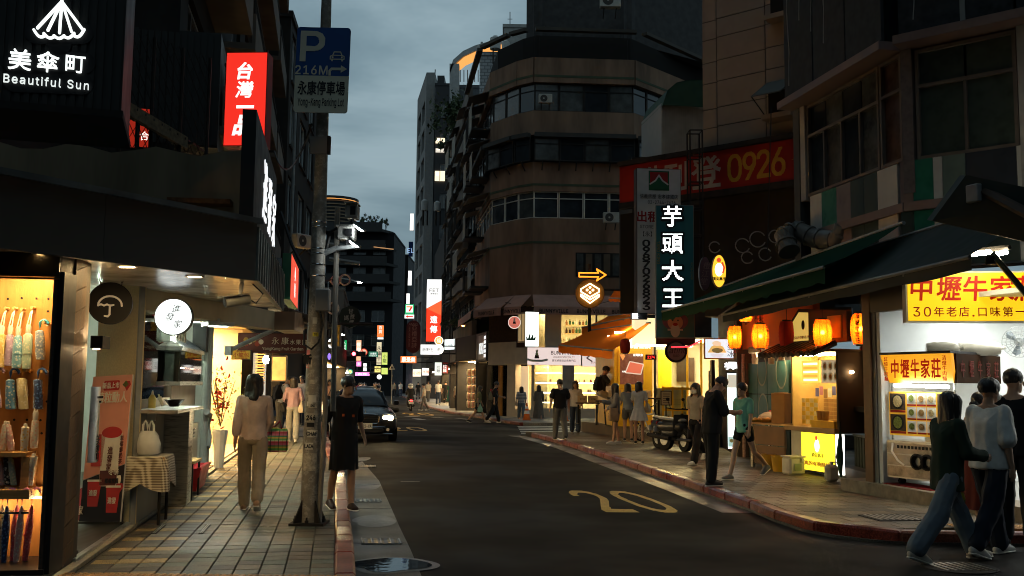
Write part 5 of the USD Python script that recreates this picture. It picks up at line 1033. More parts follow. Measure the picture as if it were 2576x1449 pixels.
PNKW=E('pink_white_panel',(1,.8,.74),.82);BRN=M('brown_letter',(.06,.03,.025));RABB=M('emblem_olive',(.3,.34,.15))
f=fr(1326,874,1462,919,44.8,3)
T=sign('liquor_sign','pinkish lit signboard reading BUNNYVILLE LIQUOR SPECIALTY with a rabbit emblem',f,PNKW,t=.2,edge=M('grey_casing',(.2,.19,.18)),texts=[('BUNNYVILLE',.7,.7,.2,BRN,{'fit':.52,'bold':.02}),('LIQUOR SPECIALTY',.68,.46,.11,M('dim_brown_letter',(.2,.13,.11)),{'fit':.4}),('寶尼維爾酒品牌專門店',.68,.27,.13,BRN,{'fit':.44}),('BUNNYVILLE',.19,.27,.075,RABB,{'fit':.2}),('2013',.19,.1,.06,BRN)])
def emblem(T,f,u,v,k,head=RABB,coat=BRN):
 for nm,sh,m in(('emblem_coat',Polygon([(-.5,-.9),(.5,-.9),(.35,-.2),(0,-.05),(-.35,-.2)]),coat),('emblem_head',Af.scale(blob(16,.3,.03,3),1,1.2),head),('emblem_ear',Af.rotate(Af.translate(Af.scale(blob(12,.12,0,1),1,2.6),.12,.62),-12),head),('emblem_ear',Af.rotate(Af.translate(Af.scale(blob(12,.12,0,1),1,2.6),-.12,.6),10),head)):
  Pt(T,nm,f.shape(Af.scale(sh,k,k,origin=(0,0)),u,v,n=.008 if'coat' in nm else .012),m)
emblem(T,f,.18,.62,.22);Pt(T,'emblem_ribbon',f.shape(LineString([(-.42,.02),(-.2,-.03),(.2,-.03),(.42,.02)]).buffer(.05),.19,.28,n=.005),M('ribbon_white',(.6,.56,.5)))
f=fr(1464,879,1590,923,45.,3);T=sign('crest_sign','pinkish lit signboard with a dark line-drawn crest half behind the orange awning',f,PNKW,t=.2,edge=M('grey_casing'),texts=[('BUNNYVILLE',.33,.24,.1,M('dim_brown_letter'),{'fit':.3})])
Pt(T,'crest',f.shape(union_all([Polygon([(-.2,.22),(.2,.22),(.2,-.02),(0,-.2),(-.2,-.02)]).buffer(.015).difference(Polygon([(-.2,.22),(.2,.22),(.2,-.02),(0,-.2),(-.2,-.02)]).buffer(-.015)),*[LineString([(a,.15),(a*2.1,-.1),(a*1.2,-.24)]).buffer(.03)for a in(-.25,.25)],sbox(-.015,-.16,.015,.2),sbox(-.18,.05,.18,.075)]),.33,.62),M('dim_brown_letter'))
f=fr(1321,784,1356,872,44.2,6);T=sign('tall_white_sign','tall blank white lit sign with a dark green grass emblem near its foot',f,E('bright_white_panel',(.95,1,.93),1.6),t=.22)
Pt(T,'grass_emblem',f.shape(union_all([Polygon([(-.2,-.12),(.2,-.12),(.2+.02,.06),(.1,-.05),(.09,.17),(-.02,-.06),(-.05,.2),(-.13,-.06),(-.22,.08)])]),.42,.26),M('grass_green',(.015,.06,.025)))
def round_sign(name,label,x,y,rp,Y,face,edge,rim=.9,yaw=0.,t=.1):
 c=W(x,y,Y);a=math.radians(yaw);X=V(math.cos(a),math.sin(a),0);Z=V(0,0,1);N=np.cross(X,Z);R=rp*PXM(Y);T=Th(name,label,'sign',c)
 Pt(T,'casing',MB().disc(c,R,X,Z,N,t,32),edge);Pt(T,'panel',MB().disc(c+N*.006,R*rim,X,Z,N,.005,32),face);f=Frame(c-X*R-Z*R+N*.006,X,2*R,2*R);return T,f
T,f=round_sign('rabbit_disc_sign','round salmon pink lit sign with a rabbit emblem and white rim',1294,811,16,45.2,E('salmon_panel',(1,.26,.18),.6),E('white_rim',(1,.85,.75),.9));emblem(T,f,.5,.62,.15,M('ribbon_white'));Pt(T,'lettering',f.shape(Lt('BUNNYVILLE',.05),.5,.25),M('ribbon_white'))
# neon diamond disc and arrow
AMB=M('amber_disc',(.3,.13,.02),ro=.45);NEO=E('warm_neon',(1,.82,.5),3.);NEA=E('orange_neon',(1,.3,.02),2.)
T,f=round_sign('neon_cube_sign','round amber sign with a glowing white neon cube above the orange awnings',1484,738,37,31,AMB,M('amber_edge',(.16,.07,.015)),.97,t=.16)
R=f.w/2
cub=[LineString([(-.62,.28),(0,.66),(.62,.28),(.62,.1),(0,-.26),(-.62,.1),(-.62,.28)]),LineString([(-.62,-.08),(-.62,-.22),(0,-.68),(.62,-.22),(.62,-.08),(0,-.44),(-.62,-.08)])]
for l in cub:Pt(T,'neon_tube',f.shape(Af.scale(l,R,R,origin=(0,0)).buffer(R*.042),.5,.5,n=.06,t=.03),NEO)
for x,y in((-.2,.22),(.2,.22),(0,.05),(0,.4)):Pt(T,'neon_dot',f.shape(Polygon([(R*(x+.085*math.cos(a)),R*(y+.085*math.sin(a)))for a in np.linspace(0,6.2,14)]),.5,.5,n=.06,t=.03),NEO)
f=fr(1457,677,1524,706,31);T=Th('neon_arrow','glowing orange neon arrow pointing right above the neon cube sign','sign',f.p(.5,0))
al=LineString([(0,.33),(.72,.33),(.66,0.),(1,.5),(.66,1),(.72,.67),(0,.67),(0,.33)]);Pt(T,'neon_tube',f.shape(Af.scale(al,f.w,f.h,origin=(0,0)).buffer(.022),0,0,n=.03,t=.03),NEA);Pt(T,'back_frame',MB().tube([f.p(0,.5,-.05),f.p(1,.5,-.05)],.02,5),DARKM)
pst=W(1484,775,31.1);T=Th('sign_mast','dark mast and cross arms holding the neon cube and arrow signs','mast',pst);Pt(T,'mast',MB().tube([V(pst[0],pst[1]+.15,3.2),V(pst[0],pst[1]+.15,5.4)],.05,8),DARKM);Pt(T,'arm',MB().tube([V(pst[0],pst[1]+.15,4.6),V(pst[0]+2.4,pst[1]+.15,4.6)],.035,6),DARKM)
# buildings along the right side, receding
TR2,s2_=band_building('balcony_building','dark building with stacked railed balconies beyond the rounded corner building',[(-3.9,68.5),(-2.15,56.3)],[(4.2,5.2,'wall',.1),(5.2,6.6,'win'),(6.6,7.7,'wall',.6),(7.7,9.3,'win'),(9.3,10.4,'wall',.65),(10.4,12.,'win'),(12.,13.1,'wall',.6),(13.1,14.6,'win'),(14.6,15.8,'wall',.65),(15.8,17.3,'win'),(17.3,18.6,'wall',.5)],GREYWALL,seed=7,bay=1.5,frames={7.7:WF,13.1:WF})
for z in(7.7,10.4,13.1,15.8):
 b=MB();
 for k in range(40):s2_[0].Sl(b,k*.3,k*.3+.035,z,z+.45,n=.66,t=.03)
 s2_[0].Sl(b,0,s2_[0].L,z+.452,z+.5,n=.67,t=.05);Pt(TR2,'railing',b,DARKM)
g=np.random.default_rng(4)
for T_i,s_i,zs_ in((TCB,scb[0],(6.4,9.2,11.9,14.3)),(TR2,s2_[0],(5.3,8.,10.6,13.3,16.))):
 for z in zs_:
  for k in range(3):
   u=(k+.12+.2*g.random())*s_i.L/3;w=s_i.L/3*(.5+.25*g.random());o=.75+.25*g.random();kind=int(g.integers(0,3))
   if kind<2:
    c=Pt(T_i,'window_cage',s_i.Sl(u,u+w,z-.1,z,n=o,t=o-.01),DARKM);b=MB()
    for q in range(int(w/.22)):s_i.Sl(b,u+q*.22,u+q*.22+.03,z+.002,z+1.2,n=o,t=.03)
    s_i.Sl(b,u,u+w,z+1.2,z+1.24,n=o,t=.04);Pt(c,'bars',b,[DARKM,WF][kind])
   Pt(T_i,'small_eave',MB().hexa([s_i.p(u-.1,z+1.55,o+.15),s_i.p(u+w+.1,z+1.55,o+.15),s_i.p(u+w+.1,z+1.9,.02),s_i.p(u-.1,z+1.9,.02)],V(0,0,.03)),M(('dull_eave_sheet','dark_eave_sheet')[k%2],((.1,.09,.08),(.03,.028,.026))[k%2]))
b=MB()
for u in(2.2,3.,7.5,8.3):b.tube([s2_[0].p(u,4.2,.95),s2_[0].p(u,14.,.95)],.03,5)
for z in np.arange(4.6,14,.7):
 for u in(2.2,7.5):b.tube([s2_[0].p(u,z,.95),s2_[0].p(u+.8,z,.95)],.022,4)
Pt(TR2,'service_ladders',b,DARKM,kind='stuff')
def block(name,label,x0,x1,ytop,Y,dep,mat,z0=0.,rows=(),bay=2.4,win=(1.3,1.4),lit=(),seed=1,frame=GREYM):
 "plain block facing the camera: picture columns x0..x1 at depth Y, roof at picture row ytop"
 A,B=W(x0,900,Y),W(x1,900,Y);z1=W((x0+x1)/2,ytop,Y)[2]
 return facade_building(name,label,(A[0],Y),(B[0],Y+.01),z0,z1,mat,rows,bay,win=win,depth=dep,lit=lit,frame=frame,seed=seed)
TILEF=RAW('small_tile_wall',{'g':('geometry',{}),'mp':('mapping',{'rotation':(1.5708,0,0)}),'b':('brick_texture',{'scale':1.,'brick_width':.42,'row_height':.24,'mortar_size':.03,'color1':(.24,.235,.23),'color2':(.29,.285,.28),'mortar':(.1,.1,.1)}),'p':('principled_bsdf',{'roughness':.4})},[('g.position','mp.vector'),('mp.vector','b.vector'),('b.color','p.base_color')],'p.BSDF')
TT,pt=block('tiled_building','taller building faced with small grey tiles carrying a water tank behind the balcony building',1197,1300,132,69.5,12,TILEF,rows=(8,12,16,20),bay=6,win=(.5,1.2))
for k in range(3):Pt(TT,'dark_slot',pt.Sl(.12+k*.16,.22+k*.16,18.3,20.3,n=.02,t=.03),PANE)
TP,_=block('rooftop_block','pale concrete rooftop room above the tiled building',1258,1345,62,74,8,M('pale_concrete',(.27,.26,.24),ro=.8,var=.2),z0=20,rows=(25.3,),bay=3,win=(.8,.8))
for x,y0,y1,w,Y,lab in((1246,88,130,28,68.6,'white cylindrical water tank on the roof of the tiled building'),(1272,100,132,20,70.5,'smaller steel water tank beside the white one on the tiled roof'),(1068,500,535,18,62,'steel water tank on a low roof near the lit tower windows, left one'),(1100,505,535,18,62,'steel water tank on a low roof near the lit tower windows, right one')):
 c=W(x,y1,Y);h=(y1-y0)*PXM(Y);r=w*PXM(Y)/2;T=Th('water_tank',lab,'water tank',c);Pt(T,'tank',MB().lathe([(0,.15*h),(r,.15*h),(r,.85*h),(r*.5,.95*h),(r*.4,h),(0,h)],c,16),M('dull_tank',(.34,.33,.31),ro=.45,var=.2),smooth=40)
 for k in range(3):Pt(T,'leg',MB().tube([c+V(math.cos(k*2.1)*r*.8,math.sin(k*2.1)*r*.8,-.8),c+V(math.cos(k*2.1)*r*.8,math.sin(k*2.1)*r*.8,.15*h)],.05,5),DARKM)
for x,y0,y1,Y,l in((1283,30,62,74,'left'),(1334,22,95,74,'right')):T=Th('antenna',f'thin rooftop antenna against the sky, the {l} one','antenna',W(x,y1,Y));Pt(T,'mast',MB().tube([W(x,y1+6,Y),W(x,y0,Y)],.03,5),DARKM);Pt(T,'cross',MB().tube([W(x-6,y0+18,Y),W(x+6,y0+18,Y)],.02,4),DARKM)
ARC=M('arch_concrete',(.3,.3,.29),ro=.7,var=.15)
TA2,pa2=block('arch_building','pale building with a curved roof arch lit orange from below',1134,1262,215,86,9,M('dark_glass_wall',(.05,.052,.055),ro=.35,var=.3),rows=(9,13,17,21),bay=2.2,win=(1.4,1.6))
Pt(TA2,'corner_column',MB().hexa([W(1131,1000,85.6)*V(1,1,0),W(1155,1000,85.6)*V(1,1,0),W(1155,160,85.6),W(1131,160,85.6)],V(0,-.8,0)),ARC)
pts=[W(1131,175,85.6),W(1140,150,85.6),W(1165,128,85.6),W(1195,114,85.6),W(1230,104,85.6),W(1262,100,85.6)]
b=MB();b2=MB()
for a,c in zip(pts[:-1],pts[1:]):
 b.hexa([a+V(0,0,-.5),c+V(0,0,-.5),c,a],V(0,-2.5,0));b2.hexa([a+V(.1,.1,-.56),c+V(.1,.1,-.56),c+V(.1,2.4,-.56),a+V(.1,2.4,-.56)],V(0,0,-.04))
Pt(TA2,'arch',b,ARC);Pt(TA2,'lit_soffit',b2,E('orange_soffit',(1,.42,.1),1.1))
for x in(1212,1262):Pt(TA2,'arch_post',MB().tube([W(x,106,86.5),W(x,216,86.5)],.12,6),ARC)
for x in range(1158,1212,9):Pt(TA2,'glass_rail_post',MB().tube([W(x,176,85.9),W(x,206,85.9)],.04,4),GREYM)
Pt(TA2,'lit_window',MB().hexa([W(1259,140,85.4),W(1277,140,85.4),W(1277,112,85.4),W(1259,112,85.4)],V(0,-.1,0)),E('orange_soffit',(1,.42,.1),1.1))
GA,GB,GC=W(1060,900,104),W(1082,900,104),None;zt=W(1070,182,104)[2];Lf=Plan((GA[0],104),(GA[0]-1.95,114.5))
SLABM=M('tower_render',(.2,.195,.185),ro=.8,var=.15)
tw=Th('slab_tower','tall narrow grey tower slab standing against the sky','building',(GA[0],104,0))
Pt(tw,'gable_wall',MB().hexa([V(GA[0],104,0),V(GB[0],104,0),V(GB[0],104,zt),V(GA[0],104,zt)],V(0,-10,0)),SLABM)
holes=[(1.2+k*4.6,4.6+k*4.6,5+r*3.1,7.2+r*3.1)for k in range(2)for r in range(9)]
b=MB();b.add(*wall((GA[0]-.01,104),(GA[0]-1.95,114.5),0,zt+0.,holes,.5));Pt(tw,'street_wall',b,SLABM)
for h in holes:w=Pt(tw,'window',Lf.Sl(h[0],h[1],h[2],h[3],n=-.35,t=.05),PANE)
Pt(tw,'parapet_rail',MB().tube([V(GB[0],104,zt+.3),V(GB[0]-.9,114,zt+.3)],.06,5),GREYM)
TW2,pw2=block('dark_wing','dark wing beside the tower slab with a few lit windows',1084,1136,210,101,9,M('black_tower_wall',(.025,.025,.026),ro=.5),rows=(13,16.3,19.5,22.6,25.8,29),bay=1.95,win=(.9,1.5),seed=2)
for i,(x0,y0,x1,y1)in enumerate(((1096,347,1119,360),(1096,373,1119,383),(1094,430,1119,455))):
 f=fr(x0,y0,x1,y1,100.7);w=Pt(TW2,'lit_window',f.Sl(t=.1,n=0.),LITW[i%2],label='lit warm window');Pt(w,'mullion',f.Sl(.47,.53,0,1,n=.02,t=.015),BLACK)
 Pt(w,'ceiling_lamp',f.Sl(.15,.4,.55,.8,n=.03,t=.02),E('window_lamp',(1,.9,.7),3))
Pt(TW2,'roof_room',MB().hexa([W(1100,215,102),W(1118,215,102),W(1118,190,102),W(1100,190,102)],V(0,-3,0)),M('black_tower_wall'))
for x0,y0,x1,y1 in((1031,537,1041,580),(1026,681,1036,718),(1022,738,1031,768)):
 sign('white_side_sign',{537:'white lit panel on the tower side, the topmost of three',681:'white lit panel on the tower side, the middle of three',738:'small white lit panel above the green convenience shop sign'}[y0],fr(x0,y0,x1,y1,97,0),E('white_far_panel',(1,1,.96),1.3),t=.3)
sign('blue_side_sign','dim blue letter panel on the tower side between the white panels',fr(1028,608,1038,645,97.5),M('blue_panel',(.01,.03,.12)),t=.3,texts=[('EL',.5,.4,.3,E('blue_letter',(.4,.6,1),.9))])
LEAF=[M('dusk_leaf',(.035,.05,.025),ro=.6,var=.5,scale=6),M('dusk_leaf_pale',(.06,.075,.035),ro=.6,var=.5,scale=6)]
def bush(name,label,c,rx,ry,rz,n,leaf,seed,trunk=0.,cat='tree',group=None):
 g=np.random.default_rng(seed);T=Th(name,label,cat,c,group=group);b=[MB(),MB()];hub=[np.array(c)+V(*(g.normal(0,.5,3)*V(rx,ry,rz)))for _ in range(max(6,n//60))]
 for k in range(n):
  h=hub[k%len(hub)];p=h+g.normal(0,.22,3)*V(rx,ry,rz);a,e=g.normal(0,1,3),g.normal(0,1,3);a/=np.linalg.norm(a);e=np.cross(a,e);e/=np.linalg.norm(e);s=leaf*g.uniform(.6,1.3)
  b[k%2].add([p-a*s,p+e*s*.45,p+a*s,p-e*s*.45],[[0,1,2,3]])
 Pt(T,'foliage',b[0],LEAF[0]);Pt(T,'foliage',b[1],LEAF[1])
 if trunk:
  t=MB();base_=np.array(c)-V(0,0,trunk)
  for h in hub:t.tube([base_,base_+(np.array(c)-base_)*.5+(h-c)*.2,h],[.02+.02*trunk,.02+.012*trunk,.012],5)
  Pt(T,'stems',t,M('dusk_bark',(.03,.025,.02)))
 return T
bush('hanging_greenery','dark mass of greenery hanging from the balconies left of the tiled building',W(1150,300,70),1.1,.9,2.6,700,.22,1,cat='plant')
bush('hanging_greenery','smaller dark greenery below the big one on the balconies',W(1135,375,72),.6,.7,.7,260,.2,2,cat='plant')
bush('hanging_greenery','orange lit greenery over the shop lamps beyond the corner building',W(1152,805,57),.7,.5,.45,260,.13,3,cat='plant')
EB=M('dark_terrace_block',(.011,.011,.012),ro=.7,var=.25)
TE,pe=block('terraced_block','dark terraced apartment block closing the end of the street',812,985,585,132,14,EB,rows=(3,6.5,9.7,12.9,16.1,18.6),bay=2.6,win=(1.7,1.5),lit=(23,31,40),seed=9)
for i,y in enumerate((575,620,660,705,750)):
 x1=(985,992,996,1002,1006)[i];a,c=W(812,y,130.6),W(x1,y,130.6);bb=MB();z=a[2];bb.hexa([V(a[0],130.4,z),V(c[0]-1.2,130.4,z),V(c[0],133,z),V(a[0],136,z)],V(0,0,.35));bb.hexa([V(a[0],130.4,z),V(c[0]-1.2,130.4,z),V(c[0]-1.2,130.4,z+.9),V(a[0],130.4,z+.9)],V(0,-.12,0));Pt(TE,'balcony',bb,M('terrace_slab',(.035,.034,.033),ro=.7))
Pt(TE,'orange_strip',MB().hexa([W(940,622,130.2),W(990,628,130.2),W(990,626,130.2),W(940,620,130.2)],V(0,-.1,0)),E('orange_strip',(1,.5,.2),.5))
drum=Th('louvred_penthouse','rounded penthouse with lit horizontal louvres on top of the terraced block','building',W(855,570,134));cx=W(838,560,137);zb_,zt_=W(855,570,132)[2],W(855,492,132)[2]
Pt(drum,'drum',MB().lathe([(0,zb_),(3.,zb_),(3.,zt_),(0,zt_)],(cx[0],137,0),28),M('penthouse_dark',(.03,.03,.03)))
for k in range(9):z=zb_+(zt_-zb_)*(k+.3)/9;Pt(drum,'louvre',MB().lathe([(3.02,z),(3.22,z),(3.22,z+.12),(3.02,z+.12)],(cx[0],137,0),28),M('bronze_louvre',(.22,.15,.09),ro=.5))
Pt(drum,'cornice',MB().lathe([(3.,zt_),(3.45,zt_),(3.45,zt_+.35),(0,zt_+.5)],(cx[0],137,0),28),M('penthouse_dark'));Pt(drum,'light_strip',MB().lathe([(3.3,zt_-.08),(3.42,zt_-.08),(3.42,zt_-.01),(3.3,zt_-.01)],(cx[0],137,0),28),E('orange_soffit',(1,.42,.1),1.1))
for i,(x,y,r)in enumerate(((912,553,8),(926,550,10),(942,552,9),(958,556,8),(971,560,8))):
 bush('roof_tree',['small roof tree, leftmost of the row on the terraced block','tallest roof tree on the terraced block','roof tree in the middle of the row on the terraced block','roof tree right of the middle on the terraced block','roof tree at the right end of the terraced block'][i],W(x,y,133),r*.045,.4,r*.05,170,.14,20+i,trunk=1.3,group='trees on the roof terrace')
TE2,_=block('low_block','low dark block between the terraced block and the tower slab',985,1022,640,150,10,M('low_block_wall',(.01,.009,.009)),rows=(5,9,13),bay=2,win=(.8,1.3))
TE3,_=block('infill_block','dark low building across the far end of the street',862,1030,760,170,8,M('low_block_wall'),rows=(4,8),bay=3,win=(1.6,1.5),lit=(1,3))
TR5,_s5=band_building('shop_building','dark shop building between the balcony building and the dark wing',[(-6.9,92),(-4.,69)],[(4.2,5.6,'wall',.1),(5.6,7.2,'win'),(7.2,8.5,'wall',.3),(8.5,10.2,'win'),(10.2,13.4,'wall',.3)],DARKWALL,seed=11,bay=2)
TR6,_s6=band_building('shop_building','low dark shop building under the tower slab',[(-8.9,103),(-7.,92.3)],[(4.,5.4,'wall',.1),(5.4,7,'win'),(7,9.4,'wall',.3)],GREYWALL,seed=12,bay=2)
def arcade(label,A,B,zh,lights,wallm,seed,fascia=DARKWALL,deep=3.):
 s=Plan(A,B);T=Th('far_shop',label,'shop',s.p(s.L/2,SW));Pt(T,'back_wall',s.Sl(0,s.L,SW,zh,n=-deep,t=.1),wallm);Pt(T,'fascia',s.Sl(0,s.L,zh,4.18,n=.05,t=.3),fascia)
 Pt(T,'ceiling',s.Sl(0.,s.L,zh-.05,zh-.01,n=-.1,t=deep-.1),wallm)
 for u in(0,s.L-.16):Pt(T,'pier',s.Sl(u,u+.15,SW,zh-.06,n=0.,t=deep),DARKWALL)
 n=max(1,int(s.L/2.2))
 for k in range(n):u=(k+.5)*s.L/n;Pt(T,'ceiling_light',MB().hexa([s.p(u-.5,zh-.09,-.5),s.p(u+.5,zh-.09,-.5),s.p(u+.5,zh-.09,-1.2),s.p(u-.5,zh-.09,-1.2)],V(0,0,.02)),lights)
 return T,s
WL2,CL2=E('warm_shop_light',(1,.72,.36),75),E('cool_shop_light',(.95,1,.95),60)
T,s_=arcade('glowing slipper shop open to the street beside the KOKKO shop',(-3.05,56.4),(-1.8,51.9),2.9,E('slipper_light',(1,.76,.4),95),IW,1)
for r in range(5):
 for k in range(7):
  o=s_.p(2.2+k*.32,.55+r*.42,-.15+0.*k);Pt(T,'slipper',MB().lathe([(0,0.),(.1,0.),(.12,.03),(.08,.07),(0,.08)],o,8,ax=(s_.X,s_.Z,s_.N),sy=1.7),[M('cream_slipper',(.66,.55,.34)),M('pink_slipper',(.62,.3,.22)),M('brown_slipper',(.28,.14,.06))][(r*3+k)%3])
for k in range(4):Pt(T,'rack_bar',MB().tube([s_.p(2.,.5+k*.55,-.25),s_.p(4.5,.5+k*.55,-.25)],.02,4),DARKM)
T,s_=arcade('grey KOKKO shop with warm doorway',(-1.78,51.8),(-1.15,48.6),2.75,WL2,CRW,2,fascia=M('dark_grey_board',(.05,.048,.045)))
fK=Frame(s_.p(.9,2.85,.07),s_.X,1.7,1.2);Pt(T,'sign_panel',fK.Sl(t=.04),M('grey_sign_panel',(.17,.165,.155),ro=.5));Pt(T,'lettering',fK.shape(Af.scale(Lt('KOKKO',.36,gap=-.02),.8,1.5),.5,.45),E('white_letter_soft',(.95,1,1),1.4))
Pt(T,'black_board',s_.Sl(2.62,s_.L,2.8,4.1,n=.08,t=.05),BLACK)
for q in range(5):Pt(T,'white_characters',Frame(s_.p(2.65,2.9,.1),s_.X,.7,1.1).shape(Lt('食町巷',.18),.5,.1+q*.2),E('white_letter_soft',(.95,1,1),1.4))
for q in range(3):Pt(T,'glass_door',s_.Sl(.1+q*1.,1.+q*1.,SW,2.6,n=-.5,t=.02),GLASS)
arcade('shop with a black brick fascia and warm inside',(-3.75,62),(-3.1,56.6),2.9,WL2,M('warm_brick',(.22,.12,.07)),3,fascia=M('black_brick',(.03,.028,.027),bump=.5))
arcade('white lit shop behind the walking man with a cap',(-4.2,68),(-3.8,62.2),2.9,CL2,TILEW,4)
arcade('dim shop with a warm doorway below the red chemist sign',(-5.6,81),(-4.,68.4),2.9,WL2,WARMW,5)
arcade('dark shops below the tower',(-8.6,102),(-5.7,81.4),2.9,E('dim_shop_light',(1,.8,.55),25),DARKWALL,6)
for a,c,l,lt in((46,80,'lit shops on the far left side of the street, nearer group',WL2),(81,122,'lit shops on the far left side of the street, farther group',CL2)):arcade(l,(lk(c)-2.,c),(lk(a)-2.,a),2.9,lt,WARMW,7)
arcade('row of lit shopfronts across the far end of the street',(-29,168),(-12,166),3.2,E('pinkish_shop_light',(1,.75,.9),60),TILEW,8,deep=4)
# far signs
def S_(name,label,box,Y,face,texts=(),t=.18,edge=BLACK,yaw=0):
 f=fr(*box,Y,yaw);T=sign(name,label,f,face,edge=edge,t=t,texts=texts,rim=.02);e=1 if box[0]>985 else-1
 for v in(.85,.15):Pt(T,'bracket',MB().tube([f.p(.5,v,-t/2),f.p(.5,v,-t/2)+V(e*(f.w/2+1.1),.2,0)],.035,5),DARKM)
 return T
WPA=E('white_shop_panel',(1,1,.97),1.15);RPA=E('red_shop_panel',(1,.06,.02),1.);GPA=E('green_shop_panel',(.02,.42,.12),1.);WLE=E('bright_letter',(1,1,.95),1.3);OPA=E('orange_shop_panel',(1,.22,.05),1.2);YPA=E('yellow_shop_panel',(1,.85,.25),1.);CRP=E('cream_shop_panel',(1,.85,.55),.8);PPA=E('magenta_panel',(1,.25,.6),1.6);TEA=E('teal_panel',(.03,.45,.32),.9)
f=fr(1072,702,1111,860,58);T=sign('telecom_sign','tall white over red lit sign reading FET above the white rounded sign',f,WPA,t=.3,texts=[('FET',.5,.82,.055,M('grey_letter',(.12,.1,.1)),{'fit':.62}),('遠傳電信',.5,.765,.025,M('grey_letter'),{'fit':.5})],rim=.02)
Pt(T,'red_panel',MB().poly(Polygon([(.02,.02),(f.w-.02,.02),(f.w-.02,f.h*.66),(.02,f.h*.53)]),f.p(0,0,.008),f.X,f.Z,f.N,.006),RPA)
Pt(T,'red_wedge',MB().poly(Polygon([(.02,f.h*.53),(f.w-.02,f.h*.66),(f.w-.02,f.h*.42)]),f.p(0,0,.012),f.X,f.Z,f.N,.004),E('red_orange_panel',(1,.13,.04),1.2))
for st,v in(('遠',.355),('傳',.2)):Pt(T,'lettering',f.shape(Lt(st,.4,bold=.03),.5,v,n=.016),WLE)
S_('rounded_white_sign','white rounded lit sign reading FET below the tall telecom sign',(1057,866,1106,893),56.5,WPA,[('遠傳FET',.45,.5,.34,M('grey_letter'),{'fit':.7})])
T,f=round_sign('round_gold_sign','round gold lit sign with a white ring beside the tall telecom sign',1104,857,11,55,E('gold_panel',(1,.55,.12),1.),E('white_rim_bright',(1,.95,.85),1.6),.84);Pt(T,'lettering',f.shape(Lt('福',.24),.5,.5),WLE)
T,f=round_sign('round_white_sign','round white lit sign below the round gold one',1104,879,12,55.2,WPA,E('white_rim_bright',(1,.95,.85),1.6),.9);Pt(T,'lettering',f.shape(Lt('茶',.2),.5,.5),M('pale_gold_letter',(.6,.5,.3)))
f=fr(1018,765,1042,801,72);T=sign('convenience_sign','green and white lit convenience shop sign with a red 7 and an arrow',f,E('green_white',(.03,.45,.16),1.1),t=.2,rim=.02)
for u0,u1,v0,v1 in((.14,.86,.42,.93),(0.,1.,0.,.26)):Pt(T,'white_field',f.Sl(u0,u1,v0,v1,n=.006,t=.005),WPA)
R7,O7=E('seven_red',(1,.04,.02),.8),E('seven_orange',(1,.35,.05),1.)
Pt(T,'seven_top',f.shape(Polygon([(-.22,.12),(.22,.12),(.22,.03),(-.22,.03)]),.5,.74,n=.012),O7);Pt(T,'seven_stem',f.shape(Polygon([(.22,.05),(.05,-.25),(-.08,-.25),(.08,.05)]),.5,.74,n=.014),R7)
Pt(T,'arrow',f.shape(union_all([sbox(-.15,-.035,.26,.035),Polygon([(-.28,0),(-.1,.1),(-.1,-.1)])]),.5,.13,n=.012),R7)
f=fr(1022,806,1057,888,66);T=Th('maroon_oval_sign','unlit maroon pill-shaped sign with pale characters','sign',f.p(.5,0));pill=LineString([(f.w/2,f.w/2),(f.w/2,f.h-f.w/2)]).buffer(f.w/2);Pt(T,'plate',MB().poly(pill,f.O,f.X,f.Z,f.N,.15),M('maroon_plate',(.085,.012,.014),ro=.4))
MT=M('dim_rose_letter',(.3,.16,.14));Pt(T,'lettering',f.shape(Lt('亞禮亞詩',.34,vertical=True),.58,.5),MT);Pt(T,'lettering',f.shape(Af.rotate(Lt('AMAS HAIR STUDIO',.1),-90),.22,.5),MT);Pt(T,'lettering',f.shape(Lt('AMAS',.16),.5,.88),MT)
S_('chemist_sign','red orange lit sign with white characters hanging below the maroon sign',(1007,895,1048,914),69,OPA,[('康是美',.5,.5,.66,WLE,{'fit':.84,'bold':.02})])
S_('white_box_sign','white and orange lit box sign below the chemist sign, left one',(1038,928,1060,948),76,E('warm_white_panel',(1,.88,.72),1.3),[('小吃',.5,.45,.5,OPA)])
S_('white_box_sign','white lit box sign below the chemist sign, right one',(1061,925,1079,945),74,WPA,[('涼麵',.5,.5,.4,OPA)])
S_('pale_banner','pale lit hanging banner sign beside a red cloth',(1093,911,1112,945),61,E('pale_banner_panel',(.95,1,.93),1.),[('拉麵',.5,.5,.25,M('grey_letter'),{'vertical':True})])
S_('red_banner','red cloth banner beside the pale hanging banner',(1113,911,1128,942),61.5,M('red_cloth',(.4,.06,.05)),[('拉麵',.4,.5,.3,WLE,{'vertical':True})],t=.03)
S_('white_awning_sign','white lit awning sign along the shops below the balcony building',(1118,852,1158,880),58,E('soft_white_panel',(.9,1,.98),1.3),[('小元',.4,.5,.4,M('grey_letter'))],yaw=-60)
c=W(1165,820,54.5);T=Th('shade_lamp','small orange shade lamp over the shop greenery','lamp',c);Pt(T,'shade',MB().lathe([(.05,.12),(.22,0),(.2,0),(.04,.1)],c,12),M('shade_orange',(.5,.15,.04)));Pt(T,'bulb',MB().lathe([(0,-.03),(.09,0),(.05,.06),(0,.07)],c,10),E('shade_bulb',(1,.5,.15),22));Pt(T,'arm',MB().tube([c+V(0,0,.12),c+V(.3,.5,.3)],.02,5),DARKM)
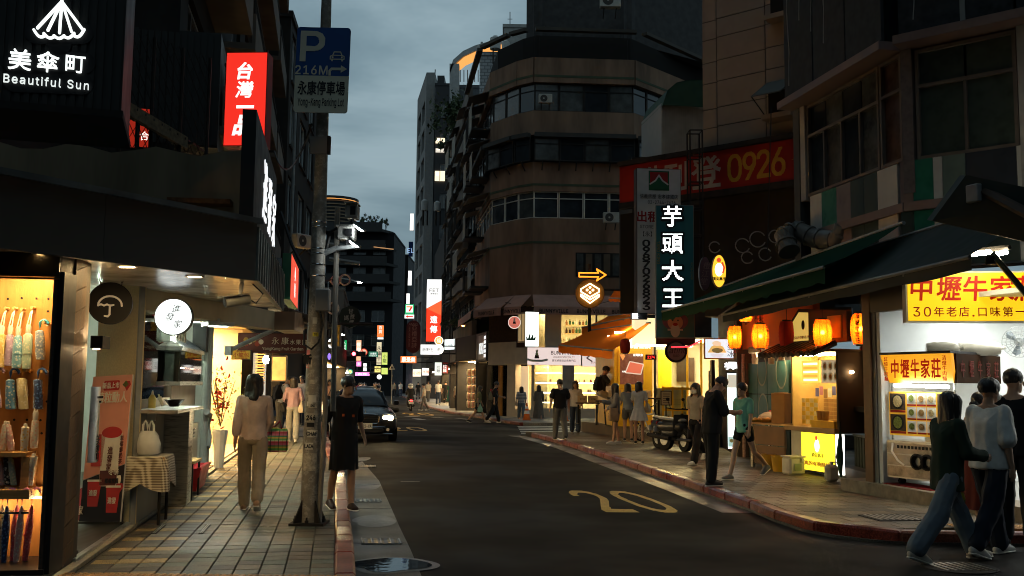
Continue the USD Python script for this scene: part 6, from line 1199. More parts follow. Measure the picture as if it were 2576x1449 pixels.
far=[('green_vertical_sign','green vertical lit sign with pale characters on the far left',(861,855,873,893),82,GPA,[('人參藥行',.5,.5,.17,WLE,{'vertical':True})]),('peach_vertical_sign','peach coloured vertical lit sign, upper half of the stacked pair at the street end',(896,855,909,891),96,E('peach_panel',(1,.5,.28),1.2),[('餐廳',.5,.5,.3,WLE,{'vertical':True})]),('peach_vertical_sign','peach coloured lit sign, lower half of the stacked pair at the street end',(896,893,908,908),96,E('peach_panel',(1,.5,.28),1.2),[]),('magenta_square_sign','small magenta lit square sign under the stacked peach signs',(896,909,909,922),98,PPA,[('茶',.5,.5,.5,WLE)]),('white_vertical_sign','narrow white vertical lit sign right of the magenta square',(913,913,923,935),100,WPA,[]),('magenta_strip_sign','long magenta lit strip sign low at the end of the street',(893,936,930,946),120,PPA,[('百貨',.5,.5,.5,WLE,{'fit':.6})]),('orange_white_sign','orange over white lit vertical sign high at the end of the street',(948,818,966,848),92,OPA,[('百貨',.5,.62,.3,WLE,{'vertical':True})]),('white_cap_sign','small white lit panel under the orange vertical sign',(949,848,965,854),92,WPA,[]),('cream_vertical_sign','cream vertical lit sign below the orange one',(947,860,960,918),94,CRP,[('永康牛',.5,.5,.2,M('grey_letter'),{'vertical':True})]),('yellow_green_sign','yellow green lit vertical sign right of the cream one',(960,886,975,918),90,E('lime_panel',(.75,.9,.2),.9),[('小籠',.5,.5,.3,M('grey_letter'),{'vertical':True})]),('yellow_square_sign','yellow lit square sign with a dark mark near the end of the street',(942,921,958,937),88,YPA,[('乙',.5,.55,.5,BLACK)]),('green_yellow_sign','pale green lit square sign right of the yellow square one',(959,925,976,942),86,E('lime_panel'),[]),('teal_board_sign','teal lit board with pale lettering low on the far left',(850,925,871,936),84,TEA,[('ALAMU',.5,.5,.5,WLE)]),('orange_board_sign','dim orange board sign above the crowd on the far left',(826,940,845,952),80,E('dim_orange_panel',(1,.35,.1),.6),[]),('yellow_dark_sign','unlit dark yellow sign behind the octagonal sign',(832,815,856,872),24,M('dark_yellow_panel',(.17,.11,.02)),[('ER',.5,.3,.15,BLACK)])]
for nm,lab,box,Y,face,tx in far:S_(nm,lab,box,Y,face,tx)
T=S_('street_name_sign','green street name sign at the end of the street',(927,884,951,898),84,E('green_name_panel',(.03,.3,.18),.55),[('永康街',.5,.6,.36,WLE),('Yongkang St',.5,.22,.2,WLE,{'fit':.8})],t=.06)
T,f=round_sign('no_turn_sign','round red bordered no turning sign beside the red traffic light',915,886,9,84,E('sign_peach',(1,.75,.55),.8),E('sign_red_rim',(1,.08,.03),.9),.78,t=.05);Pt(T,'slash',f.shape(Af.rotate(sbox(-.22,-.04,.22,.04),-45),.5,.5),E('sign_red_rim',(1,.08,.03),.9))
T,f=round_sign('white_globe_sign','small round white lit sign low at the end of the street',954,948,6,90,WPA,WPA,.9)
T,f=round_sign('yellow_round_sign','round yellow and teal lit sign low on the far left',881,935,6,84,YPA,TEA,.7)
T,f=round_sign('half_moon_sign','white half-round lit sign seen edge-on behind the lamp post',831,864,13,30,WPA,BLACK,.9,yaw=68)
T,f=round_sign('purple_round_sign','small purple lit round sign seen edge-on behind the lamp post',828,897,9,34,E('purple_panel',(.35,.2,1),1.2),BLACK,.9,yaw=72)
for x,y,lab in((866,902,'traffic light showing red, the left one of two at the street end'),(890,890,'traffic light showing red, the right one of two at the street end')):
 c=W(x,y,80);T=Th('traffic_light',lab,'traffic light',c);Pt(T,'housing',MB().box(c+V(.35,.12,0),(1.15,.22,.38)),BLACK);Pt(T,'red_lamp',MB().disc(c-V(0,.01,0),.15,V(1,0,0),V(0,0,1),V(0,-1,0),.02,16),E('red_signal',(1,.03,.04),30));Pt(T,'arm',MB().tube([c+V(.3,.12,.2),c+V(-2.6,.12,.35)],.06,6),GREYM)
 for k in(1,2):Pt(T,'dark_lamp',MB().disc(c+V(.36*k,-.01,0),.14,V(1,0,0),V(0,0,1),V(0,-1,0),.02,14),M('dark_lens',(.02,.02,.02),ro=.2))
for x,y,lab in((905,711,'far white street lamp under the terraced block'),(861,842,'small white street lamp above the green vertical sign')):
 c=W(x,y,70);T=Th('street_lamp',lab,'street lamp',c);Pt(T,'lens',MB().lathe([(0,-.05),(.16,-.03),(.18,.03),(0,.06)],c,12),E('far_lamp',(.9,1,.96),22));Pt(T,'arm',MB().tube([c+V(0,0,.06),c+V(-1.8,0,.4),c+V(-2.2,0,0.),V(c[0]-2.2,c[1],0)],.05,6),GREYM)
T=Th('warning_sign','triangular warning sign on a thin post near the right kerb','sign',W(986,960,78));f=fr(979,917,993,930,78);Pt(T,'triangle',f.shape(Polygon([(-.25,-.2),(.25,-.2),(0,.25)]),.5,.5,t=.03),M('sign_white',(.6,.58,.5)));Pt(T,'mark',f.shape(Polygon([(-.12,-.12),(.12,-.12),(0,.1)]),.5,.5,n=.01),BLACK);Pt(T,'post',MB().tube([f.p(.5,.3,-.05),V(*f.p(.5,0,-.05)[:2],0)],.03,6),GREYM)
# RIGHT SIDE, NEAR
YLW=M('yellow_shop_paint',(.8,.46,.02),ro=.38,var=.06);WHW=M('white_glazed_wall',(.66,.62,.52),ro=.35,var=.05);CREAM_E=E('cream_lit_panel',(1,.84,.48),.95)
# yellow snack shop on its platform
pf0,pf1=Gd(1463,1086,SW),Gd(1600,1103,SW);plat=Plan(pf0,V(pf1[0]+1.2,pf1[1]-3.6,0))
ysh=Th('yellow_shop','bright yellow snack shop with a menu screen standing on a low tiled platform','shop',(4.2,29.5,SW))
zp=SW+.32
b=MB();q=[plat.p(0,zp),plat.p(plat.L,zp),V(9,plat.B[1],zp),V(9,33.5,zp),V(pf0[0],33.,zp)]
Pt(ysh,'platform',strip_slab(Polygon([p[:2]for p in q]),SW,zp),M('platform_tile',(.12,.09,.065),ro=.5,var=.3,scale=4))
yf=fr(1545,838,1641,1086,28.9,4);yf.O[2]=zp;yf.h=3.05-zp
Pt(ysh,'yellow_wall',yf.Sl(t=.3),YLW);Pt(ysh,'side_wall',MB().hexa([yf.p(0,0,-.302),yf.p(0,0,-3.5),yf.p(0,1,-3.5),yf.p(0,1,-.302)][::-1],-yf.X*.2),YLW)
Pt(ysh,'door_panel',yf.Sl(.08,.86,.06,.4,n=.012,t=.011),YLW);Pt(ysh,'screen_frame',yf.Sl(.1,.8,.42,.84,n=.03,t=.028),YLW)
scr=Pt(ysh,'menu_screen',yf.Sl(.15,.76,.46,.8,n=.036,t=.005),M('screen_brown',(.1,.04,.025),ro=.3,var=.6,scale=6,emit=(.35,.1,.05),es=.35))
tray=Polygon([(-.24,-.12),(.18,-.16),(.25,.1),(-.12,.17)])
Pt(scr,'tray_picture',yf.shape(tray.buffer(.03),.52,.64,n=.042),E('tray_rim',(1,.8,.65),.6));Pt(scr,'meat_picture',yf.shape(tray,.52,.64,n=.046),E('tray_meat',(1,.22,.12),.55))
Pt(scr,'tag_picture',yf.shape(Polygon([(-.1,.08),(.1,.08),(0,-.1)]),.22,.76,n=.042),E('tag_orange',(1,.4,.1),.7))
for st,u,v,h in(('台灣美食',.62,.785,.026),('吐司',.24,.6,.018),('新品',.64,.48,.022)):Pt(scr,'lettering',yf.shape(Lt(st,h*yf.h,bold=.03),u,v,n=.05),WLE)
Pt(ysh,'lettering',yf.shape(Af.scale(Lt('Wow',.3,bold=.05,slant=.2),1,1.1),.26,.93,n=.02,t=.02),E('white_shop_letter',(1,.95,.8),1.6));Pt(ysh,'lettering',yf.shape(Lt('香豆讚',.16,bold=.03),.72,.89,n=.02,t=.02),E('white_shop_letter'))
bx_=fr(1598,800,1680,868,28.2,4);Pt(ysh,'lit_header',bx_.Sl(t=.5),CREAM_E);Pt(ysh,'lit_strip',fr(1548,833,1605,838,28.6).Sl(t=.2),E('strip_white',(1,.8,.45),18));Pt(ysh,'lit_strip',fr(1600,866,1742,872,27.8).Sl(t=.2),E('strip_white'))
si=Plan((yf.p(1,0)[0]+.02,yf.p(1,0)[1]-.02),(5.75,28.5))
Pt(ysh,'interior_back',si.Sl(-.6,si.L+.6,zp,3.1,n=-2.8,t=.1),WHW);Pt(ysh,'interior_floor',si.Sl(0,si.L,zp+.003,zp+.02,n=-.1,t=2.7),WHW);Pt(ysh,'interior_ceiling',si.Sl(-.2,si.L,2.95,3.,n=-.02,t=2.8),WHW)
for k in range(2):u=.1+k*.8;Pt(ysh,'ceiling_light',MB().hexa([si.p(u,2.93,-.5),si.p(u+.6,2.93,-.5),si.p(u+.6,2.93,-1.3),si.p(u,2.93,-1.3)],V(0,0,.02)),E('snack_ceiling_light',(1,.76,.36),80))
Pt(ysh,'glass_front',si.Sl(.05,si.L*.55,zp+.02,2.9,n=-.05,t=.01),GLASS);Pt(ysh,'frosted_dado',si.Sl(.06,si.L*.55,zp+.03,1.55,n=-.07,t=.008),WHW)
for u in(.02,si.L*.55,si.L*.78):Pt(ysh,'frame_post',si.Sl(u,u+.06,zp,2.94,n=-0.,t=.08),YLW if u>.1 else BLACK)
Pt(ysh,'yellow_inner_wall',si.Sl(.02,.42,zp+.02,2.9,n=-1.2,t=.06),YLW);Pt(ysh,'inner_screen',si.Sl(.45,1.,1.75,2.5,n=-2.6,t=.05),M('dark_menu',(.05,.03,.02),ro=.3))
for k in range(5):
 for r in range(7):Pt(ysh,'wall_tile',si.Sl(.08+k*.15,.218+k*.15,zp+.04+r*.15,zp+.178+r*.15,n=-.058,t=.012),WHW)
LEDR=E('led_red',(1,.04,.03),2.5)
sign('led_counter','small black queue display with red glowing digits beside the yellow shop',fr(1625,892,1651,905,27.6,5),BLACK,t=.08,texts=[('2174',.5,.5,.5,LEDR,{'fit':.7})])
OAW=RAW('orange_awning',{'d':('diffuse_bsdf',{'color':(.8,.2,.025)}),'t':('translucent_bsdf',{'color':(.95,.26,.03)}),'m':('mix_closure',{'fac':.5})},[('d.BSDF','m.closure1'),('t.BSDF','m.closure2')],'m.closure')
def awning(label,P1,P2,P3,P4,drop,mat,scallop=0,name='awning',ribs=3,group=None):
 "P1 outer left, P2 outer right, P3 inner right, P4 inner left"
 T=Th(name,label,'awning',P1);n,m=10,4;vv=[]
 for i in range(n+1):
  for j in range(m+1):
   a,e=i/n,j/m;p=(P1*(1-a)+P2*a)*(1-e)+(P4*(1-a)+P3*a)*e
   p=p+V(0,0,-.05*math.sin(math.pi*e)*(1+.5*math.sin(a*9))-.02*math.sin(a*math.pi*5)**2*(1-e));vv.append(p)
 ff=[[i*(m+1)+j,(i+1)*(m+1)+j,(i+1)*(m+1)+j+1,i*(m+1)+j+1]for i in range(n)for j in range(m)]
 Pt(T,'fabric',MB().add(vv,ff),mat,smooth=40)
 k=40;vv,ff=[],[]
 for i in range(k+1):
  p=P1+(P2-P1)*i/k;p=p+V(0,0,-.02*math.sin(i/k*math.pi*5)**2);d=drop-(scallop*abs(math.sin(i*math.pi/2.5))if scallop else 0);vv+=[p,p+V(0,0,-d)+V(0,-.012*math.sin(i*1.1),0)]
 Pt(T,'valance',MB().add(vv,[[2*i,2*i+1,2*i+3,2*i+2]for i in range(k)]),mat)
 Pt(T,'front_bar',MB().tube([P1+V(0,.03,-.02),P2+V(0,.03,-.02)],.025,6),GREYM);Pt(T,'back_bar',MB().tube([P4,P3],.03,6),GREYM)
 for i in range(ribs):a=(i+.5)/ribs;Pt(T,'folding_arm',MB().tube([P1*(1-a)+P2*a+V(0,0,-.06),(P1*(1-a)+P2*a)*.5+(P4*(1-a)+P3*a)*.5+V(0,0,-.16),P4*(1-a)+P3*a+V(0,0,-.1)],.022,6),GREYM)
 return T
awning('large orange awning, lit from below, reaching out left over the yellow shop',W(1405,866,30),W(1541,880,26.8),W(1636,812,28.),W(1480,832,31.5),.24,OAW)
awning('second orange awning set higher behind the large one',W(1464,822,32.5),W(1592,796,29.5),W(1650,782,31),W(1530,795,34.5),.28,OAW)
awning('small orange awning high beside the white estate agency sign',W(1531,748,31),W(1592,750,29),W(1600,727,30),W(1545,730,32),.12,OAW,ribs=1)
LS=RAW('lantern_paper',{'d':('diffuse_bsdf',{'color':(.62,.035,.012)}),'t':('translucent_bsdf',{'color':(1.,.14,.01)}),'m':('mix_closure',{'fac':.72}),'x':('transparent_bsdf',{'color':(1,.45,.1)}),'m2':('mix_closure',{'fac':.1})},[('d.BSDF','m.closure1'),('t.BSDF','m.closure2'),('m.closure','m2.closure1'),('x.BSDF','m2.closure2')],'m2.closure')
LU=M('unlit_lantern_paper',(.36,.03,.02),ro=.6,var=.2);LB=E('lantern_bulb',(1,.53,.14),330)
def lantern(label,x0,y0,x1,y1,Y,lit,text=None,tside=.4,group='red paper lanterns hung under the awnings'):
 ct=W((x0+x1)/2,y0,Y);w,h=(x1-x0)*PXM(Y)/2,(y1-y0)*PXM(Y);c=ct-V(0,0,h/2);T=Th('paper_lantern',label,'lantern',c,group=group)
 n,m=24,15;prof=[(w*(.5+.5*math.sin(math.pi*(.1+.8*i/m))**.6)*(.97 if i%2 else 1.),-h*.44+h*.88*i/m)for i in range(m+1)]
 Pt(T,'shell',MB().lathe(prof,c,n),LS if lit else LU,smooth=60)
 for z,s in((-.44,-1),(.44,1)):Pt(T,'cap',MB().lathe([(w*.5,0),(w*.55,s*h*.015),(w*.5,s*h*.055),(0,s*h*.055)]if s>0 else[(0,s*h*.055),(w*.5,s*h*.055),(w*.55,s*h*.015),(w*.5,0)],c+V(0,0,h*z),20),BLACK)
 Pt(T,'cord',MB().tube([ct+V(0,0,0),ct+V(0,0,.22)],.006,5),BLACK);Pt(T,'tassel',MB().tube([c-V(0,0,h*.5),c-V(0,0,h*.62)],[.014,.02],6),M('red_tassel',(.3,.03,.02)))
 for k in range(8):
  a=k*math.pi/4+.2;Pt(T,'wire_rib',MB().tube([c+V(math.cos(a)*r*1.008,math.sin(a)*r*1.008,z)for r,z in prof[::3]],.003,4,False),M('lantern_rib',(.2,.02,.01)))
 if lit:Pt(T,'bulb',MB().lathe([(0,-.035),(.03,-.02),(.036,0.),(.025,.03),(0,.04)],c,12),LB,smooth=40)
 if text:
  ncol=len(text)
  for k,ch in enumerate(text):
   z=h*(.34-.68*k/max(ncol-1,1));sh=Af.scale(Lt(ch,h*.15,bold=.03),.8,1);sv,sf=MB().poly(sh,(0,0,0),V(1,0,0),V(0,1,0),V(0,0,1)).get()
   ang=tside+sv[:,0]/(w*.95);r=np.interp(z+sv[:,1],[p[1]for p in prof],[p[0]for p in prof])*1.02;Pt(T,'character',(c+np.c_[np.sin(ang)*r,-np.cos(ang)*r,z+sv[:,1]],sf),M('lantern_ink',(.03,.008,.004)))
 return T
lantern('lit red lantern leftmost of the row, over the shaved ice light box',1830,817,1866,880,20.5,True)
lantern('lit red lantern second from the left, lettered on its right side',1891,812,1934,880,17.8,True,'中壢牛家莊',.75)
lantern('unlit red lantern between two lit ones',1958,804,1999,876,17.5,False)
lantern('lit red lantern above the chicken stall roof',2045,800,2092,874,16.2,True)
lantern('largest lit red lantern, lettered on its left side, beside the noodle shop',2139,785,2191,871,14.6,True,'中壢牛家莊',-.7)
lantern('lit lantern mostly hidden behind the awning valance',1858,770,1893,812,20.,True)
lantern('dark red unlit lantern under the orange awning of the yellow shop',1559,852,1586,890,27.,False,group=None)
# upright signs in front of the banner
WSG=M('white_sign_board',(.48,.48,.47),ro=.5,var=.12)
f=fr(1602,424,1714,790,24.2,6)
T=sign('estate_agency_sign','tall unlit white board with a red and green roof emblem and a phone number',f,WSG,t=.3,edge=M('dark_sign_frame',(.035,.025,.02)),texts=[('信義房屋 忠孝建國店',.5,.805,.032,INK,{'fit':.86}),('02-2744-7676',.56,.765,.024,INK,{'fit':.62}),('STORE',.22,.595,.022,INK,{'fit':.3}),('【永】',.24,.545,.034,INK)])
RDK,GDK=M('dull_red_ink',(.26,.02,.02)),M('dull_green_ink',(.02,.1,.05))
Pt(T,'lettering',f.shape(Lt('0987026823',.155,bold=.05,vertical=True,gap=.16,sx=1.6),.21,.265),INK)
Pt(T,'lettering',f.shape(Lt('出租',.26,bold=.03,vertical=False),.25,.665),RDK)
e_=f.w;Pt(T,'emblem_frame',f.shape(sbox(-.23*e_,-.22*e_,.23*e_,.22*e_),.5,.915),GDK);Pt(T,'emblem_red',f.shape(sbox(-.2*e_,-.1*e_,.2*e_,.19*e_),.5,.915,n=.008),RDK);Pt(T,'emblem_green',f.shape(Polygon([(-.2*e_,-.19*e_),(.2*e_,-.19*e_),(.2*e_,-.1*e_),(.08*e_,-.02*e_),(0,.1*e_),(-.08*e_,-.02*e_),(-.2*e_,-.1*e_)]),.5,.915,n=.012),GDK)
Pt(T,'emblem_roof',f.shape(LineString([(-.2*e_,-.08*e_),(-.08*e_,0),(0,.12*e_),(.08*e_,0),(.2*e_,-.08*e_)]).buffer(.018),.5,.915,n=.016),WSG)
TEAL=M('teal_sign_board',(.022,.13,.15),ro=.45,var=.12)
f=fr(1650,516,1746,850,22.4,-4)
T=sign('taro_king_sign','tall teal board with four white LED characters and TARO KING lettering',f,TEAL,t=.28,edge=M('pale_sign_edge',(.2,.21,.2)))
LEDW=E('led_white',(.95,1,1),1.9)
for k,ch in enumerate('芋頭大王'):
 v=.915-k*.205;sh=Lt(ch,.45,bold=.01)
 Pt(T,'character_backing',f.shape(sh.buffer(.045),.44,v,n=.02,t=.02),BLACK);pts=MB();x0,y0,x1,y1=sh.bounds;st=.03
 for i in range(int((x1-x0)/st)+1):
  for j in range(int((y1-y0)/st)+1):
   p=(x0+i*st,y0+j*st)
   if sh.buffer(.004).contains(__import__('shapely').Point(p)):pts.add(*MB().hexa([f.p(.44,v,.032)+f.X*(p[0]+a*.0135)+f.Z*(p[1]+c*.0135)for a,c in((-1,-1),(1,-1),(1,1),(-1,1))],f.N*.006).get())
 Pt(T,'led_dots',pts,LEDW,kind='stuff')
Pt(T,'lettering',f.shape(Af.rotate(Lt('TARO KING',.07),-90),.07,.64),M('dim_gold_ink',(.25,.18,.05)));Pt(T,'lettering',f.shape(Lt('タロ芋の王将',.06,vertical=True),.94,.5),M('dim_gold_ink'))
SKN,WHI=M('printed_skin',(.4,.24,.16)),M('printed_white',(.42,.42,.4));PUR=M('printed_purple',(.12,.06,.12))
for nm,sh,dx,v,m,n in(('figure_print',Af.scale(blob(24,.26,0,1),1.1,.8),0,.125,PUR,.006),('figure_print',blob(24,.17,0,1),0,.115,SKN,.01),('figure_print',Af.scale(blob(20,.13,.05,2),.8,1.2),0,.055,WHI,.013),('figure_print',sbox(-.17,-.02,.17,.02),0,.06,WHI,.011),('mouth_print',Af.scale(blob(12,.045,0,1),1.3,.8),0,.1,RDK,.014),('eye_print',blob(10,.02,0,1),-.06,.13,INK,.014),('eye_print',blob(10,.02,0,1),.06,.13,INK,.014)):
 Pt(T,nm,f.shape(Af.translate(sh,dx,0),.5,v,n=n),m)
for nm,lab,x0,y0,x1,y1,Y,face,edge,tx in(('pink_oval_sign','unlit dusty pink oval sign with pale strokes beside the teal board',1759,645,1789,731,21.5,M('dusty_pink_panel',(.15,.07,.08)),BLACK,('橙江堂',M('dim_rose_letter'))),('yellow_oval_sign','lit yellow oval sign with a white bird in a red cap',1791,640,1827,724,20.5,E('yellow_oval_panel',(1,.58,.04),1.25),M('dark_gold_edge',(.2,.12,.02)),('頂尖高手',E('brown_glow_letter',(.4,.12,.02),.25)))):
 f=fr(x0,y0,x1,y1,Y);T=Th(nm,lab,'sign',f.p(.5,0));c=f.p(.5,.5);Pt(T,'casing',MB().disc(c,f.w/2,f.X,f.Z,f.N,.12,32,f.h/2),edge);Pt(T,'panel',MB().disc(c+f.N*.006,f.w*.47,f.X,f.Z,f.N,.005,32,f.h*.48),face)
 if'pink' in nm:Pt(T,'lettering',f.shape(Lt(tx[0],.15,vertical=True,slant=.2),.5,.5,n=.012),tx[1])
 else:
  Pt(T,'lettering',f.shape(Lt(tx[0],.066,bold=.04),.5,.27,n=.012),M('lantern_ink'));hs=f.h
  Pt(T,'bird_body',f.shape(Af.scale(blob(20,.085,.05,3),1,1.6),.5,.54,n=.012),E('white_bird',(1,.95,.8),2.2));Pt(T,'red_cap',f.shape(Af.scale(blob(14,.045,.1,4),1,1.1),.48,.83,n=.016),E('red_cap',(1,.1,.03),.8))
  Pt(T,'wing',f.shape(LineString([(.05,.1),(.09,0),(.06,-.1)]).buffer(.018),.55,.6,n=.016),E('red_cap'))
T=Th('lattice_mast','black steel lattice frame rising before the red banner','mast',W(1752,500,25));b=MB();m0,m1=W(1737,510,24.6),W(1768,510,24.6);zt=W(1750,327,24.6)[2]
for x in(m0[0],m1[0]):
 for y in(24.6,25.):Pt(T,'leg',MB().tube([V(x,y,m0[2]-1.5),V(x,y,zt)],.022,5),DARKM)
for z in np.linspace(m0[2]-.8,zt,5):
 r=[V(m0[0],24.6,z),V(m1[0],24.6,z),V(m1[0],25,z),V(m0[0],25,z),V(m0[0],24.6,z)];Pt(T,'ring',MB().tube(r,.018,4),DARKM)
# beige panelled building with the red banner
BPL=M('beige_metal_panel',(.26,.205,.16),ro=.55,var=.14,scale=1.4,bump=.1);JNT=M('dark_joint',(.03,.025,.02))
bA,bB=V(4.98,25.8),V(7.6,23.5);bpl=Plan(bA,bB)
T=Th('beige_panel_building','tall building clad in big beige panels with dark joints above the red banner','building',(6,25,0))
Pt(T,'core',bpl.Sl(0,bpl.L,3.4,24,n=-.03,t=5),JNT)
ucol=[0,bpl.at(1803,200)[0],bpl.at(1926,200)[0],bpl.at(2030,200)[0],bpl.L]
for i in range(4):
 z=7.72
 for r in range(15):
  h=(.62,.5,.7,.56)[r%4];Pt(T,'panel',bpl.Sl(ucol[i]+.012,ucol[i+1]-.012,z+.01+.02*i,z+h-.012+.02*i,n=0.,t=.028),BPL);z+=h
for x0,x1,y,d in((1938,2012,300,.5),(1940,2000,50,.4)):
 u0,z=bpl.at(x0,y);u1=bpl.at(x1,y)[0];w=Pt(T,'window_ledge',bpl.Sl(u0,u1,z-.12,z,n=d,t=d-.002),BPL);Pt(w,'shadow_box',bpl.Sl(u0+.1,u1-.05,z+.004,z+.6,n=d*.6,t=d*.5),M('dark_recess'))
u0,z=bpl.at(1932,262);u1,_=bpl.at(2005,262);Pt(T,'hood',MB().hexa([bpl.p(u0,z,.9),bpl.p(u1,z,.9),bpl.p(u1,z+.55,.02),bpl.p(u0,z+.55,.02)],V(0,0,.03)),M('grey_hood_mesh',(.1,.1,.09),ro=.7))
for s in(0,1):u=(u0,u1)[s];Pt(T,'hood_stay',MB().tube([bpl.p(u,z,.88),bpl.p(u,z-.4,.03)],.015,4),DARKM)
RBN=M('red_banner_cloth',(.27,.012,.008),ro=.5,var=.12);YLT,WLT=M('banner_yellow',(.42,.24,.02),ro=.5),M('banner_white',(.36,.33,.29),ro=.5)
bn=Plan(bpl.p(-2.45,0,.3),bpl.p(bpl.L,0,.3));zt_,zb_=7.62,6.6
f=Frame(bn.p(0,zb_),bn.X,bn.L,zt_-zb_);f.N=bn.N
T=Th('red_banner','long dark red banner with white characters and yellow phone digits 0926','banner',f.p(.5,0));Pt(T,'board',f.Sl(t=.1),RBN)
for st,xx,m,hh,sx in(('告',1648,WLT,.72,1),('刊',1700,WLT,.72,1),('登',1776,WLT,.8,1),('0',1848,YLT,.66,.82),('9',1885,YLT,.66,.82),('2',1921,YLT,.66,.82),('6',1958,YLT,.66,.82),('-',1998,YLT,.66,.82)):
 u=bn.at(xx,420)[0]/bn.L;sh=Lt(st,hh*f.h if st!='-' else .12,bold=.02);Pt(T,'lettering',f.shape(Af.scale(sh,sx if st!='-' else 2.,1 if st!='-' else .7,origin=(0,0)),u,.5,n=.004),m)
b=MB();f.Sl(b,-0.,1,1.,1.12,n=.12,t=.25);f.Sl(b,0,1,-.16,0,n=.05,t=.2);Pt(T,'frame',b,DARKM)
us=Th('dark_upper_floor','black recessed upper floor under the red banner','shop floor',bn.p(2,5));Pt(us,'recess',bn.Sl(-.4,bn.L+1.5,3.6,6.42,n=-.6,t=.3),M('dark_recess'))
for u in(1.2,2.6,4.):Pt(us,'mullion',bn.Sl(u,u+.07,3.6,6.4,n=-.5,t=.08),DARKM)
for x,y,r in((1798,622,14),(1868,618,18),(1906,602,20),(1950,595,16),(1880,648,15),(1925,640,16)):
 c=W(x,y,23.6);R=r*PXM(23.6);T=Th('unlit_neon_ring',{1798:'unlit neon curl in the dark upper floor, leftmost of six',1868:'unlit neon curl second from the left in the upper row',1906:'largest unlit neon curl, in the middle of the upper row',1950:'unlit neon curl at the right end of the upper row',1880:'left unlit neon curl of the lower pair',1925:'right unlit neon curl of the lower pair'}[x],'neon tube',c,group='unlit neon curls in the dark upper floor');Pt(T,'tube',MB().tube([c+V(math.cos(a)*R,0,math.sin(a)*R)for a in np.linspace(.5,5.9,18)],.015,5),M('dim_white_tube',(.28,.27,.26)))
T=Th('corrugated_hut','pale corrugated rooftop hut with a green arched roof beside the beige panels','hut',W(1715,380,33));f=fr(1664,262,1778,392,33,8);Pt(T,'wall',f.Sl(t=2.5),M('pale_corrugated',(.26,.245,.22),ro=.5))
for k in range(20):Pt(T,'rib',f.Sl((k+.2)/20,(k+.6)/20,0,.92,n=.02,t=.018),M('pale_corrugated'))
b=MB();pr_=[(0,.95),(.1,1.22),(.3,1.38),(.6,1.45),(1.05,1.47)]
for(a0,a1),(c0,c1)in zip(pr_[:-1],pr_[1:]):b.hexa([f.p(a0,a1,.2),f.p(c0,c1,.2),f.p(c0,c1,-2.5),f.p(a0,a1,-2.5)],V(0,0,.04));b.hexa([f.p(a0,.93,.2),f.p(c0,.93,.2),f.p(c0,c1,.2),f.p(a0,a1,.2)],f.N*.03)
Pt(T,'green_roof',b,M('dark_green_roof',(.03,.065,.04),ro=.6));Pt(T,'base',MB().hexa([W(1590,968,33.4),W(1790,968,33.4),W(1790,395,33.4),W(1590,395,33.4)],V(0,-4,0)),DARKWALL)
# near building: netted floor, window bay, coloured tiles
nA,nB=V(5.18,17.7),V(5.78,14.55);nC=nB+V(1.14,-1.)*3.2
n1,n2=Plan(nA,nB),Plan(nB,nC)
NB=Th('near_building','dark building at the right with a window bay above checkered green and white tiles','building',(*nB,3))
zS,zW0,zW1=3.35,n2.at(2262,405)[1],n2.at(2262,128)[1]
b=MB()
for s,e in((n1,n1.L),(n2,n2.L)):s.Sl(b,0,e,zS,22,n=-.25,t=.3)
Pt(NB,'core',b,M('dark_interior'));Pt(NB,'end_column',n1.Sl(-.22,0.,zS,22,n=.03,t=3),M('dark_column',(.05,.05,.048)))
Pt(NB,'ledge',n1.Sl(-.2,n1.L-.01,zW1+0.,zW1+.13,n=.35,t=.6),M('mauve_brown_tile',(.16,.11,.1),ro=.5));Pt(NB,'ledge',n2.Sl(.01,n2.L,zW1+0.,zW1+.13,n=.35,t=.6),M('mauve_brown_tile'))
NET=M('black_netting',(.03,.032,.034),ro=.7,var=.5,scale=6)
for s in(n1,n2):
 for k in range(3):Pt(NB,'net_panel',s.Sl(k*s.L/3+.02,(k+1)*s.L/3-.02,zW1+.14,22,n=.02+(.28 if s is n1 else .1),t=.05),NET)
for k in range(7):
 u=.3+k*.42;s=n1 if k<4 else n2;u=u if k<4 else(k-3.6)*.8;z=zW1+.3+.35*((k*7)%4);Pt(NB,'hanging_wire',MB().tube([s.p(u,z,.36),s.p(u+.05,z+.6,.37),s.p(u-.04,z+1.4,.36),s.p(u+.1,z+3,.36)],.008,4),M('pale_wire',(.25,.25,.24)))
for u in(.9,2.6):Pt(NB,'post',n2.Sl(u,u+.07,zW1+.14,22,n=.14,t=.06),M('pale_post',(.22,.215,.2)))
def winframe(s,u0,u1,z0,z1,cols,tr,pane,fm):
 b=MB();e=.05
 for a0,a1,c0,c1 in((u0,u1,z0,z0+e),(u0,u1,z1-e,z1),(u0,u0+e,z0+e,z1-e),(u1-e,u1,z0+e,z1-e),(u0+e,u1-e,tr,tr+e)):s.Sl(b,a0,a1,c0,c1,n=0.,t=.08)
 w=Pt(NB,'window',b,fm)
 for k in range(1,cols):Pt(w,'mullion',s.Sl(u0+(u1-u0)*k/cols-.02,u0+(u1-u0)*k/cols+.02,z0+e+.002,tr-.002,n=-.005,t=.06),fm)
 for k in range(cols):Pt(w,'pane',s.Sl(u0+(u1-u0)*k/cols+.02,u0+(u1-u0)*(k+1)/cols-.02,z0+.03,z1-.03,n=-.06,t=.02),pane[k%len(pane)])
BRF=M('brown_window_frame',(.11,.085,.07),ro=.5)
Pt(NB,'white_pier',n1.Sl(.02,.2,zW0-.05,zW1-.004,n=.02,t=.2),M('pale_tile',(.3,.27,.25)))
winframe(n1,.24,n1.L*.8,zW0,zW1-.03,4,zW1-.62,[PANE,PANE2],BRF);winframe(n1,n1.L*.81,n1.L-.02,zW0,zW1-.03,1,zW1-.6,[M('reddish_pane',(.045,.02,.012),ro=.3)],BRF)
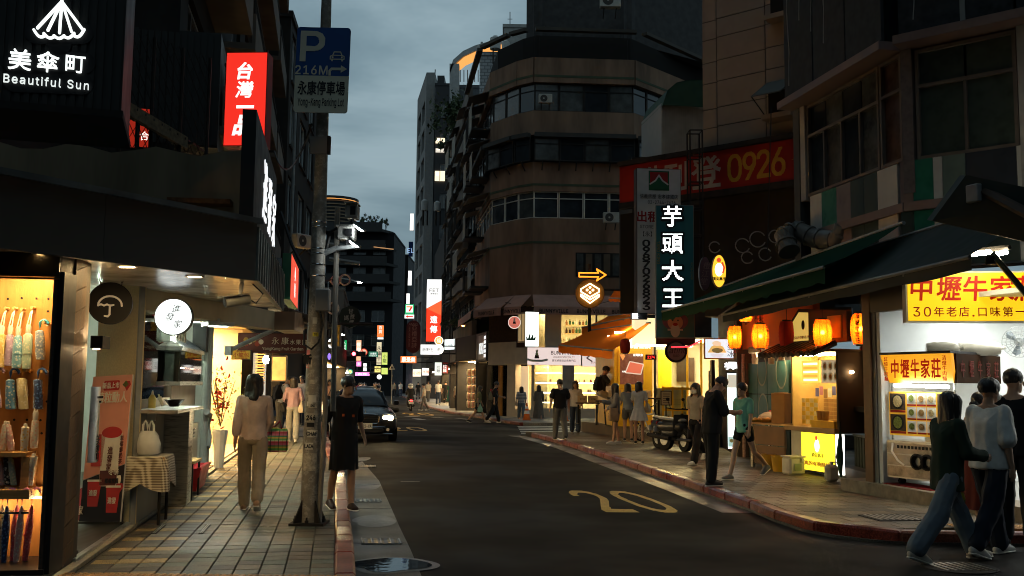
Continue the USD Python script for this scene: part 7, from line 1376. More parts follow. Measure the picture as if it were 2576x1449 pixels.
u0,u1=n2.at(2305,300)[0],n2.at(2562,300)[0]
Pt(NB,'corner_column',n2.Sl(0.,u0-.04,zW0-.5,zW1-.004,n=.02,t=.3),M('mauve_column',(.13,.1,.095),ro=.5,var=.25,scale=12))
winframe(n2,u0,u1,zW0-.02,zW1-.04,2,zW1-.62,[M('greenish_pane',(.035,.045,.036),ro=.35)],BRF)
Pt(NB,'pale_pier',n2.Sl(u1+.02,u1+.2,zW0-.6,zW1-.004,n=.03,t=.3),M('pale_tile'))
TILES=dict(w=M('white_facade_tile',(.4,.38,.36),ro=.4,var=.1),g=M('green_facade_tile',(.015,.12,.075),ro=.35,var=.15),e=M('greygreen_facade_tile',(.1,.13,.115),ro=.4),m=M('mauve_facade_tile',(.17,.13,.13),ro=.4),d=M('dark_facade_tile',(.03,.045,.04),ro=.4),n=M('navy_facade_tile',(.022,.026,.034),ro=.4),r=M('mauve_brown_tile'))
def course(s,cols,z0,z1):
 us=[s.at(x,470)[0]for x,_ in cols]
 for i,(x,k)in enumerate(cols[:-1]):
  n=max(1,int(round(abs(us[i+1]-us[i])/.45)))
  for q in range(n):
   a0=us[i]+(us[i+1]-us[i])*q/n;a1=us[i]+(us[i+1]-us[i])*(q+1)/n;Pt(NB,'facade_tile',s.Sl(min(a0,a1)+.004,max(a0,a1)-.004,z0+.004,z1-.004,n=0.,t=.2),TILES[k])
z1_=zW0-.01;z2_,z3_,z4_=z1_-.62,z1_-.76,zS
Pt(NB,'mauve_band',n1.Sl(0,n1.L,z3_+.003,z2_-.003,n=.04,t=.2),TILES['r']);Pt(NB,'mauve_band',n2.Sl(0,n2.L,z3_+.003,z2_-.003,n=.04,t=.2),TILES['r'])
cl1=[(2037,'w'),(2066,'g'),(2103,'m'),(2139,'d'),(2207,'w'),(2258,'w')];cl2=[(2264,'r'),(2297,'g'),(2348,'w'),(2372,'e'),(2430,'n'),(2560,'w'),(2620,'e'),(2800,'g')]
course(n1,cl1,z2_,z1_);course(n1,cl1,z4_,z3_);course(n2,cl2,z2_,z1_);course(n2,[(x,{'r':'d','n':'d'}.get(k,k))for x,k in cl2],z4_,z3_)
DUC=M('dull_flex_duct',(.12,.11,.1),ro=.5,var=.3)
T=Th('exhaust_duct','dull grey bent exhaust duct lying over the awning below the checkered tiles','duct',W(2000,610,17.2));c0=[W(1985,632,17.),W(1972,596,17.2),W(2000,578,17.3),W(2050,600,17.),W(2110,605,16.5),W(2125,570,16.4)]
Pt(T,'duct',MB().tube(c0,.17,14),DUC,smooth=40)
for k in range(9):t=k/9*4.9;i=int(t);p=c0[i]+(c0[i+1]-c0[i])*(t-i);d=c0[i+1]-c0[i];Pt(T,'ring',MB().tube([p-d/np.linalg.norm(d)*.02,p+d/np.linalg.norm(d)*.02],.185,14),DUC)
# green awnings along the right shops
GAW=RAW('green_awning',{'d':('diffuse_bsdf',{'color':(.018,.052,.034)}),'t':('translucent_bsdf',{'color':(.03,.09,.05)}),'m':('mix_closure',{'fac':.2})},[('d.BSDF','m.closure1'),('t.BSDF','m.closure2')],'m.closure')
DAW=M('dark_awning',(.02,.028,.024),ro=.6,var=.3)
awning('long dark green awning with a scalloped valance under the teal board',W(1660,783,22.6),V(4.28,13.6,3.27),V(5.5,13.9,3.92),V(4.75,22.9,3.86),.26,GAW,.05,ribs=4)
awning('lower black awning sagging over the lanterns and the noodle shop sign',W(1818,790,19.2),V(4.72,10.2,2.98),V(5.9,10.9,3.78),V(5.05,19.2,3.72),.16,DAW,0.,ribs=3)
T=Th('folded_awning','dark folded awning frame jutting out at the upper right above the noodle shop','awning',W(2480,500,10.2));b=MB();q=[W(2345,555,10.4),W(2430,440,10.),W(2720,500,8.8),W(2720,640,8.9)]
b.hexa(q,V(-.05,-.25,-.05));Pt(T,'folded_cloth',b,DAW);Pt(T,'arm',MB().tube([W(2455,470,10),W(2600,545,9)],.05,6),M('dark_brown_arm',(.045,.03,.022)));Pt(T,'motor_box',MB().box(W(2462,488,9.9),(.2,.15,.18),.4,bev=.01),GREYM)
# taro shop: light box, tall lit sign, dark boards
f=fr(1772,851,1847,903,21.2,-6);ICEP=E('pale_blue_panel',(.8,.92,1),.95)
T=sign('shaved_ice_lightbox','pale lit box sign with a picture of shaved ice in a bowl',f,ICEP,t=.16,edge=M('orange_edge',(.35,.14,.04)),rim=.02)
for nm,sh,u,v,m,n in(('bowl_print',Polygon([(-.16,0.),(.16,0.),(.08,-.09),(-.08,-.09)]),.42,.26,E('bowl_print',(.9,.9,.95),.7),.01),('ice_print',Polygon([(-.2,-.07),(-.12,.06),(0,.12),(.13,.06),(.2,-.07)]),.42,.46,E('ice_print',(.95,.62,.18),.7),.012),('topping_print',Af.scale(blob(14,.09,.2,5),1.3,.6),.44,.4,E('topping_print',(.25,.2,.06),.5),.015),('topping_print',Af.scale(blob(14,.08,.1,6),1.2,.7),.42,.74,E('cream_print',(1,.75,.5),.8),.016)):Pt(T,nm,f.shape(sh,u,v,n=n),m)
Pt(T,'lettering',f.shape(Lt('剉冰',.14,vertical=True),.88,.42,n=.012),M('brown_letter'))
f=fr(1829,937,1864,1130,21.6,-8);T=sign('tall_menu_lightbox','tall white lit menu box standing on the pavement behind the person in teal',f,E('cool_white_box',(.86,1,.96),1.7),t=.14,edge=M('box_edge',(.03,.04,.04)))
Pt(T,'top_print',f.Sl(.06,.94,.8,.97,n=.006,t=.004),E('pinkish_print',(.8,.75,.6),.7));Pt(T,'bottom_print',f.Sl(.06,.94,.03,.16,n=.006,t=.004),E('bluish_print',(.6,.85,.8),.6))
for u,v in((.3,.11),(.7,.1)):Pt(T,'bowl_print',MB().disc(f.p(u,v,.014),.04,f.X,f.Z,f.N,.004,12),E('topping_print'))
T=Th('lit_taro_letters','white glowing cut-out characters standing on top of the tall menu box','sign',f.p(.5,1));f3=fr(1826,906,1868,936,21.4)
for k,ch in enumerate('芋頭大王'):Pt(T,'character',f3.shape(Lt(ch,.145,bold=.035),.12+.25*k,.5+(.06 if k%2 else 0),n=.01,t=.04),E('taro_letters',(.95,1,1),1.5))
Pt(T,'rail',f3.Sl(0,1,-.05,.02,n=-0.,t=.05),DARKM)
T=Th('taro_shop','dim dessert shop front with dark boards between the yellow shop and the green shutters','shop',(4.7,23.5,SW));s=Plan((5.15,25.4),(4.72,21.4))
Pt(T,'front',s.Sl(0,s.L,SW,3.4,n=-.1,t=.3),M('dim_brown_front',(.055,.04,.03),ro=.7,var=.3));
for u0,u1,z1 in((.05,.42,2.),(.5,.95,2.25)):
 w=Pt(T,'menu_board',s.Sl(u0,u1,SW,z1,n=.16,t=.08),M('black_menu_board',(.02,.017,.015),ro=.5));F_=Frame(s.p(u0,SW,.165),s.X,u1-u0,z1-SW);F_.N=s.N
 for r in range(6):Pt(w,'lettering',F_.shape(Lt('芋圓豆花冰品甜湯'[r:r+2],.08),.5,.85-r*.13),M('dim_pale_letter'))
T,f=round_sign('latino_round_sign','round dark hanging sign lettered Latino with a cream face',1701,884,28,24.4,M('cream_sign_face',(.22,.19,.15)),BLACK,.8);Pt(T,'lettering',f.shape(Lt('Latino',.14,slant=.2),.5,.55),M('brown_letter'));Pt(T,'emblem',f.shape(Lt('BAR',.06),.5,.3),M('brown_letter'));Pt(T,'top_board',MB().box(f.p(.5,1.,-.1),(.95,.12,.22)),M('maroon_board'))
T=Th('red_led_strip','thin red glowing LED strip under the maroon board','light strip',W(1720,870,24.2));Pt(T,'strip',MB().tube([W(1690,873,24.2),W(1735,872,23.6),W(1762,858,23.)],.014,5),E('red_strip',(1,.02,.03),5));Pt(T,'channel',MB().tube([W(1690,871,24.25),W(1735,870,23.65),W(1762,856,23.05)],.018,5),DARKM)
c=W(1600,795,24);T=Th('white_flood_light','small bright white flood light at the foot of the estate agency board','flood light',c);Pt(T,'housing',MB().box(c+V(.08,.1,0),(.4,.15,.16),bev=.01),BLACK);Pt(T,'lens',MB().box(c-V(.02,0.,0),(.13,.04,.13)),E('flood_cool',(.9,.95,1),14))
# green shutters with orange fascia
OW=M('orange_painted_wall',(.55,.125,.02),ro=.6,var=.15);GSH=M('green_shutter_panel',(.022,.075,.058),ro=.5,var=.2)
sg=Plan((4.98,21.3),(5.1,18.6));T=Th('green_shutter_front','closed green panelled shopfront with cream rings and an orange wall above','shop',sg.p(1.3,SW))
for k in range(4):
 for r in range(3):
  u0,u1=.02+k*sg.L/4,(k+1)*sg.L/4-.02;z0=SW+.02+r*.66;Pt(T,'green_panel',sg.Sl(u0,u1,z0,z0+.64,n=-.05,t=.05),GSH)
Pt(T,'backing',sg.Sl(0,sg.L,SW,3.4,n=-.12,t=.2),JNT);Pt(T,'orange_wall',sg.Sl(-.1,sg.L+1.6,2.4,3.35,n=.04,t=.12),OW);Pt(T,'pink_pole',MB().tube([sg.p(.02,SW,.06),sg.p(.02,2.3,.06)],.035,8),M('peeling_pole',(.34,.22,.17),var=.4,scale=20))
RING=M('cream_ring_paint',(.2,.19,.13),ro=.6)
for u,z in((1.,1.95),(1.05,1.15),(2.25,1.9),(2.2,.6)):
 ring=Polygon([(.33*math.cos(a),.33*math.sin(a))for a in np.linspace(0,6.283,30)]);Pt(T,'painted_ring',MB().poly(ring.difference(ring.buffer(-.035)),sg.p(u,z,-.045),sg.X,sg.Z,sg.N,.003),RING)
fo=Frame(sg.p(.2,2.45,.045),sg.X,1.6,.85);fo.N=sg.N
Pt(T,'lettering',fo.shape(Lt('炸雞',.3),.6,.6),M('dark_brown_letter',(.1,.03,.01)))
bar=W(1942,880,18.8);T=Th('spotlight_bar','peeling white bar with small spotlights under the orange wall','light bar',bar);Pt(T,'bar',MB().box(bar,(1.,.25,.13),-1.,bev=.02),M('peeling_white',(.45,.38,.3),var=.4,scale=16))
for k,x in enumerate((1899,1940,1965)):
 c=W(x,905-(10 if k==2 else 0),18.5);Pt(T,'spot_body',MB().tube([c+V(0,.05,.1),c],.05,8),M('cream_plastic'));Pt(T,'spot_head',MB().lathe([(0,-.08),(.055,-.08),(.06,.02),(.03,.06)],c,12),M('cream_plastic'))
Pt(T,'tube_light',MB().tube([bar+V(-.25,.2,-.1),bar+V(.35,-.3,-.1)],.02,6),E('soft_tube',(1,.74,.42),110))
# chicken stall
ck=Th('chicken_stall','glowing yellow chicken stall with menus, shelves and a little tiled roof','food stall',(5.4,17.4,SW))
cA,cB=W(2012,1000,17.6),W(2108,1000,16.5);ckp=Plan(cA,cB);cl_=ckp.L
STL=E('stall_lamp',(1,.78,.38),62);CKW=M('stall_warm_wall',(.6,.4,.13),ro=.5)
Pt(ck,'back_wall',ckp.Sl(-.3,cl_+.05,.9,2.22,n=-.55,t=.06),CKW);Pt(ck,'left_wall',MB().hexa([ckp.p(-.3,.9,-.55),ckp.p(-.3,.9,-.02),ckp.p(-.3,2.22,-.02),ckp.p(-.3,2.22,-.55)],ckp.X*-.04),CKW)
Pt(ck,'right_panel',MB().hexa([ckp.p(cl_+.07,.86,.04),ckp.p(cl_+.07,.86,-.6),ckp.p(cl_+.07,2.22,-.6),ckp.p(cl_+.07,2.22,.04)],ckp.X*.05),M('dark_roof_board',(.05,.035,.025)))
Pt(ck,'roof_board',ckp.Sl(-.4,cl_+.1,2.2,2.24,n=.15,t=.75),M('dark_roof_board',(.05,.035,.025)))
for k in range(3):Pt(ck,'lamp',ckp.Sl(-.1+k*cl_/3,-.1+k*cl_/3+.18,2.15,2.19,n=-.08,t=.16),STL)
for x0,y0,x1,y1,nm in((2013,908,2058,963,'yellow_menu'),(2062,906,2110,963,'food_menu')):
 u0,z1=ckp.at(x0,y0);u1,z0=ckp.at(x1,y1);w=Pt(ck,nm,ckp.Sl(u0,u1,z0,z1,n=-.03,t=.02),E('menu_yellow',(1,.7,.1),1.)if nm[0]=='y' else E('menu_dark',(.55,.42,.25),.6))
 F_=Frame(ckp.p(u0,z0,-.027),ckp.X,u1-u0,z1-z0);F_.N=ckp.N
 if nm[0]=='y':
  for r in range(5):Pt(w,'menu_line',F_.Sl(.1,.9,.08+r*.18,.18+r*.18,n=.003,t=.003),[E('menu_white_lit',(1,.93,.7),1.4),E('menu_orange',(1,.5,.05),.9)][r%2])
 else:
  for r in range(2):
   for k in range(3):Pt(w,'dish_print',MB().disc(F_.p(.2+.3*k,.27+.46*r,.004),.06,F_.X,F_.Z,F_.N,.003,14,.07),M('menu_white',(.75,.72,.6)));Pt(w,'dish_print',MB().disc(F_.p(.2+.3*k,.27+.46*r,.007),.035,F_.X,F_.Z,F_.N,.002,10,.04),M('fried_food',(.42,.2,.04)))
g=np.random.default_rng(12)
for k in range(9):
 u=.02+(k%9)*cl_/9;z=1.45+.03*math.sin(k*2);Pt(ck,'photo_card',ckp.Sl(u,u+.105,z,z+.15,n=-.3,t=.004),[M('card_blue',(.12,.12,.3)),M('card_pink',(.5,.2,.25)),M('card_brown',(.3,.17,.08)),M('menu_white',(.75,.72,.6))][k%4])
for r in range(6):
 for k in range(4):u=-.27+k*.13;Pt(ck,'order_slip',ckp.Sl(u,u+.12,.97+r*.075,1.04+r*.075,n=-.2,t=.004),[M('slip_yellow',(.75,.52,.06)),M('slip_cream',(.72,.6,.3))][(r+k)%2])
 for k in range(6):u=.27+k*.145;Pt(ck,'wooden_tag',ckp.Sl(u,u+.135,1.+r*.07,1.062+r*.07,n=-.3,t=.006),M('tag_brown',(.4,.23,.08)))
Pt(ck,'counter',ckp.Sl(-.32,cl_+.06,.86,.93,n=.12,t=.7),M('stall_counter',(.35,.22,.1),ro=.4))
Pt(ck,'yellow_crate',ckp.Sl(.42,cl_-.05,.935,1.05,n=.05,t=.2),M('crate_yellow',(.72,.45,.05)))
for u in(.5,.65):Pt(ck,'basket',MB().lathe([(.05,.94),(.07,1.1),(.06,1.1),(.045,.96)],ckp.p(u,.11,-.08),10),M('basket_brown',(.3,.16,.06)))
Pt(ck,'white_cabinet',ckp.Sl(-.3,.02,.16,.855,n=0.,t=.5),M('white_cabinet',(.62,.6,.46),ro=.4));Pt(ck,'plinth',ckp.Sl(-.3,cl_,SW,.158,n=-.03,t=.5),M('mossy_plinth',(.12,.11,.07),var=.5))
fy_=Frame(ckp.p(.06,.19,.03),ckp.X,cl_-.13,.66);fy_.N=ckp.N
T=sign('chicken_lightbox','bright yellow lit panel with a white bird and brown lettering on the stall front',fy_,E('bright_yellow_panel',(1,.8,.03),1.7),t=.02,edge=M('dark_gold_edge'),texts=[('真的有夠酥的!',.5,.2,.11,E('amber_letter',(.75,.3,.02),.5),{'fit':.8,'bold':.03}),('頂尖高手',.5,.42,.1,M('lantern_ink'),{'fit':.36})])
Pt(T,'bird_print',fy_.shape(Af.scale(blob(20,.07,.1,3),1,1.5),.5,.66,n=.008),E('white_bird'));Pt(T,'cap_print',fy_.shape(Af.scale(blob(12,.03,.1,4),1,1.5),.48,.86,n=.012),E('red_cap'))
Pt(ck,'lit_corner',ckp.Sl(cl_-.05,cl_+.05,.19,.85,n=.03,t=.1),E('white_corner_light',(1,1,.9),2.5))
gA=Plan(ckp.p(-.15,0,.18),ckp.p(cl_+.55,0,.18));gl=gA.L
shp=Polygon([(0,0),(gl,0),(gl,.5),(.45,.62),(.02,.28)]);Pt(ck,'gable',MB().poly(shp,gA.p(0,2.34,0.),gA.X,gA.Z,gA.N,.08),M('dark_gable',(.06,.035,.02)))
Pt(ck,'gable_panel',MB().poly(shp.buffer(-.06).intersection(sbox(0,0,.75,1)),gA.p(0,2.34,.008),gA.X,gA.Z,gA.N,.006),E('gable_yellow',(1,.66,.14),.55));Fg=Frame(gA.p(0,2.34,.012),gA.X,gl,.6);Fg.N=gA.N
Pt(ck,'gable_lettering',Fg.shape(Lt('頂尖高手炸雞專賣 世界好味',.05),.33,.2),M('dull_red_ink'));Pt(ck,'gable_bird',Fg.shape(Af.scale(blob(16,.05,.1,3),1,1.6),.33,.55),M('lantern_ink'));Pt(ck,'gable_plate',Fg.Sl(.72,.93,.12,.72,n=.006,t=.02),M('dull_yellow_plate',(.35,.22,.05)))
for k in range(12):
 p=gA.p(k*gl/12-.1,2.33,.05);Pt(ck,'roof_tile',MB().tube([p+V(0,0,0.),p+gA.N*.42+V(0,0,-.18)],.055,6),M('black_roof_tile',(.03,.022,.018),ro=.5))
sd=Plan(W(1905,1000,18.9),W(1988,1000,17.95));T=Th('side_table','brown boarded side table of the chicken stall with a steel edge','table',sd.p(.4,SW));Pt(T,'table_top',sd.Sl(-.05,sd.L,.92,.95,n=.2,t=.5),SHW)
for r in range(2):Pt(T,'board',sd.Sl(.04,sd.L-.03,.2+r*.355,.54+r*.355,n=.12,t=.03),M('brown_board',(.2,.11,.055),ro=.5,var=.2))
Pt(T,'steel_leg',sd.Sl(-.03,.03,SW,.915,n=.14,t=.05),STEEL);Pt(T,'back_leg',sd.Sl(-.03,.03,SW,.915,n=-.25,t=.05),STEEL)
def box_thing(name,label,cat,c,size,rz,m,bev=.01,extra=None):
 T=Th(name,label,cat,c);Pt(T,'body',MB().box(np.array(c)+V(0,0,size[2]/2),size,rz,bev=bev),m)
 if extra:extra(T)
 return T
CARD=M('cardboard',(.36,.21,.09),ro=.8,var=.15)
c=sd.p(.6,.952,-.1);box_thing('cardboard_box','tall cardboard box standing on the side table','box',c,(.3,.26,.55),.9,CARD,extra=lambda T:Pt(T,'flap',MB().box(c+V(0,0,.555),(.31,.13,.008),.9),CARD))
c=sd.p(.28,.952,.05);T=Th('bread_tray','shallow tray of toasted rolls on the side table','tray',c);Pt(T,'tray',MB().lathe([(0,.01),(.22,.01),(.27,.05),(.25,.05),(0,.02)],c,16,sy=.6),M('dark_gold_edge'))
for k in range(5):Pt(T,'roll',MB().lathe([(0,-.1),(.03,-.08),(.035,0),(.03,.08),(0,.1)],c+V(-.16+k*.08,0,.06),8,ax=(V(1,0,0),V(0,0,1),V(0,1,0))),M('toasted_roll',(.55,.28,.08)))
c=W(1937,1045,18.9);T=Th('mesh_food_cover','pale domed mesh food cover with a red knob','food cover',c);Pt(T,'dome',MB().lathe([(.24,-.07),(.2,0),(.1,.06),(0,.07)],c,16),M('mesh_pale',(.42,.33,.24)));Pt(T,'knob',MB().lathe([(.02,.07),(.025,.09),(0,.1)],c,8),M('red_plastic'));Pt(T,'stand',MB().tube([c-V(0,0,.07),V(c[0],c[1],SW)],.012,5),DARKM)
for i,(x,y)in enumerate(((1936,1180),(1962,1186))):
 c=Gd(x,y,SW);T=Th('yellow_bucket',['yellow plastic bucket under the side table, the left one','yellow plastic bucket under the side table, the right one'][i],'bucket',c);Pt(T,'body',MB().lathe([(0,0.),(.12,0),(.15,.26),(.155,.27),(.14,.27),(.11,.02)],c,16),M('bucket_yellow',(.5,.26,.02),ro=.4),smooth=40);Pt(T,'handle',MB().tube([c+V(.15*math.cos(a),.02,.26-.1*math.sin(a))for a in np.linspace(0,math.pi,9)],.006,5),GREYM)
JW=M('white_jug_plastic',(.6,.56,.44),ro=.4)
c=Gd(1996,1193,SW);T=box_thing('white_container','square white plastic container on the pavement beside the yellow buckets','container',c,(.3,.28,.29),.3,JW,.03);Pt(T,'lid',MB().box(c+V(0,0,.3),(.32,.3,.03),.3,bev=.01),JW);Pt(T,'label',MB().box(c+V(.04,-.146,.13),(.14,.006,.12),.3),M('label_green',(.3,.36,.2)));Pt(T,'handle',MB().tube([c+V(.09,-.05,.315),c+V(.1,-.1,.36),c+V(.12,-.14,.2)],.012,6),JW)
c=Gd(2092,1211,SW);T=box_thing('white_jug','white plastic jug on the pavement at the corner of the yellow lit panel','jug',c,(.2,.16,.26),.2,JW,.04);Pt(T,'neck',MB().lathe([(.03,.26),(.03,.31),(0,.31)],c,10),JW);Pt(T,'handle',MB().tube([c+V(.03,0,.3),c+V(.09,0,.3),c+V(.09,0,.24)],.012,6),JW)
kt=Th('stall_kitchen','orange lit kitchen corner between the chicken stall and the noodle shop','food stall',(5.9,15.8,SW));kp=Plan(W(2115,1000,16.9),W(2200,1000,15.2));kl=kp.L
Pt(kt,'back_wall',kp.Sl(-.2,kl,SW,3.2,n=-1.1,t=.08),M('orange_kitchen_wall',(.52,.28,.05),ro=.5));Pt(kt,'counter',kp.Sl(-.05,kl,.8,.84,n=-.2,t=.8),STEEL);Pt(kt,'upper_shelf',kp.Sl(-.05,kl,1.22,1.3,n=-.1,t=.5),DARKM)
for k in range(12):Pt(kt,'slatted_front',kp.Sl(.02+k*kl/12,.02+k*kl/12+kl/20,.18,.79,n=-.2,t=.03),M('dark_green_slat',(.06,.055,.03)))
Pt(kt,'floor',kp.Sl(-.2,kl+.1,SW,SW+.18,n=.05,t=1.2),M('dark_step',(.08,.06,.045)));Pt(kt,'lamp',kp.Sl(.2,.7,2.28,2.32,n=-.4,t=.14),E('kitchen_lamp',(1,.55,.18),22));Pt(kt,'tube_lamp',MB().tube([kp.p(0.,1.85,-.05),kp.p(.5,1.86,-.05)],.03,6),E('kitchen_tube',(1,.7,.35),40))
Pt(kt,'steel_pot',MB().lathe([(0,.84),(.14,.84),(.15,.98),(.13,.98),(.12,.86)],kp.p(.75,0,-.45),16),STEEL);Pt(kt,'round_grill',MB().lathe([(.2,0),(.22,.01),(.22,.03),(.18,.03)],kp.p(.62,1.95,-1.),18,ax=(kp.X,kp.Z,kp.N)),STEEL);Pt(kt,'dark_box',kp.Sl(.1,.45,1.9,2.3,n=-.3,t=.3),BLACK)
Pt(kt,'sign_plate',kp.Sl(0.,.34,.95,1.25,n=0.,t=.02),M('worn_plate',(.28,.25,.2),var=.4,scale=15))
c=W(2108,808,16.8);T=Th('exhaust_fan','square black exhaust fan unit between the lanterns','fan',c);Pt(T,'housing',MB().box(c,(.46,.12,.46),-.4,bev=.01),BLACK);Pt(T,'ring',MB().lathe([(.17,0),(.2,.02),(.2,.04),(.17,.04)],c-V(.03,.09,0),20,ax=(V(.92,-.39,0),V(0,0,1),V(-.39,-.92,0))),DARKM);Pt(T,'hub',MB().lathe([(0,0.),(.06,0.),(.05,.04),(0,.05)],c-V(.03,.09,0),12,ax=(V(.92,-.39,0),V(0,0,1),V(-.39,-.92,0))),M('cream_plastic'))
T=Th('closed_umbrella','closed dark green and orange umbrella leaning at the stall corner','umbrella',W(2116,1200,16.2));Pt(T,'canopy',MB().tube([W(2116,1200,16.2),W(2112,1150,16.2),W(2114,1085,16.2)],[.02,.06,.02],8),M('dark_green_cloth',(.02,.06,.045)));Pt(T,'handle',MB().tube([W(2114,1085,16.2),W(2114,1060,16.2)],.012,6),BLACK)
# noodle shop
ns0,ns1=V(5.08,14.15),V(5.75,11.6);ns=Plan(ns0,ns1);nb=Th('noodle_shop','bright white noodle shop open to the street behind its steel cart','shop',(6,13,SW));fz=SW+.17
NWALL=M('white_shop_wall',(.68,.7,.68),ro=.4,var=.06,scale=3);X2=ns.X
Pt(nb,'step',ns.Sl(-.6,ns.L+1.2,SW,fz,n=.14,t=.5),M('worn_step',(.26,.21,.15),ro=.6,var=.35,scale=6));Pt(nb,'floor',ns.Sl(0,ns.L+2,fz-.02,fz-.004,n=-.3,t=4),M('shop_floor',(.3,.29,.27),ro=.4))
Pt(nb,'side_wall',MB().hexa([ns.p(.14,fz,-4),ns.p(.14,fz,0.),ns.p(.14,2.75,0.),ns.p(.14,2.75,-4)][::-1],-X2*.08),NWALL);Pt(nb,'back_wall',ns.Sl(0,ns.L+4,fz,2.9,n=-3.6,t=.1),NWALL);Pt(nb,'ceiling',ns.Sl(0,ns.L+4,2.72,2.78,n=-.05,t=3.6),NWALL)
Pt(nb,'brown_pillar',ns.Sl(-.12,.055,SW,3.2,n=.05,t=.3),M('brown_pillar',(.17,.09,.045),ro=.45,var=.3));Pt(nb,'dark_lintel',ns.Sl(.06,.8,2.66,3.2,n=.04,t=.1),BLACK);Pt(nb,'grey_jamb',ns.Sl(.06,.135,fz,2.655,n=.02,t=.1),M('pale_post'))
Pt(nb,'curtain_panel',ns.Sl(1.9,3.2,1.9,2.7,n=-3.4,t=.05),M('cream_curtain',(.55,.5,.36)))
Pt(nb,'red_mat',ns.Sl(.18,1.2,fz+0.,fz+.012,n=-0.,t=.35),M('red_mat'))
NL=E('noodle_ceiling_panel',(.96,1,.97),20)
for u,n in((.6,1.),(2.,1.),(3.4,1.2),(1.2,2.6),(2.8,2.6)):Pt(nb,'ceiling_light',MB().hexa([ns.p(u,2.715,-n),ns.p(u+.9,2.715,-n),ns.p(u+.9,2.715,-n-.5),ns.p(u,2.715,-n-.5)],V(0,0,.02)),NL)
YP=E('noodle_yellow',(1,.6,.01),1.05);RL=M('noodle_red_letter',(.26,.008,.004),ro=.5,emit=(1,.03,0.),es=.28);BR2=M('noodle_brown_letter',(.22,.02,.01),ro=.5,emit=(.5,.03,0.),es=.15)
f=fr(2279,682,2640,811,12.1,-8)
T=sign('noodle_shop_sign','big yellow lit sign with red characters of the noodle shop',f,YP,t=.18,edge=M('white_frame',(.5,.48,.42)),rim=.02)
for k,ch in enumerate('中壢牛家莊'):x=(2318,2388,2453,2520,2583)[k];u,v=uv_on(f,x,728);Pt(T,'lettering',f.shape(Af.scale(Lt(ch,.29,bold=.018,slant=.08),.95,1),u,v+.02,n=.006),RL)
u,v=uv_on(f,2438,784);sh=Lt('30年老店.口味第一',.115,bold=.01,gap=.16);Pt(T,'lettering',f.shape(Af.scale(sh,1.3/(sh.bounds[2]-sh.bounds[0]),1,origin=(0,0)),u,v,n=.006),BR2)
T=Th('awning_tube_light','pair of bright tube lights under the awning above the noodle sign','tube light',W(2480,640,11.6))
for x0,x1 in((2440,2490),(2505,2530)):Pt(T,'tube',MB().tube([W(x0,640,11.8),W(x1,634,11.4)],.03,8),E('awning_tube',(1,.88,.58),85))
Pt(T,'batten',MB().tube([W(2436,632,11.9),W(2540,622,11.4)],.03,6),DARKM)
Pt(T,'pole',MB().tube([W(2498,640,11.3),W(2586,745,10.6)],.035,7),BLACK);Pt(T,'lamp_head',MB().box(W(2496,655,11.3),(.14,.1,.1),.6,bev=.01),DARKM)
cart=Th('noodle_cart','steel noodle cart with an orange lettered canopy board and a photo menu','food cart',(5.9,13.2,fz));cf=Plan(W(2236,1000,13.9),W(2404,1000,12.9));cL=cf.L;cside=Plan(cf.B,W(2516,1000,13.9))
zt_,zb_=2.06,1.68
Pt(cart,'canopy_board',MB().hexa([cf.p(.02,zb_,0.),cf.p(cL-.02,zb_,0.),cf.p(cL+.03,zt_,.1),cf.p(-.04,zt_,.1)],cf.N*.05),E('cart_orange_panel',(1,.42,.015),.8))
Pt(cart,'side_board',cside.Sl(.01,cside.L,zb_,zt_,n=.02,t=.04),M('shaded_orange_board',(.02,.008,.002),ro=.9,spec=.1))  # side board colour darkened to stand for the shade of its backlit face
Pt(cart,'canopy_top',MB().hexa([cf.p(-.05,zt_+.004,.11),cf.p(cL+.03,zt_+.004,.11),V(*cside.B,zt_+.004),V(*(cside.B-(cf.B-cf.A)),zt_+.004)],V(0,0,-.03)),BLACK)
Fc=Frame(cf.p(0.,zb_,.055),cf.X,cL,zt_-zb_);Fc.N=cf.N
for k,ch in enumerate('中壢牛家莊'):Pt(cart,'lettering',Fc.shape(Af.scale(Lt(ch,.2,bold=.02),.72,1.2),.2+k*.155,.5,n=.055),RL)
for st,u in(('紅燒牛肉麵',.06),('清燉牛肉麵',.94)):Pt(cart,'lettering',Fc.shape(Af.scale(Lt(st,.06,vertical=True),1.1,1),u,.5,n=.055),RL)
Fs=Frame(cside.p(0,zb_,.03),cside.X,cside.L,zt_-zb_);Fs.N=cside.N
for k,ch in enumerate('中壢牛家莊'):Pt(cart,'lettering',Fs.shape(Af.scale(Lt(ch,.18),.8,1.2),.12+k*.19,.5),M('dim_red_letter',(.09,.01,.005)))
Pt(cart,'tube_light',MB().tube([cf.p(.18,1.645,.07),cf.p(cL-.05,1.63,.07)],.024,8),E('cart_tube',(.95,1,.92),40))
for u in(.03,cL-.03):Pt(cart,'post',MB().tube([cf.p(u,.9,-.03),cf.p(u,zb_,-.03)],.016,6),STEEL)
u0,z1=cf.at(2243,968);u1,z0=cf.at(2402,1076);mb_=Pt(cart,'menu_board',cf.Sl(.02,cL-.03,.97,1.56,n=.02,t=.015),M('menu_board_yellow',(.72,.42,.05),ro=.5,emit=(1,.5,.03),es=.35));Fm=Frame(cf.p(.02,.97,.021),cf.X,cL-.05,.59);Fm.N=cf.N
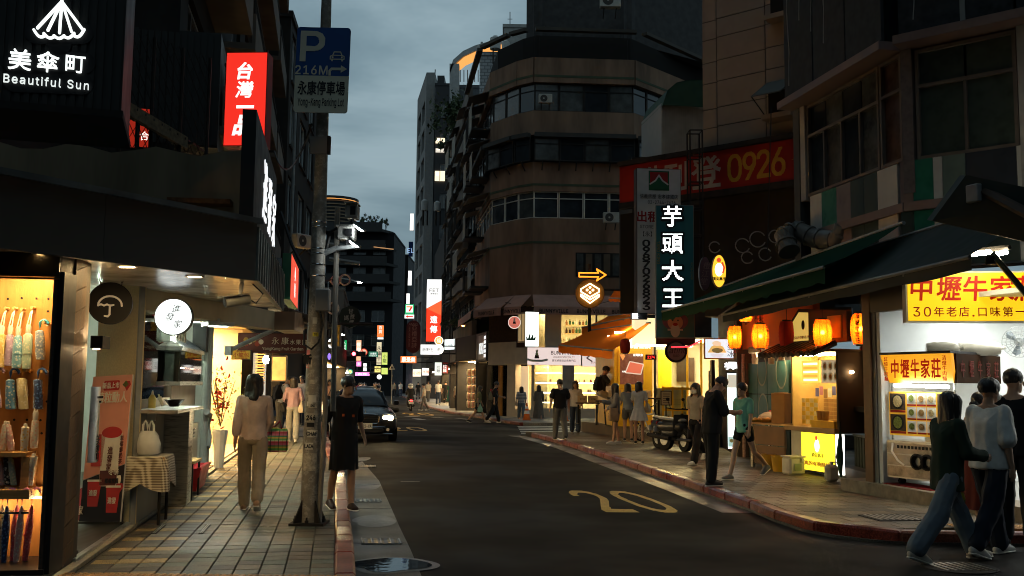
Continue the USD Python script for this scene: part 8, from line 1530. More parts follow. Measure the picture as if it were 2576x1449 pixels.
def dish(u,v,w,h,seed,big=False):
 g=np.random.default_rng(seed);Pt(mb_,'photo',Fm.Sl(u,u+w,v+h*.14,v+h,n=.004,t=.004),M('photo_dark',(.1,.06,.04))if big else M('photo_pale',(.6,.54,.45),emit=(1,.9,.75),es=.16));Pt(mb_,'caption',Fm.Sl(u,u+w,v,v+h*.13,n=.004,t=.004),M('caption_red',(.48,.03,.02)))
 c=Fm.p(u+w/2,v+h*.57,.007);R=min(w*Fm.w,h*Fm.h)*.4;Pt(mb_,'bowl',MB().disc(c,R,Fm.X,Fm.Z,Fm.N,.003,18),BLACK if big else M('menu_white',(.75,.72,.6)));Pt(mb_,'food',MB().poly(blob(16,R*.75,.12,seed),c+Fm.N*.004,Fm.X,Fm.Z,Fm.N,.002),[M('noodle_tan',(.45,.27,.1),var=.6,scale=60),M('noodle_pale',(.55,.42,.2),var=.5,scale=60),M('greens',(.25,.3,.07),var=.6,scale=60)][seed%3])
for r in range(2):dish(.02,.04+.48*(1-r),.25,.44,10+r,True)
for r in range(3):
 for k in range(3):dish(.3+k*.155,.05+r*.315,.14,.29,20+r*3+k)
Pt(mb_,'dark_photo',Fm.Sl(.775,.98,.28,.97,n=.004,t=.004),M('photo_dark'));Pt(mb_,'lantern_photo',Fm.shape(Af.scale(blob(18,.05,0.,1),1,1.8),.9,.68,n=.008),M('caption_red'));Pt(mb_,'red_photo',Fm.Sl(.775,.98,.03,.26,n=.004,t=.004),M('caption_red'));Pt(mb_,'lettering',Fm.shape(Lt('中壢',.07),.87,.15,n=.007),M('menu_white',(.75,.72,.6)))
Pt(cart,'steel_body',cf.Sl(0.,cL,.4,.9,n=.06,t=.65),STEEL)
for r in range(3):Pt(cart,'front_panel',cf.Sl(.02,cL-.02,.42+r*.155,.56+r*.155,n=.075,t=.014),M('dull_cart_steel',(.33,.3,.26),ro=.35,metal=.8,var=.3))
for k in range(12):Pt(cart,'vent',cf.Sl(.2+k*.06,.235+k*.06,.8,.84,n=.082,t=.006),BLACK)
for u in(.55,.72,.88):Pt(cart,'burner',MB().lathe([(.05,0),(.1,0.),(.11,.04),(.08,.05)],cf.p(u,.64,.075),14,ax=(cf.X,cf.Z,cf.N)),DARKM)
Pt(cart,'hose',MB().tube([cf.p(.12,.86,.08),cf.p(.16,.76,.14),cf.p(.26,.64,.14),cf.p(.32,.58,.09)],.014,6),M('cream_plastic'))
for u in(.1,cL-.1):Pt(cart,'leg',MB().tube([cf.p(u,.4,-.1),cf.p(u,fz+.08,-.1)],.025,6),STEEL);Pt(cart,'castor',MB().tube([cf.p(u-.025,fz+.05,-.1),cf.p(u+.025,fz+.05,-.1)],.05,10),RUBBER)
Pt(cart,'gas_block',cf.Sl(.62,.95,fz,.39,n=-.05,t=.3),M('pale_block',(.35,.31,.24)))
Pt(cart,'steam_pot',MB().lathe([(0,.9),(.2,.9),(.2,1.),(.18,1.),(.17,.92)],cf.p(.55,0,-.35),18),STEEL)
for i,(x0,x1,w,l)in enumerate(((2330,2410,.09,'white plastic bag of bread lying on the cart canopy, the left one'),(2412,2515,.1,'long tied bag of pale buns lying on the cart canopy, the right one'))):
 a,c=W(x0,874,13.5),W(x1,873,13.4);a[2]=c[2]=zt_+.085;T=Th('bread_bag',l,'bag',(a+c)/2);t=np.linspace(0,1,9);Pt(T,'bag',MB().tube([a+(c-a)*q for q in t],[w*(.45+.55*math.sin(math.pi*(.08+.84*q))**.35)*(1+.06*math.sin(q*30))for q in t],10),M('clear_bag',(.5,.46,.36),ro=.3),smooth=50);Pt(T,'knot',MB().tube([c,c+V(.06,0,.02)],[.02,.035],6),M('clear_bag'))
for x,y,Y,yaw,lab in((2288,848,14.6,.5,'white wall fan facing right above the noodle cart'),(2563,860,13.,-.6,'white wall fan at the right edge of the noodle shop')):
 c=W(x,y,Y);T=Th('wall_fan',lab,'fan',c);ax=(V(math.cos(yaw),math.sin(yaw),0),V(0,0,1),V(math.sin(yaw),-math.cos(yaw),0));FW=M('fan_plastic',(.5,.52,.5),ro=.4)
 for r in(.2,.15,.1,.05):Pt(T,'guard_ring',MB().tube([c+ax[0]*r*math.cos(a)+ax[1]*r*math.sin(a)+ax[2]*(.03-r*.1)for a in np.linspace(0,6.2832,19)],.004,4,False),FW)
 Pt(T,'guard_wires',MB().add(*[m for m in[np.vstack([MB().tube([c+ax[2]*.03,c+(ax[0]*math.cos(a)+ax[1]*math.sin(a))*.2],.0025,3,False).get()[0]for a in np.linspace(0,6.28,25)])]],np.vstack([np.array(MB().tube([(0,0,0),(1,0,0)],.1,3,False).get()[1])+6*k for k in range(25)])),FW,kind='stuff')
 for k in range(3):
  a=k*2.09;d1,d2=ax[0]*math.cos(a)+ax[1]*math.sin(a),ax[0]*math.cos(a+.7)+ax[1]*math.sin(a+.7);Pt(T,'blade',MB().add([c,c+d1*.17,c+(d1+d2)*.098+ax[2]*.03,c+d2*.15+ax[2]*.02],[[0,1,2],[0,2,3]]),M('fan_blade',(.35,.4,.42),ro=.3))
 Pt(T,'motor',MB().tube([c-ax[2]*.02,c-ax[2]*.14],.06,10),FW);Pt(T,'bracket',MB().tube([c-ax[2]*.1,c-ax[2]*.14+V(-.25 if yaw>0 else .25,.1,-.05)],.022,6),FW)
T=Th('mirror_pole','black bent metal handle rising behind the walking group','handle',W(2450,1050,12.6));Pt(T,'bar',MB().tube([W(2445,1110,12.6),W(2445,1030,12.6),W(2458,1000,12.6),W(2490,985,12.6)],.03,8),BLACK)
# air conditioners on the walls
def ac(label,x,y,Y,w=.85,yaw=0.,grp=None):
 c=W(x,y,Y);T=Th('air_conditioner',label,'air conditioner',c,group=grp);a=math.radians(yaw);X=V(math.cos(a),math.sin(a),0);N=V(X[1],-X[0],0);ACM=M('air_conditioner_casing',(.36,.33,.28),ro=.5,var=.2)
 Pt(T,'casing',MB().box(c,(w,w*.4,w*.68),a,bev=.02),ACM);Pt(T,'fan_grille',MB().disc(c+N*(w*.205)-X*w*.12,w*.27,X,V(0,0,1),N,.01,20),M('dark_grille',(.05,.045,.04)));Pt(T,'fan_hub',MB().disc(c+N*(w*.212)-X*w*.12,w*.06,X,V(0,0,1),N,.01,12),ACM)
 Pt(T,'bracket',MB().tube([c+X*w*.3-V(0,0,w*.36),c+X*w*.3-N*w*.5-V(0,0,w*.7)],.025,4),DARKM);Pt(T,'bracket',MB().tube([c-X*w*.3-V(0,0,w*.36),c-X*w*.3-N*w*.5-V(0,0,w*.7)],.025,4),DARKM)
ac('air conditioner box on the corner building below its third window band',1372,249,45.2,.62);ac('air conditioner box at the right of the white framed windows',1537,548,45.2,.72);ac('air conditioner box high under the roof of the corner building',1535,3,45.,.95)
ac('air conditioner box on the left flank of the corner building, upper one',1302,198,50,.8,-50);ac('air conditioner box on the left flank of the corner building, lower one',1318,445,49,.9,-50);ac('air conditioner box on the balcony building',1290,300,53,.8,-50);ac('air conditioner box on the plain dark building at the left',758,607,24,.5,60)
# PEOPLE
_SPH={}
def sph(n=8):
 if n not in _SPH:
  u,v=np.meshgrid(np.linspace(0,2*np.pi,n,endpoint=False),np.linspace(0,np.pi,n//2+2));_SPH[n]=np.c_[(np.cos(u)*np.sin(v)).ravel(),(np.sin(u)*np.sin(v)).ravel(),np.cos(v).ravel()]
 return _SPH[n]
def hull(*balls,n=8):
 "hull of balls (centre, radius or (rx, ry, rz))"
 return Manifold.hull_points(np.vstack([sph(n)*(np.array(r,float)if np.ndim(r)else float(r))+np.array(c,float)for c,r in balls]))
def union(parts):return Manifold.batch_boolean(parts,OpType.Add)
def soft(m,L=None,it=6,wr=0.,seed=0,wscale=14.,stretch=(1,1,.45)):
 "refine, smooth, and give cloth its folds"
 if L:m=m.refine_to_length(L)
 v,f,_=meshkit.arrays(m);t=trimesh.Trimesh(v,f,process=False)
 if it:trimesh.smoothing.filter_taubin(t,lamb=.5,nu=.52,iterations=it)
 v=np.array(t.vertices)
 if wr:
  n=np.array(t.vertex_normals);v=v+n*(wr*(meshkit.fbm(v*wscale*np.array(stretch),3,seed)-.5)*2)[:,None]
 return v,f
SKIN=M('skin',(.42,.24,.155),ro=.5,var=.08,scale=20);SKIN2=M('pale_skin',(.5,.31,.21),ro=.5,var=.08,scale=20)
HAIRM=RAW('black_hair',{'g':('geometry',{}),'mp':('mapping',{'scale':(90,90,5)}),'n':('noise_texture',{'scale':1.,'detail':2.}),'r':('rgb_ramp',{'ramp':[(.3,(.006,.005,.005)),(.7,(.03,.022,.018))]}),'b':('bump',{'strength':.6,'distance':.01}),'p':('principled_bsdf',{'roughness':.42})},[('g.position','mp.vector'),('mp.vector','n.vector'),('n.fac','r.fac'),('r.color','p.base_color'),('n.fac','b.height'),('b.normal','p.normal')],'p.BSDF')
def cloth(name,c,ro=.85):return M('cloth_'+name,c,ro=ro,var=.16,scale=9,bump=.25,bscale=160,spec=.25)
EYE_=M('eye_dark',(.01,.008,.007),ro=.2);EYEW=M('eye_white',(.55,.5,.46),ro=.3);LIPS=M('lips',(.32,.11,.09),ro=.5)
def rotx(a):c,s=math.cos(a),math.sin(a);return np.array([[1,0,0],[0,c,-s],[0,s,c]])
def rotz(a):c,s=math.cos(a),math.sin(a);return np.array([[c,-s,0],[s,c,0],[0,0,1]])
R_=math.radians
def person(label,at,face,h=1.62,legs=((8,5),(-8,12)),arms=((5,8,12),(-5,8,12)),lean=0.,head=(0,0),top=None,bottom=None,hair='short',shoes=None,skin=SKIN,girth=1.,det=1,extras=None,cat='person',group=None,seed=0,sit=None,zc=0.):
 """a clothed figure with its feet at `at`, facing the plan direction `face` (degrees, 0 = +y, 90 = -x).
    legs ((hip pitch, knee bend) left, right); arms ((forward, outward, elbow[, inward]) left, right); top (material, sleeve, hem drop); bottom (kind, material, hem z)"""
 s=h/1.65;L={2:.022,1:.034,0:None}[det];nn={2:10,1:8,0:6}[det];it={2:8,1:5,0:0}[det];g=girth*.94
 J={};hipz=.86
 for i,sd in enumerate((-1,1)):
  a,k=R_(legs[i][0]),R_(legs[i][1]);hip=V(sd*.085,0,hipz);d1=V(sd*.02,math.sin(a),-math.cos(a));d2=V(sd*.01,math.sin(a-k),-math.cos(a-k))
  kn=hip+d1*.4;an=kn+d2*.385;fa=a-k;tilt=0. if fa>-.25 else fa*.8
  J[sd]=dict(hip=hip,kn=kn,an=an,toe=an+V(0,math.cos(tilt)*.14,math.sin(tilt)*.14-.045),heel=an+V(0,-.045,-.05))
 low=min(min(J[q]['toe'][2],J[q]['heel'][2])for q in(-1,1))-.022
 T0=rotx(-R_(lean));W0=V(0,0,hipz);tr=lambda p:W0+T0@(np.array(p,float)-W0)
 ch,sh_z=tr((0,0.,1.2)),1.345
 hd=R_(head[0]),R_(head[1]);nb,hc=tr((0,-.01,1.385)),tr((0,.012,1.4));HR=T0@rotz(hd[0])@rotx(-hd[1]);hc=hc+HR@V(0,.015,.135)
 A={}
 for i,sd in enumerate((-1,1)):
  f_,o_,e_,*inn=arms[i];f_,o_,e_=R_(f_),R_(o_),R_(e_);inn=R_(inn[0])if inn else 0.
  s0=tr((sd*.158*(1+(g-1)*.6),0,sh_z));d1=T0@V(sd*math.sin(o_),math.sin(f_)*math.cos(o_),-math.cos(f_)*math.cos(o_));el=s0+d1*.265
  d2=T0@rotz(sd*inn)@V(sd*math.sin(o_)*.5,math.sin(f_+e_)*math.cos(o_),-math.cos(f_+e_)*math.cos(o_));d2/=np.linalg.norm(d2);wr_=el+d2*.235;A[sd]=dict(s=s0,el=el,wr=wr_,d=d2,d1=d1)
# bare body, one surface
 B=[hull((V(0,0,.9),(.15*g,.1*g,.08)),(tr((0,0,1.04)),(.12*g,.085*g,.06)),n=nn),hull((tr((0,0,1.04)),(.12*g,.085*g,.06)),(tr((0,0.,1.24)),(.15*g,.1*g,.08)),n=nn),hull((tr((0,0,1.24)),(.15*g,.1*g,.08)),(tr((-.13,0,1.34)),.055),(tr((.13,0,1.34)),.055),(nb,.055),n=nn),hull((nb,.052),(hc+HR@V(0,-.02,-.07),.05),n=nn)]
 B+=[hull((hc+HR@V(0,-.008,.03),(.078,.096,.088)),(hc+HR@V(0,.018,-.06),(.056,.066,.05)),(hc+HR@V(0,.045,-.085),(.03,.03,.022)),n=nn+2)]
 if det:B+=[hull((hc+HR@V(0,.088,.01),.01),(hc+HR@V(0,.106,-.028),.014),n=6)]+[hull((hc+HR@V(e*.078,-.012,0.),(.012,.022,.032)),n=6)for e in(-1,1)]
 for sd in(-1,1):
  j,a=J[sd],A[sd]
  B+=[hull((j['hip'],.085*g),(j['kn'],.054*g),n=nn),hull((j['kn'],.053*g),(j['kn']*.62+j['an']*.38+V(0,-.018,0),.053*g),n=nn),hull((j['kn']*.62+j['an']*.38+V(0,-.018,0),.052*g),(j['an'],.034),n=nn),hull((j['an'],.034),(j['heel'],.028),(j['toe'],(.038,.03,.02)),n=nn)]
  B+=[hull((a['s'],.052*g),(a['el'],.038*g),n=nn),hull((a['el'],.038*g),(a['wr'],.024),n=nn)]
  d=a['d'];side=np.cross(d,V(1,0,0));side=side/(np.linalg.norm(side)+1e-9);palm=a['wr']+d*.045
  B+=[hull((a['wr'],.022),(palm+side*.018+d*.02,.015),(palm-side*.018+d*.02,.015),n=6)]
  curl=V(-sd,0,0)*.5
  for q in range(4):
   o=side*(.024-.016*q);b0=palm+o+d*.022;ln=(.03,.036,.033,.026)[q];b1=b0+(d+curl*.3)*ln;b2=b1+(d*.7+curl)*ln*.8;B+=[hull((b0,.009),(b1,.0082),n=6),hull((b1,.0082),(b2,.007),n=6)]if det else[hull((b0,.01),(b2,.008),n=6)]
  t0=a['wr']+d*.025+side*.022;t1=t0+d*.03+side*.018;B+=[hull((t0,.011),(t1,.0095),n=6),hull((t1,.0095),(t1+d*.026+curl*.01,.008),n=6)]
 zs=-low
 fin=lambda vf:((np.asarray(vf[0])+V(0,0,zs))*s,vf[1])
 T=Th('person',label,cat,(at[0],at[1],at[2]+zc),R_(face),group=group)
 body=Pt(T,'body',fin(soft(union(B),L,it)),skin,smooth=True if det else 60,local=True)
 if det==2:
  for e in(-1,1):Pt(T,'eye',fin(MB().lathe([(0,-.009),(.011,0),(0,.009)],hc+HR@V(e*.032,.083,.012),10,ax=(HR@V(1.3,0,0),HR@V(0,0,.7),HR@V(0,1,0))).get()),EYE_,local=True);Pt(T,'eyebrow',fin(MB().tube([hc+HR@V(e*.016,.092,.032),hc+HR@V(e*.034,.09,.037),hc+HR@V(e*.05,.078,.032)],.004,5).get()),HAIRM,local=True)
  Pt(T,'mouth',fin(MB().lathe([(0,-.012),(.017,0),(0,.012)],hc+HR@V(0,.092,-.062),10,ax=(HR@V(1.2,0,0),HR@V(0,0,.4),HR@V(0,.5,0))).get()),LIPS,local=True)
# clothes
 ls=lambda m,wr=0.,sd_=0,ws=14:fin(soft(m,L,it,wr if det else 0,seed+sd_,ws))
 if bottom:
  kind,bm=bottom[0],bottom[1];Q=[]
  if kind in('trousers','capri','shorts'):
   Q.append(hull((V(0,0,.97),(.148*g,.105*g,.035)),(V(0,-.012,.87),(.165*g,.12*g,.07)),n=nn));cut={'trousers':.94,'capri':.62,'shorts':0.}[kind];loose=bottom[2]if len(bottom)>2 else 1.
   for sd in(-1,1):
    j=J[sd]
    if kind=='shorts':k=j['hip']*.55+j['kn']*.45 if not(len(bottom)>3)else j['hip']*(1-bottom[3])+j['kn']*bottom[3];Q.append(hull((j['hip']+V(0,-.01,.02),.098*g),(k,.088*g*loose),n=nn));continue
    Q.append(hull((j['hip']+V(0,-.01,0.),.1*g),(j['kn'],.07*g*loose),n=nn));e=j['kn']*(1-cut)+j['an']*cut;Q.append(hull((j['kn'],.07*g*loose),(e,.06*loose*(1+.12*(loose-1))),n=nn))
   Pt(T,{'trousers':'trousers','capri':'trousers','shorts':'shorts'}[kind],ls(union(Q),.016,3),bm,smooth=True if det else 60,local=True)
  else:
   zh,wd=bottom[2],bottom[3]if len(bottom)>3 else .26;zt=.99;bw=.035 if kind=='dress' else 0;n2=44;rows=[];mid=(J[-1]['kn']+J[1]['kn'])/2
   for q in range(7):
    e=q/6;z=zt+(zh-zt)*e;rx,ry=.13*g+bw+(wd-.13*g-bw)*e**.7,.095*g+bw+(wd*.8-.095*g-bw)*e**.7;cy=mid[1]*e*.5;an=np.arange(n2)*2*np.pi/n2;w=1+.07*e*np.sin(an*9+seed)+.04*e*np.sin(an*14+2)
    rows.append(np.c_[np.cos(an)*rx*w,np.sin(an)*ry*w+cy,np.full(n2,z)+.008*np.sin(an*5)*e])
   vv=np.vstack(rows);ff=[[a_*n2+b_,(a_+1)*n2+b_,(a_+1)*n2+(b_+1)%n2,a_*n2+(b_+1)%n2]for a_ in range(6)for b_ in range(n2)];ff=[q[::-1]for q in ff];Pt(T,'skirt' if kind=='skirt' else'dress_skirt',fin((vv,np.array(ff))),bm,smooth=True,local=True)
 if top:
  tm,slv,hem=top[:3];lo=top[3]*.6 if len(top)>3 else 0.;hemz=.9-hem;Q=[hull((tr((0,0,hemz)),(.165*g+lo,.115*g+lo,.02)),(tr((0,0,1.05)),(.145*g+lo,.105*g+lo,.05)),n=nn),hull((tr((0,0,1.05)),(.145*g+lo,.105*g+lo,.05)),(tr((0,0,1.25)),(.165*g+lo*.6,.118*g+lo*.5,.08)),n=nn),hull((tr((0,0,1.25)),(.165*g+lo*.6,.118*g+lo*.5,.07)),(tr((-.135*g,0,1.345)),.066),(tr((.135*g,0,1.345)),.066),(nb-V(0,0,.005),(.066,.06,.02)),n=nn)]
  for sd in(-1,1):
   a=A[sd]
   if slv=='none':continue
   fr_={'short':.62,'long':1.,'three':1.,'half':.95}[slv];e=a['s']*(1-fr_)+a['el']*fr_;Q.append(hull((a['s'],.062*g+lo*.3),(e,(.056 if fr_==1 else .062)*g+lo*.5),n=nn))
   if slv in('long','three'):k=.92 if slv=='long' else .55;Q.append(hull((a['el'],.056*g+lo*.5),(a['el']*(1-k)+a['wr']*k,.042+lo*.5),n=nn))
  Pt(T,'top',ls(union(Q),.016,1),tm,smooth=True if det else 60,local=True)
 if shoes:
  Q=[]
  for sd in(-1,1):
   j=J[sd];up=hull((j['heel']+V(0,-.005,.012),.036),(j['toe']+V(0,.012,.006),(.043,.036,.03)),(j['an']+V(0,.012,-.012),.04),n=nn);Pt(T,'shoe',fin(soft(up,None,0)),shoes,smooth=50,local=True)
   Pt(T,'sole',fin(soft(hull((j['heel']+V(0,-.01,-.016),(.036,.036,.012)),(j['toe']+V(0,.016,-.012),(.045,.038,.012)),n=nn),None,0)),top[4]if top and len(top)>4 else CREAMP,local=True)
# hair
 H=HR;P=lambda*p:hc+H@V(*p)
 if hair:
  capm=hull((P(0,-.014,.042),(.092,.108,.094)),n=nn+4);face_cut=hull((P(-.07,.1,-.02),.045),(P(.07,.1,-.02),.045),(P(-.05,.11,-.14),.05),(P(.05,.11,-.14),.05),(P(0,.125,.045),.04),n=8)
  low_cut=Manifold.cube((.6,.6,.3),True).transform(np.c_[H,P(0,0,-.22+(.06 if hair in('short','cap','crop')else-.03))])
  m=capm-face_cut-low_cut
  if hair in('bob','long','wave'):
   z1={'bob':-.17,'long':-.4,'wave':-.3}[hair];bk=.075
   dn=lambda x,y,z:P(x,y,0)+(T0@V(0,0,z))
   m=union([m,hull((P(0,-.05,.05),(.09,.07,.08)),(dn(-.055,-.06,z1*.5),(.05,.04,.04)),(dn(.055,-.06,z1*.5),(.05,.04,.04)),n=nn),hull((dn(-.055,-.06,z1*.5),(.05,.04,.04)),(dn(.055,-.06,z1*.5),(.05,.04,.04)),(dn(-.05,-.085,z1),(.04,.028,.03)),(dn(.05,-.085,z1),(.04,.028,.03)),n=nn)]+[hull((P(e*.082,0.,.04),(.022,.05,.05)),(dn(e*.085,.005,-.06),(.02,.04,.04)),(dn(e*.08,-.01,z1*.72),(.022,.032,.03)),n=nn)for e in(-1,1)])
  if hair=='bun':m=union([m,hull((P(0,-.12,-.02),.055),n=nn)])
  Pt(T,'hair',fin(soft(m,L*.8 if L else None,it//2,.01 if det else 0,seed+7,40,(1,1,.12))),HAIRM,smooth=True if det else 60,local=True)
  if hair=='cap':q=hull((P(0,-.01,.062),(.096,.112,.085)),n=nn+4)-Manifold.cube((.6,.6,.3),True).transform(np.c_[H,P(0,0,-.1)]);Pt(T,'cap',fin(soft(union([q,hull((P(-.05,.1,.048),.012),(P(.05,.1,.048),.012),(P(0,.17,.04),.01),n=6)]),None,0)),extras.get('cap')if extras and'cap' in extras else cloth('dark_cap',(.03,.03,.035)),smooth=50,local=True)
 info=dict(T=T,fin=fin,hc=hc,HR=HR,A=A,J=J,tr=tr,s=s,zs=zs,P=P)
 def world(p):c_,s_=math.cos(R_(face)),math.sin(R_(face));q=(np.array(p)+V(0,0,zs))*s;return V(at[0],at[1],at[2]+zc)+V(q[0]*c_-q[1]*s_,q[0]*s_+q[1]*c_,q[2])
 info['world']=world
 if extras:
  if extras.get('glasses'):
   b=MB()
   for e in(-1,1):b.tube([P(e*.034+.022*math.cos(a),.105,.012+.016*math.sin(a))for a in np.linspace(0,6.283,11)],.0025,4,False);b.tube([P(e*.056,.103,.014),P(e*.082,0.,.014)],.0025,4)
   b.tube([P(-.012,.106,.014),P(.012,.106,.014)],.0025,4);Pt(T,'glasses',fin(b.get()),BLACK,local=True)
  if extras.get('mask'):Pt(T,'face_mask',fin(soft(hull((P(0,.05,-.05),(.066,.062,.045)),(P(0,.085,-.03),(.03,.03,.03)),n=10),None,0)),M('mask_white',(.62,.58,.52)),smooth=50,local=True)
 return info
def bag(label,p,w,h,d,rz,mat,strap=None,name='bag',sm=None,cat='bag',group=None):
 "soft bag hanging with its top centre at p; strap: world points"
 T=Th(name,label,cat,p,group=group);c,s=math.cos(rz),math.sin(rz);X,Y=V(c,s,0),V(-s,c,0)
 m=hull(*[(V(a*w*.4,0,-h*.08),.02)for a in(-1,1)],*[(V(a*w*.44,e*d*.4,-h*.9),.025)for a in(-1,1)for e in(-1,1)],*[(V(a*w*.47,e*d*.45,-h*.6),.02)for a in(-1,1)for e in(-1,1)],n=8)
 v,f=soft(m,.03,4,.008,5,18,(1,1,1));v=v@np.array([X,Y,V(0,0,1)])+np.array(p);Pt(T,'body',(v,f),mat,smooth=True)
 if strap is not None:
  for st in strap:Pt(T,'strap',MB().tube(st,.012,6),sm or mat)
 return T
def foot(x,y,z):return Gd(x,y,z)
JEANS=cloth('dark_jeans',(.035,.05,.085));BLKC=cloth('black',(.01,.01,.011));BEIGE=cloth('warm_beige',(.36,.28,.19));CREAMC=cloth('cream',(.66,.49,.4));WHITEC=cloth('white',(.66,.64,.6));GREYC=cloth('grey',(.11,.105,.1));TEALC=cloth('mint_teal',(.16,.46,.36));OLIVE=cloth('dark_green',(.018,.034,.02));NAVYC=cloth('navy',(.014,.019,.032));KHAKI=cloth('khaki',(.22,.18,.12));LILAC=cloth('lilac_satin',(.3,.19,.22),.5);PINKC=cloth('peach',(.58,.33,.24));WSHOE=M('white_shoe',(.58,.55,.5),ro=.6);BSHOE=M('black_shoe',(.018,.017,.016),ro=.5);TSHOE=M('tan_shoe',(.36,.22,.13),ro=.6);LJEAN=cloth('light_jeans',(.12,.15,.18))
WORN='people walking along the street'
# left pavement
i1=person('woman in a cream top and beige trousers walking away up the left pavement',foot(630,1286,SW),10,1.58,((16,4),(-18,26)),((-12,7,10),(16,7,38,20)),2,(-30,0),(CREAMC,'three',.02,.03),('trousers',BEIGE,1.18),'bob',TSHOE,SKIN,1.,2,seed=1)
hb=i1['world'](i1['A'][1]['wr']+i1['A'][1]['d']*.05)
PLB=RAW('striped_bag',{'g':('geometry',{}),'mp':('mapping',{}),'sx':('separate_xyz',{}),'m1':('math',{'math_type':'multiply','value2':9.}),'f1':('math',{'math_type':'fraction'}),'m2':('math',{'math_type':'multiply','value2':11.}),'f2':('math',{'math_type':'fraction'}),'r1':('rgb_ramp',{'interpolate':False,'ramp':[(0,(.45,.03,.06)),(.22,(.55,.45,.3)),(.3,(.1,.35,.06)),(.5,(.55,.4,.04)),(.66,(.06,.22,.1)),(.8,(.5,.1,.2))]}),'r2':('rgb_ramp',{'interpolate':False,'ramp':[(0,(.06,.05,.05)),(.12,(1,1,1)),(.5,(.75,.7,.5)),(.62,(1,1,1))]}),'mx':('mix_color',{'blend_type':'multiply','fac':.85}),'p':('principled_bsdf',{'roughness':.45})},[('g.position','sx.vector'),('sx.z','m1.value1'),('m1.value','f1.value1'),('f1.value','r1.fac'),('sx.x','m2.value1'),('m2.value','f2.value1'),('f2.value','r2.fac'),('r1.color','mx.a'),('r2.color','mx.b'),('mx.result','p.base_color')],'p.BSDF')
hp=W(698,1076,hb[1]-.02);bag('striped red, green and yellow woven shopping bag carried by the woman in cream',hp,.24,.28,.13,.15,PLB,[[hp+V(-.06,0,-.02),hp+V(-.05,0.,.09),hb+V(0,0,-.02),hp+V(.03,0,.08),hp+V(.05,0,-.02)]],'shopping_bag',M('bag_handle_red',(.25,.03,.04)))
i2=person('woman with short hair and glasses in a black T-shirt dress standing on the left kerb',foot(862,1284,SW),-152,1.55,((4,3),(-12,10)),((-26,14,8,60),(-26,14,8,60)),2,(46,4),(BLKC,'half',-.06,.02),('dress',BLKC,.5,.175),'crop',M('sandal_brown',(.06,.035,.025)),SKIN,1.04,2,{'glasses':1},seed=2)
for q,(dx,dz)in enumerate(((-.06,1.17),(.07,1.18))):Pt(i2['T'],'orange_badge',i2['fin'](MB().box(i2['tr']((dx,.128,dz)),(.028,.008,.03)).get()),M('badge_orange',(.45,.09,.02)),local=True)
i3=person('long haired woman in a lilac top and grey trousers walking away before the fruit shop',foot(735,1114,SW),8,1.6,((12,3),(-10,14)),((4,14,40,30),(4,14,40,30)),0,(0,4),(LILAC,'three',0.,.03),('trousers',cloth('pale_grey',(.26,.25,.22)),1.25),'long',WSHOE,SKIN,1.,1,seed=3)
w=i3['world'];bag('black shoulder bag on the left side of the woman in lilac',w((-.22,.02,1.02)),.26,.24,.1,1.4,BLKC,[[w((-.2,.06,.98)),w((-.17,.03,1.36)),w((-.2,-.06,.98))]]);bag('pale canvas bag on the right side of the woman in lilac',w((.24,.02,1.06)),.3,.3,.1,1.4,cloth('canvas',(.4,.33,.25)),[[w((.22,.08,1.02)),w((.17,.03,1.36)),w((.22,-.08,1.02))]])
i4=person('dark haired man with a black backpack bending towards the fruit shop',foot(701,1098,SW),-65,1.7,((6,4),(-4,6)),((35,8,60),(30,8,60)),16,(10,25),(WHITEC,'short',0.,.03),('trousers',KHAKI,1.1),'short',WSHOE,SKIN,1.05,1,seed=4)
w=i4['world'];bag('black backpack on the bending man at the fruit shop',w(i4['tr']((0,-.2,1.36))),.3,.44,.2,R_(-65),BLKC,[[w(i4['tr']((e*.1,-.16,1.3))),w(i4['tr']((e*.12,.06,1.42))),w(i4['tr']((e*.12,.13,1.2))),w(i4['tr']((e*.12,-.1,.98)))]for e in(-1,1)],'backpack')
person('man in a white shirt coming down the left pavement behind the lamp post',foot(757,1072,SW),172,1.7,((10,4),(-8,14)),((10,8,15),(-10,8,15)),0,(0,0),(WHITEC,'short',.02,.03),('trousers',NAVYC,1.1),'short',BSHOE,SKIN2,1.1,1,seed=5)
i6=person('woman in a peach blouse with a black crossbody bag coming down the left pavement',foot(828,1056,SW),175,1.6,((12,3),(-8,16)),((4,8,20),(0,8,20)),0,(0,0),(PINKC,'long',0.,.03),('trousers',cloth('off_white',(.48,.44,.36)),1.2),'wave',WSHOE,SKIN2,1.,1,seed=6)
w=i6['world'];bag('small black crossbody bag on the woman in peach',w((.06,.19,.98)),.26,.2,.09,R_(175),BLKC,[[w((.04,.17,.96)),w((-.1,.12,1.32)),w((-.1,-.08,1.36))]])
person('dark haired customer sitting mostly hidden at the fruit shop edge',foot(683,1088,SW),-80,1.55,((60,70),(60,70)),((30,8,60),(30,8,60)),5,(0,5),(BLKC,'short',0,.02),('trousers',JEANS),'bob',BSHOE,SKIN,1,0,seed=9)
